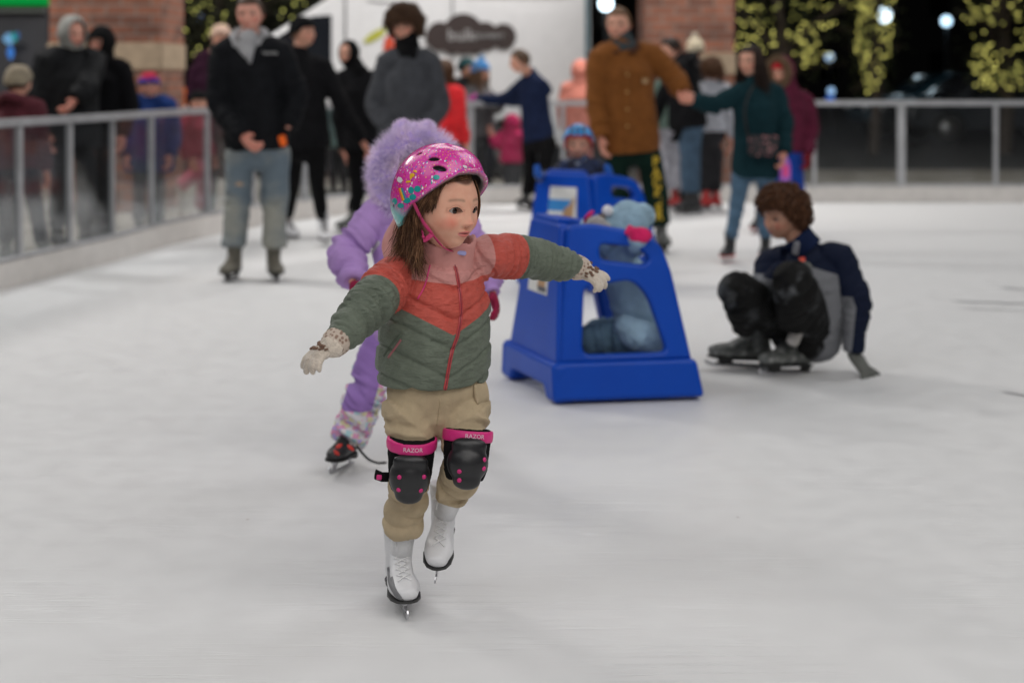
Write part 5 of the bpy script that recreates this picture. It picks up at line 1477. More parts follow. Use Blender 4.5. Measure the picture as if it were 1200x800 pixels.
    co = co-no*(np.clip(vent*3, 0, 1)*.013)[:, None]*outer[:, None]; setco(me, co)
    setattr_f(me, 'vent', vent); setattr_f(me, 'inside', np.where(outer, 0.0, 1.0))
    teal = np.clip((-.02-lc[:, 2]-.35*(lc[:, 1] < 0)*0+.30*np.clip(lc[:, 1], -.2, .5)-.02)*6, 0, 1); setattr_f(me, 'teal', teal)
    tc = co.copy(); me.update()
    ho = link('helmet', me, hm_, root); ht = bvh(ho)
    # printed marks on the shell: rainbow, cloud, star and teal spots
    def decal(name, pts, mat, off=.0012, par=ho):
        ps = [hit(ht, a, b, off) for a, b in pts]
        if any(p[0] is None for p in ps): return
        c = sum((p[0] for p in ps), Vector())/len(ps); n = sum((p[1] for p in ps), Vector()).normalized(); c = c+n*.0008
        m_ = MB(); m_.add([p[0] for p in ps]+[c], [(k, (k+1) % len(ps), len(ps)) for k in range(len(ps))]); m_.obj(name, mat, par)
    def disc(x, y, rx, ry, ang=0, n=14, j=0):
        rg = random.Random(int(x*7+y)); o = []
        for k in range(n):
            t = 2*PI*k/n; q = 1+(rg.uniform(-j, j)); o.append((x+(rx*math.cos(t)*math.cos(ang)-ry*math.sin(t)*math.sin(ang))*q, y+(rx*math.cos(t)*math.sin(ang)+ry*math.sin(t)*math.cos(ang))*q))
        return o
    TE = plain('helmet_teal', (.02, .30, .30), .25); YE = plain('helmet_yellow', (.75, .42, .03), .25); WH = plain('helmet_white', (.70, .66, .70), .25); OR = plain('helmet_orange', (.70, .16, .04), .25); PU = plain('helmet_violet', (.25, .10, .45), .25)
    for (x, y, rx, ry) in ((511.5, 208, 4.0, 3.0), (489.5, 221.5, 4.0, 3.8), (482, 223, 3.4, 4.2), (484, 231, 4.2, 3.6), (477, 235, 4.5, 3.5), (470, 241, 4.0, 3.0), (463, 236, 3, 4)): decal('teal_spot', disc(x, y, rx, ry), TE)
    for k, c in enumerate((OR, YE, TE, PU)):
        decal('rainbow_stripe', [(467+k*1.6, 221), (468.6+k*1.6, 220), (473+k*1.6, 235-k), (471.4+k*1.6, 236-k)], c, off=.0016)
    decal('white_cloud', disc(465, 216, 5.5, 4.5, .3, 16, .16), WH); decal('white_cloud', disc(469, 211, 3.5, 3, .3, 12, .1), WH)
    decal('yellow_star', disc(483, 206, 4.5, 2.2, -.9, 14, .3), YE, .0015); decal('yellow_star', disc(479, 213, 3.0, 1.6, -.3, 12, .3), YE, .0015); decal('yellow_star', disc(487, 201, 2.6, 1.4, .4, 12, .3), YE, .0015)
    decal('white_flash', disc(545, 196, 3, 1.6, .5, 12, .2), WH, .0015)
    # straps
    hp_ = plain('pink_webbing', (.50, .03, .14), .6, bd=.0005, bs=300)
    def cheek(pxs, off):
        o = []
        for a, b in pxs:
            p, n = hit(bt, a, b, off); o.append(p if p is not None else P(a, b, 3.98))
        return o
    s1 = cheek([(486, 242), (498, 257), (507, 269), (513, 277), (522, 287), (530, 293)], .010)
    h0, _ = hit(ht, 484, 237, -.008)
    s1[0] = (h0 or s1[0]); mb = MB(); mb.loft(s1, [(.0055, .0015)]*len(s1), side=V(.75, -.15, -.55), seg=8, smooth=4, cap='flat'); mb.obj('chin_strap', hp_, ho)
    s2 = cheek([(482, 267), (494, 271), (504, 274), (512, 274)], .026); s2[0] = P(475, 262, 4.06); s2[-1] = s1[2].lerp(s1[3], .3)
    mb = MB(); mb.loft(s2, [(.0065, .0018)]*len(s2), side=V(.2, -.2, -.95), seg=8, smooth=4, cap='flat'); mb.obj('chin_strap', hp_, ho)
    bk = plain('lavender_buckle', (.38, .38, .68), .35); mb = MB(); c = s1[-1]+V(.004, -.004, -.002)
    mb.box(c+V(.012, -.002, -.001), (.014, .005, .0055), Matrix.Rotation(R(8), 3, 'Y')); mb.box(c+V(-.006, -.001, .004), (.010, .004, .004), Matrix.Rotation(R(38), 3, 'Y')); mb.obj('buckle', bk, ho, bevel=.002)
    # hair
    rng = random.Random(2); mb = MB()
    def on(a, e, o):
        a = R(a); e = R(e); dd = np.array([[math.sin(a)*math.cos(e), -math.cos(a)*math.cos(e), math.sin(e)]]); x, y, z = head_base(dd[:, 0], dd[:, 1], dd[:, 2])
        return M @ (Vector((x[0], y[0], z[0]))+Vector(dd[0])*o)
    def lock(a0, e0, a1, e1, o0, o1, fall, drift, n=8, r=.0010, wave=.10, curl_=0.0, pw=1.25):
        pts = [on(a0+(a1-a0)*t, e0+(e1-e0)*t**pw, o0+(o1-o0)*t) for t in [k/n for k in range(n+1)]]
        p = pts[-1]; d = (pts[-1]-pts[-2]).normalized(); ph = rng.random()*6.28; m = int(fall/.011)
        for k in range(m):
            t = k/max(m, 1); g_ = Vector(drift)+V(wave*math.sin(ph+k*.55), wave*.6*math.cos(ph+k*.45), 0)+V(curl_*t*t*1.4, -curl_*t*.4, curl_*t*t*.5)
            d = (d*.62+g_.normalized()*.38).normalized(); p = p+d*.011; pts.append(p)
        q = len(pts); mb.tube(pts, [r*(1.15-.75*k/q) for k in range(q)], seg=3, mat=rng.choice((0, 0, 1, 1, 2)))
    for c in range(120):       # locks, each of several strands that stay together
        u = rng.random(); fr_ = c % 4 == 0; a1 = rng.uniform(-112, -96) if fr_ else rng.uniform(-168, -106); e1 = rng.uniform(-34, -26) if fr_ else rng.uniform(-20, -4); a0 = a1+rng.uniform(0, 26); e0 = rng.uniform(12, 34); fl = rng.uniform(.03, .135); cu = rng.uniform(-1.1, .9); o1 = rng.uniform(.045, .10); wv = rng.uniform(.05, .30)
        dr = V(-.10+rng.gauss(0, .10), -.22+rng.gauss(0, .10), -1)
        for k in range(15): lock(a0+rng.gauss(0, 2.5), e0+rng.gauss(0, 2), a1+rng.gauss(0, 2.2), e1+rng.gauss(0, 2), .03, o1+rng.gauss(0, .010), fl*rng.uniform(.75, 1.15), dr+V(rng.gauss(0, .05), rng.gauss(0, .05), 0), wave=wv, curl_=cu)
    for c in range(52):       # swept back from the forehead under the rim
        a0 = rng.uniform(-62, 44); e0 = rng.uniform(46, 56)-max(0, -a0-20)*.35; a1 = -104+rng.uniform(-14, 8); e1 = rng.uniform(8, 26); fl = 0 if rng.random() < .7 else rng.uniform(.02, .10)
        for k in range(10): lock(a0+rng.gauss(0, 2.5), e0+rng.gauss(0, 1.5), a1+rng.gauss(0, 2), e1+rng.gauss(0, 2), .014, .045, fl, V(-.1, -.12, -1), n=11, pw=2.4)
    for c in range(46):       # down the temple, over the top of the ear
        a0 = rng.uniform(-60, -46); e0 = rng.uniform(40, 50); a1 = rng.uniform(-94, -66); e1 = rng.uniform(-10, 14)+(a1+84)*.3
        for k in range(12): lock(a0+rng.gauss(0, 2.2), e0+rng.gauss(0, 1.5), a1+rng.gauss(0, 2.2), e1+rng.gauss(0, 1.5), .016, .040, 0 if a1 > -86 else rng.uniform(0, .03), V(-.15, .1, -1), n=10, pw=1.5)
    for c in range(14):       # the strand down the far side of the face
        a0 = rng.uniform(40, 60); e0 = rng.uniform(30, 40)
        for k in range(9): lock(a0+rng.gauss(0, 2), e0, 64+rng.gauss(0, 3.5), rng.uniform(-26, -4), .022, .030+.010*rng.random(), 0, V(0, 0, -1), n=10, r=.0009)
    for i in range(260): lock(rng.uniform(80, 170), rng.uniform(5, 25), rng.uniform(100, 175), rng.uniform(-14, 0), .03, .06, rng.uniform(.03, .08), V(.1, .1, -1))
    mb.obj('hair', [hair_mat((.120, .056, .029)), hair_mat((.070, .032, .018)), hair_mat((.20, .105, .055))], root)
    # lashes along the upper lids
    Mr = M.to_3x3().normalized(); mb = MB(); xe, ze, ew, hu = .158, -.025, .071, .043
    for s_ in (-1, 1):
        pts = []
        for q in np.linspace(-1.02, 1.08, 13):
            sh_ = max(0, 1-q*q); x = s_*(xe+q*ew); z = ze+hu*sh_**.8+.006*q+.004
            r_ = bt.ray_cast(M @ Vector((x, -1.2, z)), Mr @ Vector((0, 1, 0)))
            if r_[0] is not None: pts.append(r_[0]-(Mr @ Vector((0, 1, 0)))*.0006)
        if len(pts) > 4: mb.tube(pts, [.0004]+[.0010]*(len(pts)-2)+[.0005], seg=5, smooth=2)
    mb.obj('eyelashes', plain('lash_brown', (.02, .011, .008), .6), root)
    # eyelashes
    # skates
    sm_ = skate_mats('white')
    f1 = V(.20, -.97, 0); g1 = J['anL'].copy(); g1.z = 0
    b1, M1 = put_skate(root, V(P(468, 0, 4.11).x, 4.11, 0), f1, V(0, 0, 1), 'figure', sm_, .86, True, wx=1.2)
    b2, M2 = put_skate(root, J['anR']-V(.06, -.28, .95).normalized()*.106, V(-.06, -.93, -.30), V(.06, -.28, .95), 'figure', sm_, .84, True, wx=1.15)
    dg_ = plain('grey_boot_panel', (.16, .16, .17), .5)
    tb_ = BVHTree.FromPolygons([tuple(M1 @ v.co) for v in b1.data.vertices], [p.vertices[:] for p in b1.data.polygons])
    for w_, pl in ((.011, [(455, 664), (457, 682), (464, 696), (472, 703)]), (.007, [(459, 676), (463, 690), (470, 700)])):
        ribbon('boot_panel', tb_, pl, w_, dg_, root, off=.0008, thick=.0010)
    return root
def helmet_mat():
    m, nt, b, N, L = nodes('printed_helmet_shell')
    tc = N.new('ShaderNodeTexCoord').outputs['Object']
    c = ramp(nt, noise(nt, 16, 3, tc), [(0.35, (.62, .035, .30)), (0.65, (.72, .07, .42))]).outputs[0]
    for sc, th, col, off_ in ((150, .16, (.80, .40, .05), 0), (95, .15, (.80, .70, .80), 3), (120, .16, (.55, .01, .16), 7), (85, .15, (.30, .10, .50), 11), (110, .13, (.03, .35, .36), 17)):
        mp = N.new('ShaderNodeMapping'); mp.inputs['Location'].default_value = (off_, off_, off_); mp.inputs['Scale'].default_value = (1, 1, .6 if off_ % 2 else 1); L.new(tc, mp.inputs[0])
        v = N.new('ShaderNodeTexVoronoi'); v.inputs['Scale'].default_value = sc; v.inputs['Randomness'].default_value = 1; L.new(mp.outputs[0], v.inputs['Vector'])
        d = ramp(nt, v.outputs['Distance'], [(0, (1, 1, 1)), (th*1.35, (1, 1, 1)), (th*1.35+.04, (0, 0, 0))]); 
        # only some of the cells carry a mark
        s = N.new('ShaderNodeSeparateColor'); L.new(v.outputs['Color'], s.inputs[0]); k = N.new('ShaderNodeMath'); k.operation = 'GREATER_THAN'; L.new(s.outputs[0], k.inputs[0]); k.inputs[1].default_value = .30
        mu = N.new('ShaderNodeMath'); mu.operation = 'MULTIPLY'; L.new(d.outputs[0], mu.inputs[0]); L.new(k.outputs[0], mu.inputs[1]); c = mixc(nt, mu.outputs[0], c, col)
    t = N.new('ShaderNodeAttribute'); t.attribute_name = 'teal'; c = mixc(nt, t.outputs['Fac'], c, (.08, .42, .42))
    i_ = N.new('ShaderNodeAttribute'); i_.attribute_name = 'inside'; c = mixc(nt, i_.outputs['Fac'], c, (.20, .20, .20))
    a = N.new('ShaderNodeAttribute'); a.attribute_name = 'vent'; r = ramp(nt, a.outputs['Fac'], [(0.02, (0, 0, 0)), (0.12, (1, 1, 1))]); c = mixc(nt, r.outputs[0], c, (.012, .010, .012))
    L.new(c, b.inputs['Base Color'])
    ro = mixc(nt, r.outputs[0], (.22, .22, .22), (.8, .8, .8)); L.new(ro, b.inputs['Roughness']); b.inputs['Coat Weight'].default_value = .3; b.inputs['Coat Roughness'].default_value = .12
    return m
# ------------------------------------------------------------------ build the cast
hero()

# --- walkers
def wframe(mid, ang):
    y = V(math.cos(R(ang)), math.sin(R(ang)), 0); x = y.cross(V(0, 0, 1)); M = Matrix((x, y, V(0, 0, 1))).transposed().to_4x4(); M.translation = mid; return M
WF = wframe(V(.085, 6.83, 0), 20)
walker('nearer blue plastic skating aid, with the kneeling child inside it', WF)
WR = wframe(V(P(655, 0, 10.0).x, 10.0, 0), 52)
walker('farther blue skating aid with a colourful sticker, held by the helmeted child', WR)

NAVY = fabric('navy_nylon', (.012, .020, .055)); BLK = fabric('black_cloth', (.011, .011, .012)); BLKC = fabric('black_coat', (.014, .014, .016))
GREY = fabric('grey_wool', (.055, .058, .066), bs=300, bd=.002); CHAR = fabric('charcoal_cloth', (.03, .03, .033))

# --- child in purple behind the girl
def purple_girl():
    pu = fabric('purple_nylon', (.42, .26, .57), var=.10, bd=.0008)
    m, nt, b, N, L = nodes('pastel_patchwork')
    v = N.new('ShaderNodeTexVoronoi'); v.inputs['Scale'].default_value = 60; v.distance = 'CHEBYCHEV'; tc = N.new('ShaderNodeTexCoord').outputs['Object']; L.new(tc, v.inputs['Vector'])
    s = N.new('ShaderNodeSeparateColor'); L.new(v.outputs['Color'], s.inputs[0])
    pat = ramp(nt, s.outputs[0], [(0, (.60, .58, .62)), (.25, (.62, .28, .45)), (.42, (.42, .34, .65)), (.58, (.62, .58, .35)), (.74, (.35, .55, .60)), (.88, (.66, .62, .64))], 'CONSTANT')
    a = N.new('ShaderNodeAttribute'); a.attribute_name = 'panel'; st = ramp(nt, a.outputs['Fac'], [(0.495, (0, 0, 0)), (0.505, (1, 1, 1))])
    L.new(mixc(nt, st.outputs[0], pat.outputs[0], (.27, .15, .44)), b.inputs['Base Color']); b.inputs['Roughness'].default_value = .75; bump(nt, b, 60, .002)
    D = 5.5
    ov = dict(neck=(487, 250), shL=(441, 252, -.03), shR=(533, 252, .05), elL=(406, 296, -.08), wrL=(414, 332, -.20), elR=(566, 305, .0), wrR=(577, 345, -.12),
              hipL=(452, 395), hipR=(502, 395), knL=(432, 455, -.02), anL=(408, 516, .0), knR=(502, 440, .05), anR=(507, 474, .40))
    root, J, M, k = figure('child in a fluffy-hooded purple snowsuit half hidden behind the girl in front', 'person', (486, 207), D, yaw=8, hyaw=12, pitch=-3, hh=.205, child=1.0, ov=ov, voxel=.0065,
        jacket=pu, trousers=dict(m=m, r=(.115, .105, .092), fold=1.1), skates=None, gloves=fabric('crimson_knit', (.30, .012, .055), bs=400, bd=.002), hair=('short', BROWN_HAIR), hi=1, jw=1.02, arm=1.02, folds=.020, hands=(dict(size=.12), dict(size=.12)))
    for o in root.children:
        if o.name.startswith('trousers'):
            co = getco(o.data); z = co[:, 2]; setattr_f(o.data, 'panel', np.clip(.5+(z-.215)*60, 0, 1)*np.clip(.5+(.055-np.abs(co[:, 0]-np.interp(z, [.2, .6], [J['anL'].x+.02, J['hipL'].x])-.01))*60, 0, 1))
    # hood with a deep fur trim
    lav = fabric('lavender_fleece', (.47, .36, .74), sheen=.6)
    mb = shell(M, lambda a: -PI/2+R(50)+R(8)*math.cos(a), lambda a, e, t: .13+.06*math.sin(min(1, t*1.2)*PI), inner=.05, noise_=.03, ns=6, nu=80, nv=36, pole='y')
    t = M @ Vector((0, .12, -.35)); nk = J['neck']; mb.loft([t+V(0, 0, .04), t.lerp(nk, .6), nk-V(0, 0, .02)], [(.085, .09), (.10, .10), (.12, .10)], side=(1, 0, 0), seg=20)
    hd = mb.obj('hood', pu, root)
    # ears of the hood
    path = []
    for k_ in range(40):
        a = 2*PI*k_/40; path.append(M @ Vector((.585*math.cos(a), -.22+.10*math.cos(a)**2, .03+.60*math.sin(a))))
    mb = MB(); mb.loft(path+path[:1], [(.040, .036)]*41, seg=12, cap='flat'); me = remesh(mb, .007, 2); co = getco(me); co += getno(me)*((fbm(co*25, 3)-.5)*.02)[:, None]; setco(me, co); tr = link('fur_base', me, lav, hd)
    mb = MB(); fur(mb, path, .036, 15000, .040, seed=3, r=.0011); mb.obj('fur_trim', fabric('lavender_fur', (.80, .67, .98), sheen=.5, bd=0.0001), hd, smooth=False)
    mb = MB(); tops = [M @ Vector((-.20, -.02, .80)), M @ Vector((.22, -.02, .78)), M @ Vector((0.0, -.0, .74))]
    for c in tops: mb.ball(c, (.034, .03, .034))
    me = remesh(mb, .007, 2); hb = link('hood_ear', me, lav, hd); mb = MB()
    for c in tops: fur(mb, [c+V(.008, 0, 0), c+V(-.004, .007, 0), c+V(-.004, -.007, 0)], .027, 1500, .020, seed=5, r=.0011)
    mb.obj('ear_fur', fabric('lavender_fur', (.80, .67, .98), sheen=.5, bd=0.0001), hb, smooth=False)
    mb = MB(); 
    # skates: black with red flashes
    sm_ = skate_mats('black')
    put_skate(root, V(P(404, 0, 5.5).x, 5.50, 0), V(-.25, -.95, 0), V(.10, .05, 1), 'figure', sm_, .86)
    b2, M2 = put_skate(root, J['anR']-V(0, 0, .10), V(.1, -.9, -.3), V(0, -.3, .95), 'figure', sm_, .86)
    rd = plain('red_flash', (.60, .03, .02), .5); mb = MB()
    for (a, b_, c, d) in ((394, 524, 400, 521), (408, 522, 414, 527), (392, 528, 397, 533)):
        mb.loft([P(a, b_, 5.37), P((a+c)/2, (b_+d)/2, 5.355), P(c, d, 5.37)], [.004, .008, .004], seg=8)
    mb.obj('skate_flash', rd, root)
    for o in [o for o in root.children if o.name.startswith('skate_boot')][:1]:
        mb = MB(); mb.tube([P(418, 522, 5.40), P(424, 530, 5.40), P(432, 538, 5.42), P(442, 542, 5.45), P(452, 542, 5.5)], .0045, seg=6, smooth=5); mb.obj('loose_strap', plain('black_lace', (.02, .02, .02), .7), root)
    # pale reflective strips on the suit
    jt = None
    for o in root.children:
        if o.name.startswith('jacket'): jt = bvh(o); jo = o
    sil = plain('pale_trim', (.50, .48, .50), .5)
    ribbon('pocket_trim', jt, [(436, 296), (440, 290), (445, 283)], .016, sil, jo, off=.002)
purple_girl()

# --- kneeling child inside the front walker
def kneeling():
    pb = fabric('dusty_blue_nylon', (.30, .44, .55), var=.12); D = 6.96
    ov = dict(neck=(716, 292, .0), shL=(704, 300, .12), shR=(728, 298, -.12), elL=(690, 285, .18), wrL=(688, 266, .14), elR=(738, 288, -.12), wrR=(748, 280, -.30),
              hipL=(752, 398, .14), hipR=(756, 400, -.08), knL=(700, 392, .14), anL=(745, 412, .25), knR=(692, 398, -.05), anR=(748, 418, .0))
    root, J, M, k = figure('child in dusty blue snowsuit and pale blue hat slumped on knees inside the skating aid', 'person', (716, 276), D, yaw=-60, hyaw=-70, pitch=50, hh=.20, child=1.0, ov=ov, voxel=.008,
        jacket=None, trousers=None, skates=None, hi=1, hands=(dict(d=V(0, -.5, .7), size=.10), dict(d=V(-.6, .2, .5), size=.10, curl=.9)), gloves=fabric('hot_pink_mitten', (.62, .02, .12)), hair=('short', BROWN_HAIR), stand=False)
    ch = [dict(p=[P(757, 398, D), P(750, 375, D), P(742, 345, D), P(730, 318, D), P(722, 300, D)], r=[(.115, .12), (.118, .115), (.108, .105), (.105, .095), (.07, .07)], side=V(.35, -.94, 0), smooth=2, f=1.2)]
    for n, dx in (('L', .12), ('R', -.12)):
        ch.append(dict(p=[P(724, 308, D+dx*.6), J['sh'+n], J['el'+n], J['wr'+n]], r=[.065, .062, .052, .042], j=[.15], smooth=3))
    tb = fabric('slate_blue_trousers', (.10, .17, .235), var=.15); ch2 = []
    for n in 'LR':
        ch2.append(dict(p=[J['hip'+n], J['kn'+n].lerp(J['hip'+n], .5)+V(0, 0, .015), J['kn'+n]], r=[.085, .076, .064], j=[.15], smooth=2))
        ch2.append(dict(p=[J['kn'+n], J['kn'+n].lerp(J['an'+n], .5)-V(0, 0, .01), J['an'+n]], r=[.068, .062, .055], j=[.1], smooth=2))
    garment('snow_trousers', ch2, .007, tb, root, fold=.014, seed=6, fs=30)
    garment('padded_coat', ch, .007, pb, root, fold=.016, seed=5, fs=26)
    mb = MB(); mb.loft([P(734, 384, 6.84), P(750, 393, 6.80), P(770, 397, 6.86)], [.060, .072, .062], seg=14, smooth=3); me = remesh(mb, .006, 2); co = getco(me); co += getno(me)*((fbm(co*24, 3)-.5)*.02)[:, None]; setco(me, co); link('coat_hem', me, pb, root)
    ICEB = fabric('pale_blue_knit', (.27, .40, .50), bs=200, bd=.003); CRM = fabric('grey_fleece', (.30, .28, .27), sheen=.6, bs=200, bd=.004)
    mb = MB(); mb.loft([P(716, 286, D-.06), P(728, 272, D-.02), P(742, 258, D), P(752, 254, D+.02)], [(.10, .09), (.125, .105), (.115, .10), (.07, .06)], side=V(.3, -.9, .1), seg=20, smooth=3)
    me = remesh(mb, .006, 3); co = getco(me); co += getno(me)*((fbm(co*np.array([18, 18, 18]), 3)-.5)*.018)[:, None]; setco(me, co); hb = link('hat', me, ICEB, root)
    mb = MB(); mb.loft([P(700, 262, D-.10), P(708, 272, D-.12), P(722, 281, D-.13), P(738, 283, D-.12)], [.038, .042, .040, .034], seg=14, smooth=3); mb.ball(P(697, 266, D-.06), .045); mb.loft([P(694, 290, D-.05), P(715, 296, D-.10), P(738, 298, D-.08)], [.03, .036, .03], smooth=2)
    me = remesh(mb, .006, 2); co = getco(me); co += getno(me)*((fbm(co*40, 3)-.5)*.015)[:, None]; setco(me, co); link('hat_brim', me, CRM, hb)
    mb = MB(); mb.ball(P(712, 247, D-.08), .026); me = remesh(mb, .005, 1); link('hat_tuft', me, fabric('white_fleece', (.7, .7, .72), sheen=.5), hb)
    mb = MB(); c = P(750, 276, 6.65); mb.ball(c, (.052, .04, .036)); mb.ball(c+V(-.03, -.02, .02), .02); me = remesh(mb, .005, 2); co = getco(me); co += getno(me)*((fbm(co*30, 3)-.5)*.012)[:, None]; setco(me, co); link('mitten', me, fabric('hot_pink_mitten', (.62, .02, .12)), root)
    # dark boots under the suit
    for n in 'LR':
        mb = MB(); a = J['an'+n]; mb.loft([a, a+V(.06, 0, -.01), a+V(.10, 0, -.04)], [(.045, .045), (.04, .045), (.03, .04)], side=(0, 1, 0), smooth=2); mb.obj('boot', skate_mats('black')[0], root)
kneeling()

# --- child behind the rear walker
def rear_child():
    m, nt, b, N, L = nodes('navy_camouflage'); f = noise(nt, 16, 3); r = ramp(nt, f, [(0, (.008, .012, .03)), (.52, (.012, .03, .10)), (.60, (.22, .24, .28)), (.68, (.01, .015, .04))], 'CONSTANT'); L.new(r.outputs[0], b.inputs['Base Color']); b.inputs['Roughness'].default_value = .8
    D = 10.35
    ov = dict(neck=(681, 190), shL=(662, 196), shR=(702, 197), elL=(648, 214), wrL=(634, 206, -.2), elR=(712, 222), wrR=(714, 208, -.2))
    root, J, M, k = figure('small child in blue and red helmet standing behind the farther skating aid', 'person', (678, 168), D, yaw=8, hyaw=-6, pitch=4, hh=.20, child=1.0, ov=ov, voxel=.009, jacket=m, trousers=dict(m=BLK), skates='white', hi=1,
        gloves=fabric('blue_mitten', (.02, .10, .42)), hair=('short', BROWN_HAIR), jw=1.1)
    bl = plain('sky_blue_helmet', (.05, .30, .75), .25, var=.5); rd = plain('red_rim', (.62, .03, .03), .4)
    mb = shell(M, lambda a: R(30)-R(26)*sm(np.abs(a), R(40), R(110)), lambda a, e, t: .15+.03*math.exp(-(t/.1)**2), inner=.06, nu=64, nv=24); h = mb.obj('helmet', bl, root)
    mb = shell(M, lambda a: R(24)-R(44)*sm(np.abs(a), R(35), R(95)), lambda a, e, t: .085+.05*math.exp(-(t/.06)**2)*(t < .5), inner=.04, nu=64, nv=20); mb.obj('helmet_rim', rd, h)
    mb = MB()
    for a in (-.22, 0, .22): p = M @ Vector((a, -.47, .38)); q = M @ Vector((a*.8, -.25, .58)); mb.loft([p, q], [.010, .009], seg=8)
    mb.obj('helmet_vent', plain('vent_dark', (.01, .02, .05), .6), h)
rear_child()

# --- crouching boy
def boy():
    D = 7.25; bw = (1, 1)
    m, nt, b, N, L = nodes('snow_dusted_black'); f = noise(nt, 11, 8); r = ramp(nt, f, [(.56, (.006, .006, .006)), (.68, (.055, .058, .062)), (.80, (.22, .23, .24))]); L.new(r.outputs[0], b.inputs['Base Color']); b.inputs['Roughness'].default_value = .7; b.inputs['Specular IOR Level'].default_value = .15; bump(nt, b, 50, .003)
    m2, nt, b, N, L = nodes('navy_and_grey_shell'); a = N.new('ShaderNodeAttribute'); a.attribute_name = 'grey'; st = ramp(nt, a.outputs['Fac'], [(0.49, (0, 0, 0)), (0.51, (1, 1, 1))])
    L.new(mixc(nt, st.outputs[0], (.005, .009, .026), (.17, .175, .19)), b.inputs['Base Color']); b.inputs['Roughness'].default_value = .75; b.inputs['Specular IOR Level'].default_value = .15; bump(nt, b, 40, .003)
    ov = dict(neck=(943, 290, .0), shL=(903, 306, .10), shR=(984, 300, -.02), elL=(893, 345, .0), wrL=(918, 318, -.20), elR=(1005, 358, -.05), wrR=(1000, 412, -.05),
              hipL=(920, 385, .10), hipR=(952, 385, .0), knL=(861, 334, -.28), anL=(880, 398, .02), knR=(928, 322, -.36), anR=(929, 398, -.10))
    hd = [dict(size=.15, d=V(.8, -.5, .25), n=V(.3, -.6, .7), curl=.6, fat=1.1), dict(size=.19, d=V(.50, -.25, -.70), n=V(.55, -.55, .6), curl=[.05, .15, .2, .25], spread=1.3, thumb=-1, fat=.85)]
    root, J, M, k = figure('boy with curly brown hair crouching with one gloved hand on the ice', 'person', (917, 252), D-.03, yaw=-38, hyaw=-60, pitch=9, roll=3, hh=.215, child=.5, ov=ov, voxel=.0075, stand=False,
        jacket=None, trousers=None, skates=None, skin=TAN, brow=(.03, .015, .01), hi=1, hands=hd, gloves=fabric('grey_knit_glove', (.13, .135, .125), bs=300, bd=.002), hair=('curly', (.085, .036, .017), dict(n=2600, off=.12, coil=.14, r=.011, hl=31)))
    hc = (J['hipL']+J['hipR'])/2; ch = []
    ch.append(dict(p=[hc+V(0, 0, .03), hc-V(0, 0, .03)], r=[(.15, .12), (.14, .12)], side=(J['hipR']-J['hipL']), f=.5))
    for n in 'LR':
        hp, kn, an = J['hip'+n], J['kn'+n], J['an'+n]; L1 = (kn-hp).length; L2 = (an-kn).length
        ch.append(dict(p=[hc.lerp(hp, .8), hp.lerp(kn, .5), kn.lerp(hp, .08)], r=[.098, .092, .076], j=[L1], smooth=2))
        ch.append(dict(p=[kn.lerp(an, .05), kn.lerp(an, .35), kn.lerp(an, .55), an.lerp(kn, .28)], r=[.070, .074, .072, .066], j=[0, L2*.8], smooth=2, cap='flat'))
    garment('trousers', ch, .0065, m, root, fold=.021, seed=8, fs=24)
    # jacket
    D0 = D-.02
    tors = [P(955, 398, D0+.06), P(957, 372, D0+.04), P(955, 345, D0+.02), P(950, 322, D0), P(945, 305, D0), P(943, 292, D0)]
    sd = (J['shR']-J['shL']).normalized()
    ch = [dict(p=tors, r=[(.120, .11), (.136, .118), (.138, .12), (.142, .115), (.118, .10), (.075, .075)], side=[V(.9, -.1, 0)]*6, smooth=1, f=1.1)]
    for n in 'LR':
        sh, el, wr = J['sh'+n], J['el'+n], J['wr'+n]
        ch.append(dict(p=[J['neck'].lerp(sh, .5)-V(0, 0, .02), sh, sh.lerp(el, .5), el, el.lerp(wr, .5), wr], r=[.064, .066, .061, .057, .054, .048], j=[.30], smooth=2, cap='flat'))
    def post(me, co, ci, s, rel):
        px = 600+FPX*co[:, 0]/co[:, 1]; py = 85+FPX*(CAM_H-co[:, 2])/co[:, 1]
        lx = (co[:, 0]-.0); line = np.interp(co[:, 0], [P(890, 0, 7.25).x, P(925, 0, 7.25).x, P(975, 0, 7.25).x, P(1000, 0, 7.25).x], [P(0, 318, 7.25).z, P(0, 303, 7.25).z, P(0, 318, 7.25).z, P(0, 345, 7.25).z])
        gtor = line-co[:, 2]
        inner = -(rel[:, 0]+.018)
        gv = np.where(ci == 0, gtor, np.where(ci == 2, np.minimum(inner, P(0, 345, 7.2).z-co[:, 2]), P(0, 320, 7.25).z-co[:, 2]))
        setattr_f(me, 'grey', np.clip(.5+gv*40, 0, 1))
    jo = garment('jacket', ch, .0065, m2, root, fold=.018, seed=9, fs=24, post=post); jt = bvh(jo)
    ribbon('orange_tab', jt, [(940, 302), (941, 317)], .028, plain('orange_tab', (.75, .09, .05), .5), jo, off=.003)
    # stand-up collar
    mb = MB(); nk = J['neck']; t = (M @ Vector((0, .08, -.25))-nk).normalized(); mb.loft([nk-t*.02, nk+t*.03, nk+t*.065], [.082, .078, .082], seg=20, cap='flat'); me = remesh(mb, .006, 2); link('collar', me, fabric('navy_shell', (.010, .018, .055)), root)
    mb = MB(); mb.loft([nk+V(-.055, -.06, -.02), nk+V(-.05, -.07, .03)], [(.016, .008)]*2, side=(1, -.6, 0), seg=10); mb.obj('collar_lining', fabric('grey_lining', (.2, .2, .22)), root)
    sm_ = skate_mats('grey')
    put_skate(root, P(883, 431, 7.36).xy.to_3d() if False else V(P(880, 0, 7.36).x, 7.36, 0), V(-.97, -.22, 0), V(.10, 0, 1), 'rental_low', sm_, 1.22)
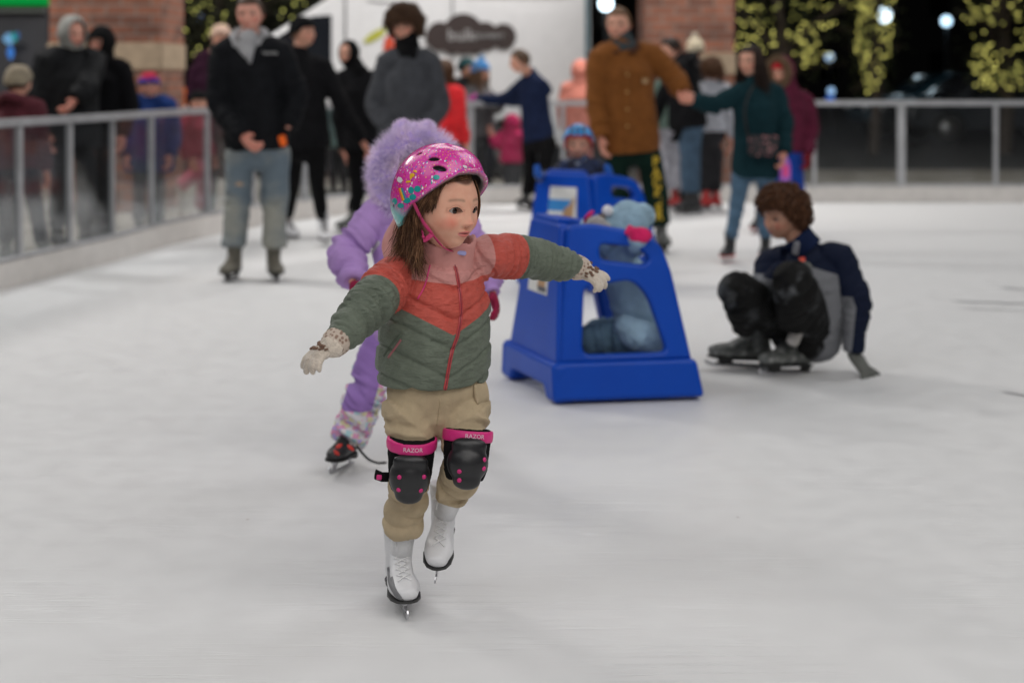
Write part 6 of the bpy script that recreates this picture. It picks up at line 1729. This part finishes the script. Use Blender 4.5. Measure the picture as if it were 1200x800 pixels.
    put_skate(root, V(P(931, 0, 7.20).x, 7.20, 0), V(-.80, -.60, 0), V(.05, .1, 1), 'rental_low', sm_, 1.22)
    mb = MB(); mb.loft([J['anR']+V(-.01, -.05, .0), J['anR']+V(.01, -.05, .045)], [(.030, .020), (.030, .02)], side=(1, 0, 0)); mb.obj('snow_cuff', fabric('pale_cuff', (.4, .38, .36)), root)
boy()

# --- grown-ups and others on the ice
def man_left():
    m, nt, b, N, L = nodes('faded_ripped_denim')
    f = noise(nt, 3.2, 4); r = ramp(nt, f, [(.36, (.11, .145, .175)), (.62, (.27, .27, .235))])
    w_ = noise(nt, 8, 2, sc=(1, 1, 2.6)); rp = ramp(nt, w_, [(.70, (0, 0, 0)), (.74, (1, 1, 1))]); c = mixc(nt, rp.outputs[0], r.outputs[0], (.42, .27, .16))
    L.new(c, b.inputs['Base Color']); b.inputs['Roughness'].default_value = .85; bump(nt, b, 300, .001)
    D = 10.5
    ov = dict(neck=(292, 50), shL=(263, 62), shR=(328, 62), elL=(256, 122, -.05), wrL=(284, 160, -.22), elR=(347, 112), wrR=(338, 148, -.10), hipL=(282, 172), hipR=(322, 172), knL=(279, 232), anL=(274, 292), knR=(322, 232), anR=(321, 291))
    root, J, M, k = figure('man in black jacket over grey hood and ripped light jeans, one hand in his pocket', 'person', (293, 17), D, yaw=5, hyaw=-4, pitch=2, roll=-2, hh=.235, ov=ov, voxel=.009, jacket=fabric('black_softshell', (.013, .014, .017), rough=.7),
        trousers=dict(m=m, r=(.100, .080, .076), fold=1.2), skates='olive', skin=PINK, hair=('short', (.055, .032, .02)), collar='none', hi=1, hands=(dict(d=V(.6, -.4, -.5), curl=.7, size=.19), False), toe=(-14, 12), arm=1.12)
    # grey hood and open collar
    gh = fabric('heather_grey', (.30, .30, .31)); mb = MB(); nk = J['neck']
    mb.loft([nk+V(-.085, -.06, -.02), nk+V(-.095, .0, .035), nk+V(-.06, .09, .06), nk+V(.06, .09, .06), nk+V(.095, 0, .035), nk+V(.085, -.06, -.02)], [.028, .042, .05, .05, .042, .028], smooth=3)
    mb.loft([nk+V(-.06, -.075, -.01), nk+V(-.01, -.115, -.10)], [(.028, .015), (.012, .01)], side=(1, 0, 0)); mb.loft([nk+V(.06, -.075, -.01), nk+V(.01, -.115, -.10)], [(.028, .015), (.012, .01)], side=(1, 0, 0))
    mb.loft([P(291, 42, 10.44), P(291, 54, 10.40), P(293, 74, 10.35)], [(.060, .045), (.050, .035), (.010, .02)], side=(1, 0, 0), smooth=2)
    me = remesh(mb, .008, 2); link('hood', me, gh, root)
    for o in root.children:
        if o.name.startswith('jacket'): jt = bvh(o); jo = o
    p, n = hit(jt, 315, 62, .004)
    if p is not None:
        t = text_mesh('Columbia', .030, .001, .0008); t.transform(Matrix.Translation(p) @ Matrix.Rotation(R(90), 4, 'X')); link('chest_lettering', t, plain('pale_print', (.3, .3, .3), .6), jo, smooth=False)
    mb = MB(); mb.loft([P(330, 161, 10.36), P(332, 169, 10.34)], [(.026, .015), (.022, .015)], side=(1, 0, 0)); mb.obj('orange_wristband', fabric('orange_nylon', (.85, .14, .02)), root)
man_left()

figure('woman in black beanie, black jacket and leggings, gliding and looking to the right', 'person', (355, 38), 12.6, yaw=35, hyaw=68, pitch=-4, hh=.225, voxel=.010, jacket=BLKC, trousers=dict(m=BLK, r=(.088, .062, .048), fold=.4), skates='white_black',
       ov=dict(neck=(350, 66), shL=(337, 78, -.05), shR=(380, 80, .08), elL=(330, 120), wrL=(338, 155), elR=(402, 128, .05), wrR=(424, 165, .1), hipL=(346, 168), hipR=(370, 168), knL=(342, 220, .2), anL=(336, 264, .55), knR=(372, 216), anR=(379, 262)),
       hat=('beanie', BLK), hair=('short', (.12, .07, .04)), toe=(0, -20), jlen=.02)
figure('figure all in black with a black balaclava, skating behind the woman in the beanie', 'person', (409, 63), 13.6, yaw=-20, hyaw=-25, hh=.225, voxel=.011, jacket=BLKC, trousers=dict(m=BLK), skates='grey',
       ov=dict(neck=(418, 84), shL=(398, 94), shR=(446, 94), elL=(398, 140), wrL=(404, 175), elR=(458, 140), wrR=(452, 180), hipL=(414, 172), hipR=(440, 172), knL=(420, 222), anL=(413, 256), knR=(440, 222, .4), anR=(446, 255, .6)), hat=('balaclava', BLK), scarf=BLK, toe=(-30, 0))
figure('tall figure with curly brown hair, black scarf and grey wool coat before the van', 'person', (474, 31), 12.2, yaw=-5, hyaw=-18, pitch=-2, hh=.235, voxel=.011, jacket=GREY, trousers=dict(m=CHAR), skates='black',
       ov=dict(neck=(478, 62), shL=(455, 74), shR=(503, 74), elL=(440, 125), wrL=(462, 160, -.15), elR=(514, 122), wrR=(495, 158, -.15)), scarf=BLK, hair=('curly', (.075, .038, .020), dict(n=1500, off=.17, coil=.20, r=.017, hl=16)), jlen=.16, jw=1.03, arm=1.15)
figure('brown-haired child in a bright red jacket beside the grey wool coat', 'person', (521, 84), 14.4, yaw=150, hyaw=120, hh=.215, child=.6, voxel=.012, jacket=fabric('bright_red', (.65, .025, .03)), trousers=dict(m=CHAR), skates='black', hair=('long', (.09, .045, .025), dict(n=260, len=.22)))
figure('person in navy jacket and black trousers bending over to lean on the fence rail', 'person', (609, 72), 15.7, yaw=-150, hyaw=-80, pitch=12, hh=.225, voxel=.011, jacket=NAVY, trousers=dict(m=BLK), skates='black',
       ov=dict(neck=(622, 90, .1), shL=(640, 104, -.05), shR=(612, 100, .25), elL=(608, 118, .45), wrL=(578, 118, .8), elR=(590, 116, .60), wrR=(560, 117, .85), hipL=(644, 165, -.1), hipR=(620, 162, .1), knL=(636, 205), anL=(630, 236, -.05), knR=(622, 205, .1), anR=(616, 235, .1)),
       hair=('short', (.06, .035, .02)), gloves=fabric('magenta_glove', (.35, .04, .22)), jlen=.0)

def man_right():
    br = fabric('brown_duck_canvas', (.19, .068, .016), var=.14, rough=.9, bs=500, bd=.001); D = 12.2
    gr = fabric('dark_green_fleece', (.010, .030, .022))
    ov = dict(neck=(730, 55), shL=(703, 68, -.05), shR=(765, 66, .05), elL=(699, 122, -.05), wrL=(704, 160, -.12), elR=(790, 92, .0), wrR=(801, 109, -.10), hipL=(722, 172), hipR=(758, 172), knL=(724, 228), anL=(722, 282), knR=(768, 228), anR=(775, 283))
    root, J, M, k = figure('man in tan brown canvas work jacket and dark green track pants, holding out his hand', 'person', (725, 29), D, yaw=-8, hyaw=-18, pitch=0, hh=.250, ov=ov, voxel=.009, jacket=br, trousers=dict(m=gr, r=(.10, .085, .075), fold=1.3), skates='grey',
        skin=FAIR, hair=('short', (.12, .065, .035)), hi=1, jlen=.02, jw=1.08, arm=1.12, hands=(dict(curl=.5), dict(d=V(.7, -.4, -.2), size=.2, curl=.8)), scarf=fabric('grey_green_hood', (.04, .05, .055)), toe=(-10, 14))
    for o in root.children:
        if o.name.startswith('jacket'): jt = bvh(o); jo = o
        if o.name.startswith('trousers'): tt = bvh(o); to = o
    dk = fabric('dark_corduroy', (.07, .028, .015))
    mb = MB(); nk = J['neck']
    for s in (-1, 1): mb.loft([nk+V(s*.09, .02, .03), nk+V(s*.10, -.05, .0), nk+V(s*.055, -.125, -.05)], [(.03, .012), (.04, .012), (.03, .010)], side=(0, -1, -.6), smooth=3)
    mb.obj('jacket_collar', dk, jo)
    ribbon('placket', jt, [(734, 80), (735, 110), (735, 140), (734, 168)], .05, br, jo, off=.002)
    mb = MB()
    for y in (88, 108, 128, 148):
        p, n = hit(jt, 735, y, .008)
        if p is not None: mb.ball(p, (.010, .006, .010))
    mb.obj('button', plain('brass', (.5, .32, .12), .35, metal=.8), jo)
    for (a, b_, c, d) in ((706, 92, 722, 94), (748, 92, 764, 90), (704, 140, 722, 141), (748, 140, 768, 138)): ribbon('pocket_flap', jt, [(a, b_), (c, d)], .035, br, jo, off=.006, thick=.004)
    ribbon('patch', jt, [(752, 95), (758, 95)], .035, plain('patch_tan', (.45, .30, .15), .7), jo, off=.012)
    yl = plain('yellow_print', (.62, .42, .02), .6)
    for i, chh in enumerate('PACKERS'):
        p, n = hit(tt, 768+i*.9, 190+i*12.5, .006)
        if p is None: continue
        t = text_mesh(chh, .104, .003, .003); t.transform(Matrix.Translation(p) @ Matrix.Rotation(R(90), 4, 'X') @ Matrix.Scale(.88, 4, (1, 0, 0))); link('leg_lettering', t, yl, to, smooth=False)
man_right()

def woman_teal():
    tl = fabric('dark_teal_wool', (.010, .036, .045), var=.12); D = 11.5
    jn = fabric('blue_denim', (.075, .135, .205), var=.25, bs=600)
    ov = dict(neck=(886, 98), shL=(864, 110, -.05), shR=(908, 108, .08), elL=(838, 124, -.05), wrL=(813, 118, -.1), elR=(920, 145, .0), wrR=(919, 178, -.1), hipL=(871, 192), hipR=(899, 192), knL=(864, 238), anL=(855, 282), knR=(896, 240, .1), anR=(897, 284, .15))
    root, J, M, k = figure('woman in dark teal jacket and blue jeans with long dark hair', 'person', (880, 72), D, yaw=-18, hyaw=-40, pitch=0, hh=.222, ov=ov, voxel=.009, jacket=tl, trousers=dict(m=jn, r=(.088, .065, .052), fold=.8), skates='red',
        skin=FAIR, hair=('long', (.022, .012, .009), dict(n=640, len=.36, g=(.14, .05, -1))), hi=1, jlen=.10, arm=1.05, hands=(dict(d=V(-.8, -.2, .1), curl=.8, size=.17), dict(curl=.9, size=.17)), toe=(-6, 4))
    for o in root.children:
        if o.name.startswith('jacket'): jt = bvh(o); jo = o
    # shoulder bag: its own thing
    m, nt, b, N, L = nodes('floral_print'); v = N.new('ShaderNodeTexVoronoi'); v.inputs['Scale'].default_value = 26; tc = N.new('ShaderNodeTexCoord').outputs['Object']; L.new(tc, v.inputs[0]); r = ramp(nt, v.outputs['Distance'], [(0, (.55, .40, .32)), (.22, (.30, .10, .12)), (.34, (.015, .012, .015))]); L.new(r.outputs[0], b.inputs['Base Color']); b.inputs['Roughness'].default_value = .6
    c = P(894, 171, D-.26); bag = empty('shoulder_bag', c, 'small black bag with pale flowers hanging at the hip of the woman in teal', 'bag')
    mb = MB(); mb.box(c, (.105, .035, .075)); mb.obj('bag_body', m, bag, bevel=.02)
    mb = MB(); mb.box(c+V(0, -.028, .035), (.108, .014, .045)); mb.obj('bag_flap', m, bag, bevel=.01)
    path = []
    for a, b_ in ((878, 166), (875, 150), (873, 130), (877, 112), (884, 100)):
        p, n = hit(jt, a, b_, .006); path.append(p if p is not None else P(a, b_, D-.15))
    mb = MB(); mb.tube(path, .008, seg=6, smooth=4); mb.obj('bag_strap', plain('black_leather', (.015, .013, .013), .5), bag)
    # bottle in her hand
    q = P(920, 197, D-.14); bo = empty('drink_pouch', q, 'pink and violet drink pouch held low by the woman in teal', 'drink'); mb = MB(); mb.loft([q-V(0, 0, .085), q, q+V(0, 0, .06)], [(.04, .02), (.042, .022), (.03, .012)], side=(1, 0, 0), seg=14, smooth=2); mb.obj('pouch', plain('violet_print', (.35, .12, .55), .4, var=.2), bo)
    mb = MB(); mb.loft([q+V(0, -.021, -.06), q+V(0, -.023, .02)], [(.025, .004)]*2, side=(1, 0, 0)); mb.obj('pouch_label', plain('pink_print', (.75, .08, .30), .4), bo)
woman_teal()
def maroon():
    mr = fabric('maroon_fleece', (.095, .012, .032)); D = 13.5
    root, J, M, k = figure('child in maroon hooded jacket, red hat and blue trousers behind the woman in teal', 'person', (917, 84), D, yaw=-25, hyaw=-42, pitch=6, hh=.215, child=.4, voxel=.011, jacket=mr, trousers=dict(m=fabric('royal_blue', (.010, .05, .30)), r=(.12, .105, .09)), skates='red',
        ov=dict(neck=(925, 108), shL=(908, 118), shR=(944, 118, .1), elL=(905, 155), wrL=(903, 185), elR=(951, 152), wrR=(948, 180, -.1), knL=(912, 222), anL=(889, 254, .1), knR=(930, 222), anR=(932, 255)),
        hat=[('beanie', fabric('red_knit', (.42, .012, .022))), ('hood', mr, 54)], gloves=fabric('dark_red_glove', (.16, .01, .02)), jw=1.05, jlen=.05)
    mb = MB(); path = [M @ Vector((.46*math.cos(2*PI*i/28), -.30, .02+.52*math.sin(2*PI*i/28))) for i in range(28)]
    mb.loft(path+path[:1], [.022]*29, seg=8, cap='flat'); fur(mb, path, .018, 2500, .03, seed=4, r=.003); mb.obj('fur_edge', fabric('tan_fur', (.20, .13, .08)), root)
maroon()
def wh(c): return fabric('cloth_tone', c)
figure('person in black jacket bowing the head, seen past the stretched arm in the brown jacket', 'person', (786, 58), 15.4, yaw=-60, hyaw=-75, pitch=18, hh=.225, voxel=.012, jacket=BLKC, trousers=dict(m=fabric('mid_denim', (.05, .085, .13))), skates='black',
       ov=dict(neck=(798, 72), shL=(792, 82, -.15), shR=(812, 84, .15), hipL=(802, 148), hipR=(812, 148), knL=(806, 185), anL=(806, 222), knR=(812, 185), anR=(814, 222)), hair=('short', DARK_HAIR), hood='down', gloves=BLK)
figure('child in cream bobble hat standing farther back against the brick pillar', 'person', (815, 58), 16.1, yaw=170, hyaw=175, hh=.215, child=.3, voxel=.012, jacket=wh((.05, .045, .045)), trousers=dict(m=CHAR), skates=None, shoes=BLK, hat=('beanie', fabric('cream_knit', (.60, .52, .38), bs=200, bd=.003), fabric('cream_wool', (.6, .55, .45))), hair=('short', BROWN_HAIR))
figure('person with curly brown hair, pale grey top, charcoal trousers and bright red skates, back turned', 'person', (834, 84), 15.75, yaw=160, hyaw=200, hh=.225, voxel=.011, jacket=wh((.36, .37, .41)), trousers=dict(m=CHAR, r=(.10, .085, .075)), skates='redblack',
       ov=dict(anL=(826, 220), anR=(838, 219, .1), knL=(828, 180), knR=(840, 180)), hair=('curly', (.10, .048, .025), dict(n=900, off=.13, coil=.10, r=.015, hl=30)), toe=(110, 110), jlen=-.04)
figure('person in sage green top and light grey trousers, mostly hidden by the brown jacket', 'person', (776, 78), 15.9, yaw=30, hyaw=30, hh=.22, voxel=.011, jacket=wh((.13, .19, .16)), trousers=dict(m=wh((.36, .36, .40)), r=(.10, .09, .08)), skates='redblack',
       ov=dict(neck=(780, 96), shL=(768, 105), shR=(794, 105), hipL=(780, 148), hipR=(794, 148), knL=(782, 182), anL=(779, 214), knR=(795, 182), anR=(792, 218)), hair=('short', BROWN_HAIR))

# --- people beyond the fence, right and middle
def bobble():
    figure('person in grey coat and blue bobble hat leaning on the far rail', 'person', (563, 84), 17.5, yaw=20, hyaw=60, pitch=10, hh=.225, voxel=.012, jacket=wh((.10, .095, .10)), trousers=dict(m=CHAR), skates=None, shoes=BLK, hat=('beanie', fabric('blue_knit', (.04, .17, .40), bs=200, bd=.003), fabric('blue_wool', (.10, .28, .50))),
       ov=dict(neck=(560, 102), shL=(545, 112), shR=(574, 112), elL=(548, 130, -.2), wrL=(565, 120, -.4), elR=(582, 128, -.2), wrR=(588, 119, -.4)), hair=('long', (.13, .075, .045), dict(n=360, len=.42)), jlen=.12, jw=1.1)
bobble()
figure('person in black clothes and dark teal cap just behind the blue bobble hat', 'person', (547, 80), 18.6, yaw=40, hyaw=70, hh=.225, voxel=.012, jacket=BLKC, trousers=dict(m=CHAR), skates=None, shoes=BLK, hat=('beanie', fabric('dark_teal_knit', (.015, .05, .055))), hair=('short', BROWN_HAIR))
def toddler():
    pk = fabric('raspberry_snowsuit', (.42, .018, .085)); figure('toddler in raspberry pink snowsuit behind the clear pane, beside the leaning navy figure', 'person', (600, 146), 17.35, yaw=160, hyaw=150, hh=.19, child=1.0, voxel=.010, jacket=pk, trousers=dict(m=wh((.05, .05, .055)), r=(.11, .10, .09)), skates=None, shoes=BLK, hat=('hood', pk, 50), jw=1.25, arm=1.3, jlen=.12,
        ov=dict(elL=(618, 175), elR=(583, 170), wrR=(578, 160)))
toddler()
sal = fabric('salmon_padded', (.56, .20, .15)); figure('person in salmon pink hooded jacket seen from behind the rail, back turned', 'person', (680, 84), 18.0, yaw=175, hyaw=178, hh=.215, child=.2, voxel=.011, jacket=sal, trousers=dict(m=wh((.38, .15, .13))), skates=None, shoes=BLK, hat=('hood', sal, 48), jlen=.05, jw=1.05)
figure('child in mint green jacket beyond the fence between the two figures in black', 'person', (396, 112), 17.6, yaw=-30, hyaw=0, hh=.205, child=.8, voxel=.012, jacket=wh((.17, .27, .25)), trousers=dict(m=CHAR), skates=None, shoes=BLK, hat=('beanie', BLK), hair=('short', BROWN_HAIR), jlen=.1)

# --- people behind the left fence
mar = fabric('dull_maroon', (.085, .020, .028)); figure('child in beige woolly hat and maroon jacket, back turned, behind the left pane', 'person', (22, 96), 11.0, yaw=165, hyaw=160, hh=.215, child=.5, voxel=.010, jacket=mar, trousers=dict(m=fabric('dark_navy_cloth', (.018, .022, .035))), skates='grey', hat=('beanie', fabric('beige_knit', (.26, .22, .16), bs=200, bd=.003)), hair=('short', BROWN_HAIR), hood='down', jw=1.1, stand=True,
       ov=dict(knL=(38, 225), anL=(52, 278), knR=(6, 225), anR=(8, 278, .1)))
gh = fabric('pale_grey_fleece', (.24, .24, .225)); bc = fabric('black_padded_coat', (.018, .019, .021), rough=.6)
figure('person in dark padded coat with pale grey hood up, standing before the left brick pillar', 'person', (85, 40), 12.6, yaw=35, hyaw=45, pitch=4, hh=.235, voxel=.010, jacket=bc, trousers=dict(m=CHAR), skates=None, shoes=BLK, skin=PINK, hat=('hood', gh, 46), jlen=.14, jw=1.15, arm=1.25,
       ov=dict(elR=(100, 105, -.1), wrR=(88, 118, -.2)))
figure('person in black jacket and black hood with covered chin, turned towards the grey hood', 'person', (119, 50), 13.0, yaw=-15, hyaw=-25, pitch=2, hh=.225, voxel=.010, jacket=fabric('black_jacket', (.010, .010, .012)), trousers=dict(m=BLK, r=(.088, .072, .065)), skates='black', skin=PINK, hat=[('hood', BLK, 44), ('beanie', BLK)], ov=dict(knL=(112, 195), anL=(117, 234), knR=(122, 195), anR=(124, 240)))
bj = fabric('royal_blue_coat', (.010, .032, .14)); rt_, J_, M_, k_ = figure('child in blue jacket and striped red and blue woolly hat behind the left fence', 'person', (175, 100), 13.4, yaw=5, hyaw=8, pitch=4, hh=.205, child=.8, voxel=.010, jacket=bj, trousers=dict(m=wh((.05, .045, .055))), skates=None, shoes=BLK, skin=PINK, hat=('beanie', fabric('red_blue_knit', (.36, .02, .05))), hair=('short', BROWN_HAIR), jlen=.2, jw=1.25, arm=1.25)
mb = shell(M_, lambda a: R(12)-R(26)*sm(np.abs(a), R(50), R(120)), lambda a, e, t: .085 if t < .28 else -.03, inner=.03, nu=72, nv=26); mb.obj('hat_band', fabric('blue_violet_knit', (.04, .035, .25)), rt_)
figure('child in dark red jacket and pink trousers beyond the left fence', 'person', (232, 120), 14.6, yaw=60, hyaw=40, hh=.20, child=1.0, voxel=.010, jacket=fabric('dark_red_coat', (.20, .012, .03)), trousers=dict(m=fabric('dusty_pink', (.50, .12, .17)), r=(.11, .10, .09)), skates=None, shoes=wh((.4, .35, .3)), hat=('beanie', BLK), jw=1.1,
       ov=dict(knL=(232, 200), anL=(212, 218)))
figure('person in dark plum coat and cream hat behind the man in jeans', 'person', (259, 44), 14.9, yaw=20, hyaw=30, hh=.225, voxel=.011, jacket=fabric('plum_coat', (.035, .010, .025)), trousers=dict(m=CHAR), skates=None, shoes=BLK, hat=('beanie', fabric('cream_pink_knit', (.55, .38, .30), bs=200, bd=.003)), hair=('short', BROWN_HAIR), jlen=.15,
       ov=dict(neck=(246, 72), shL=(231, 84), shR=(262, 82)), hood='down')
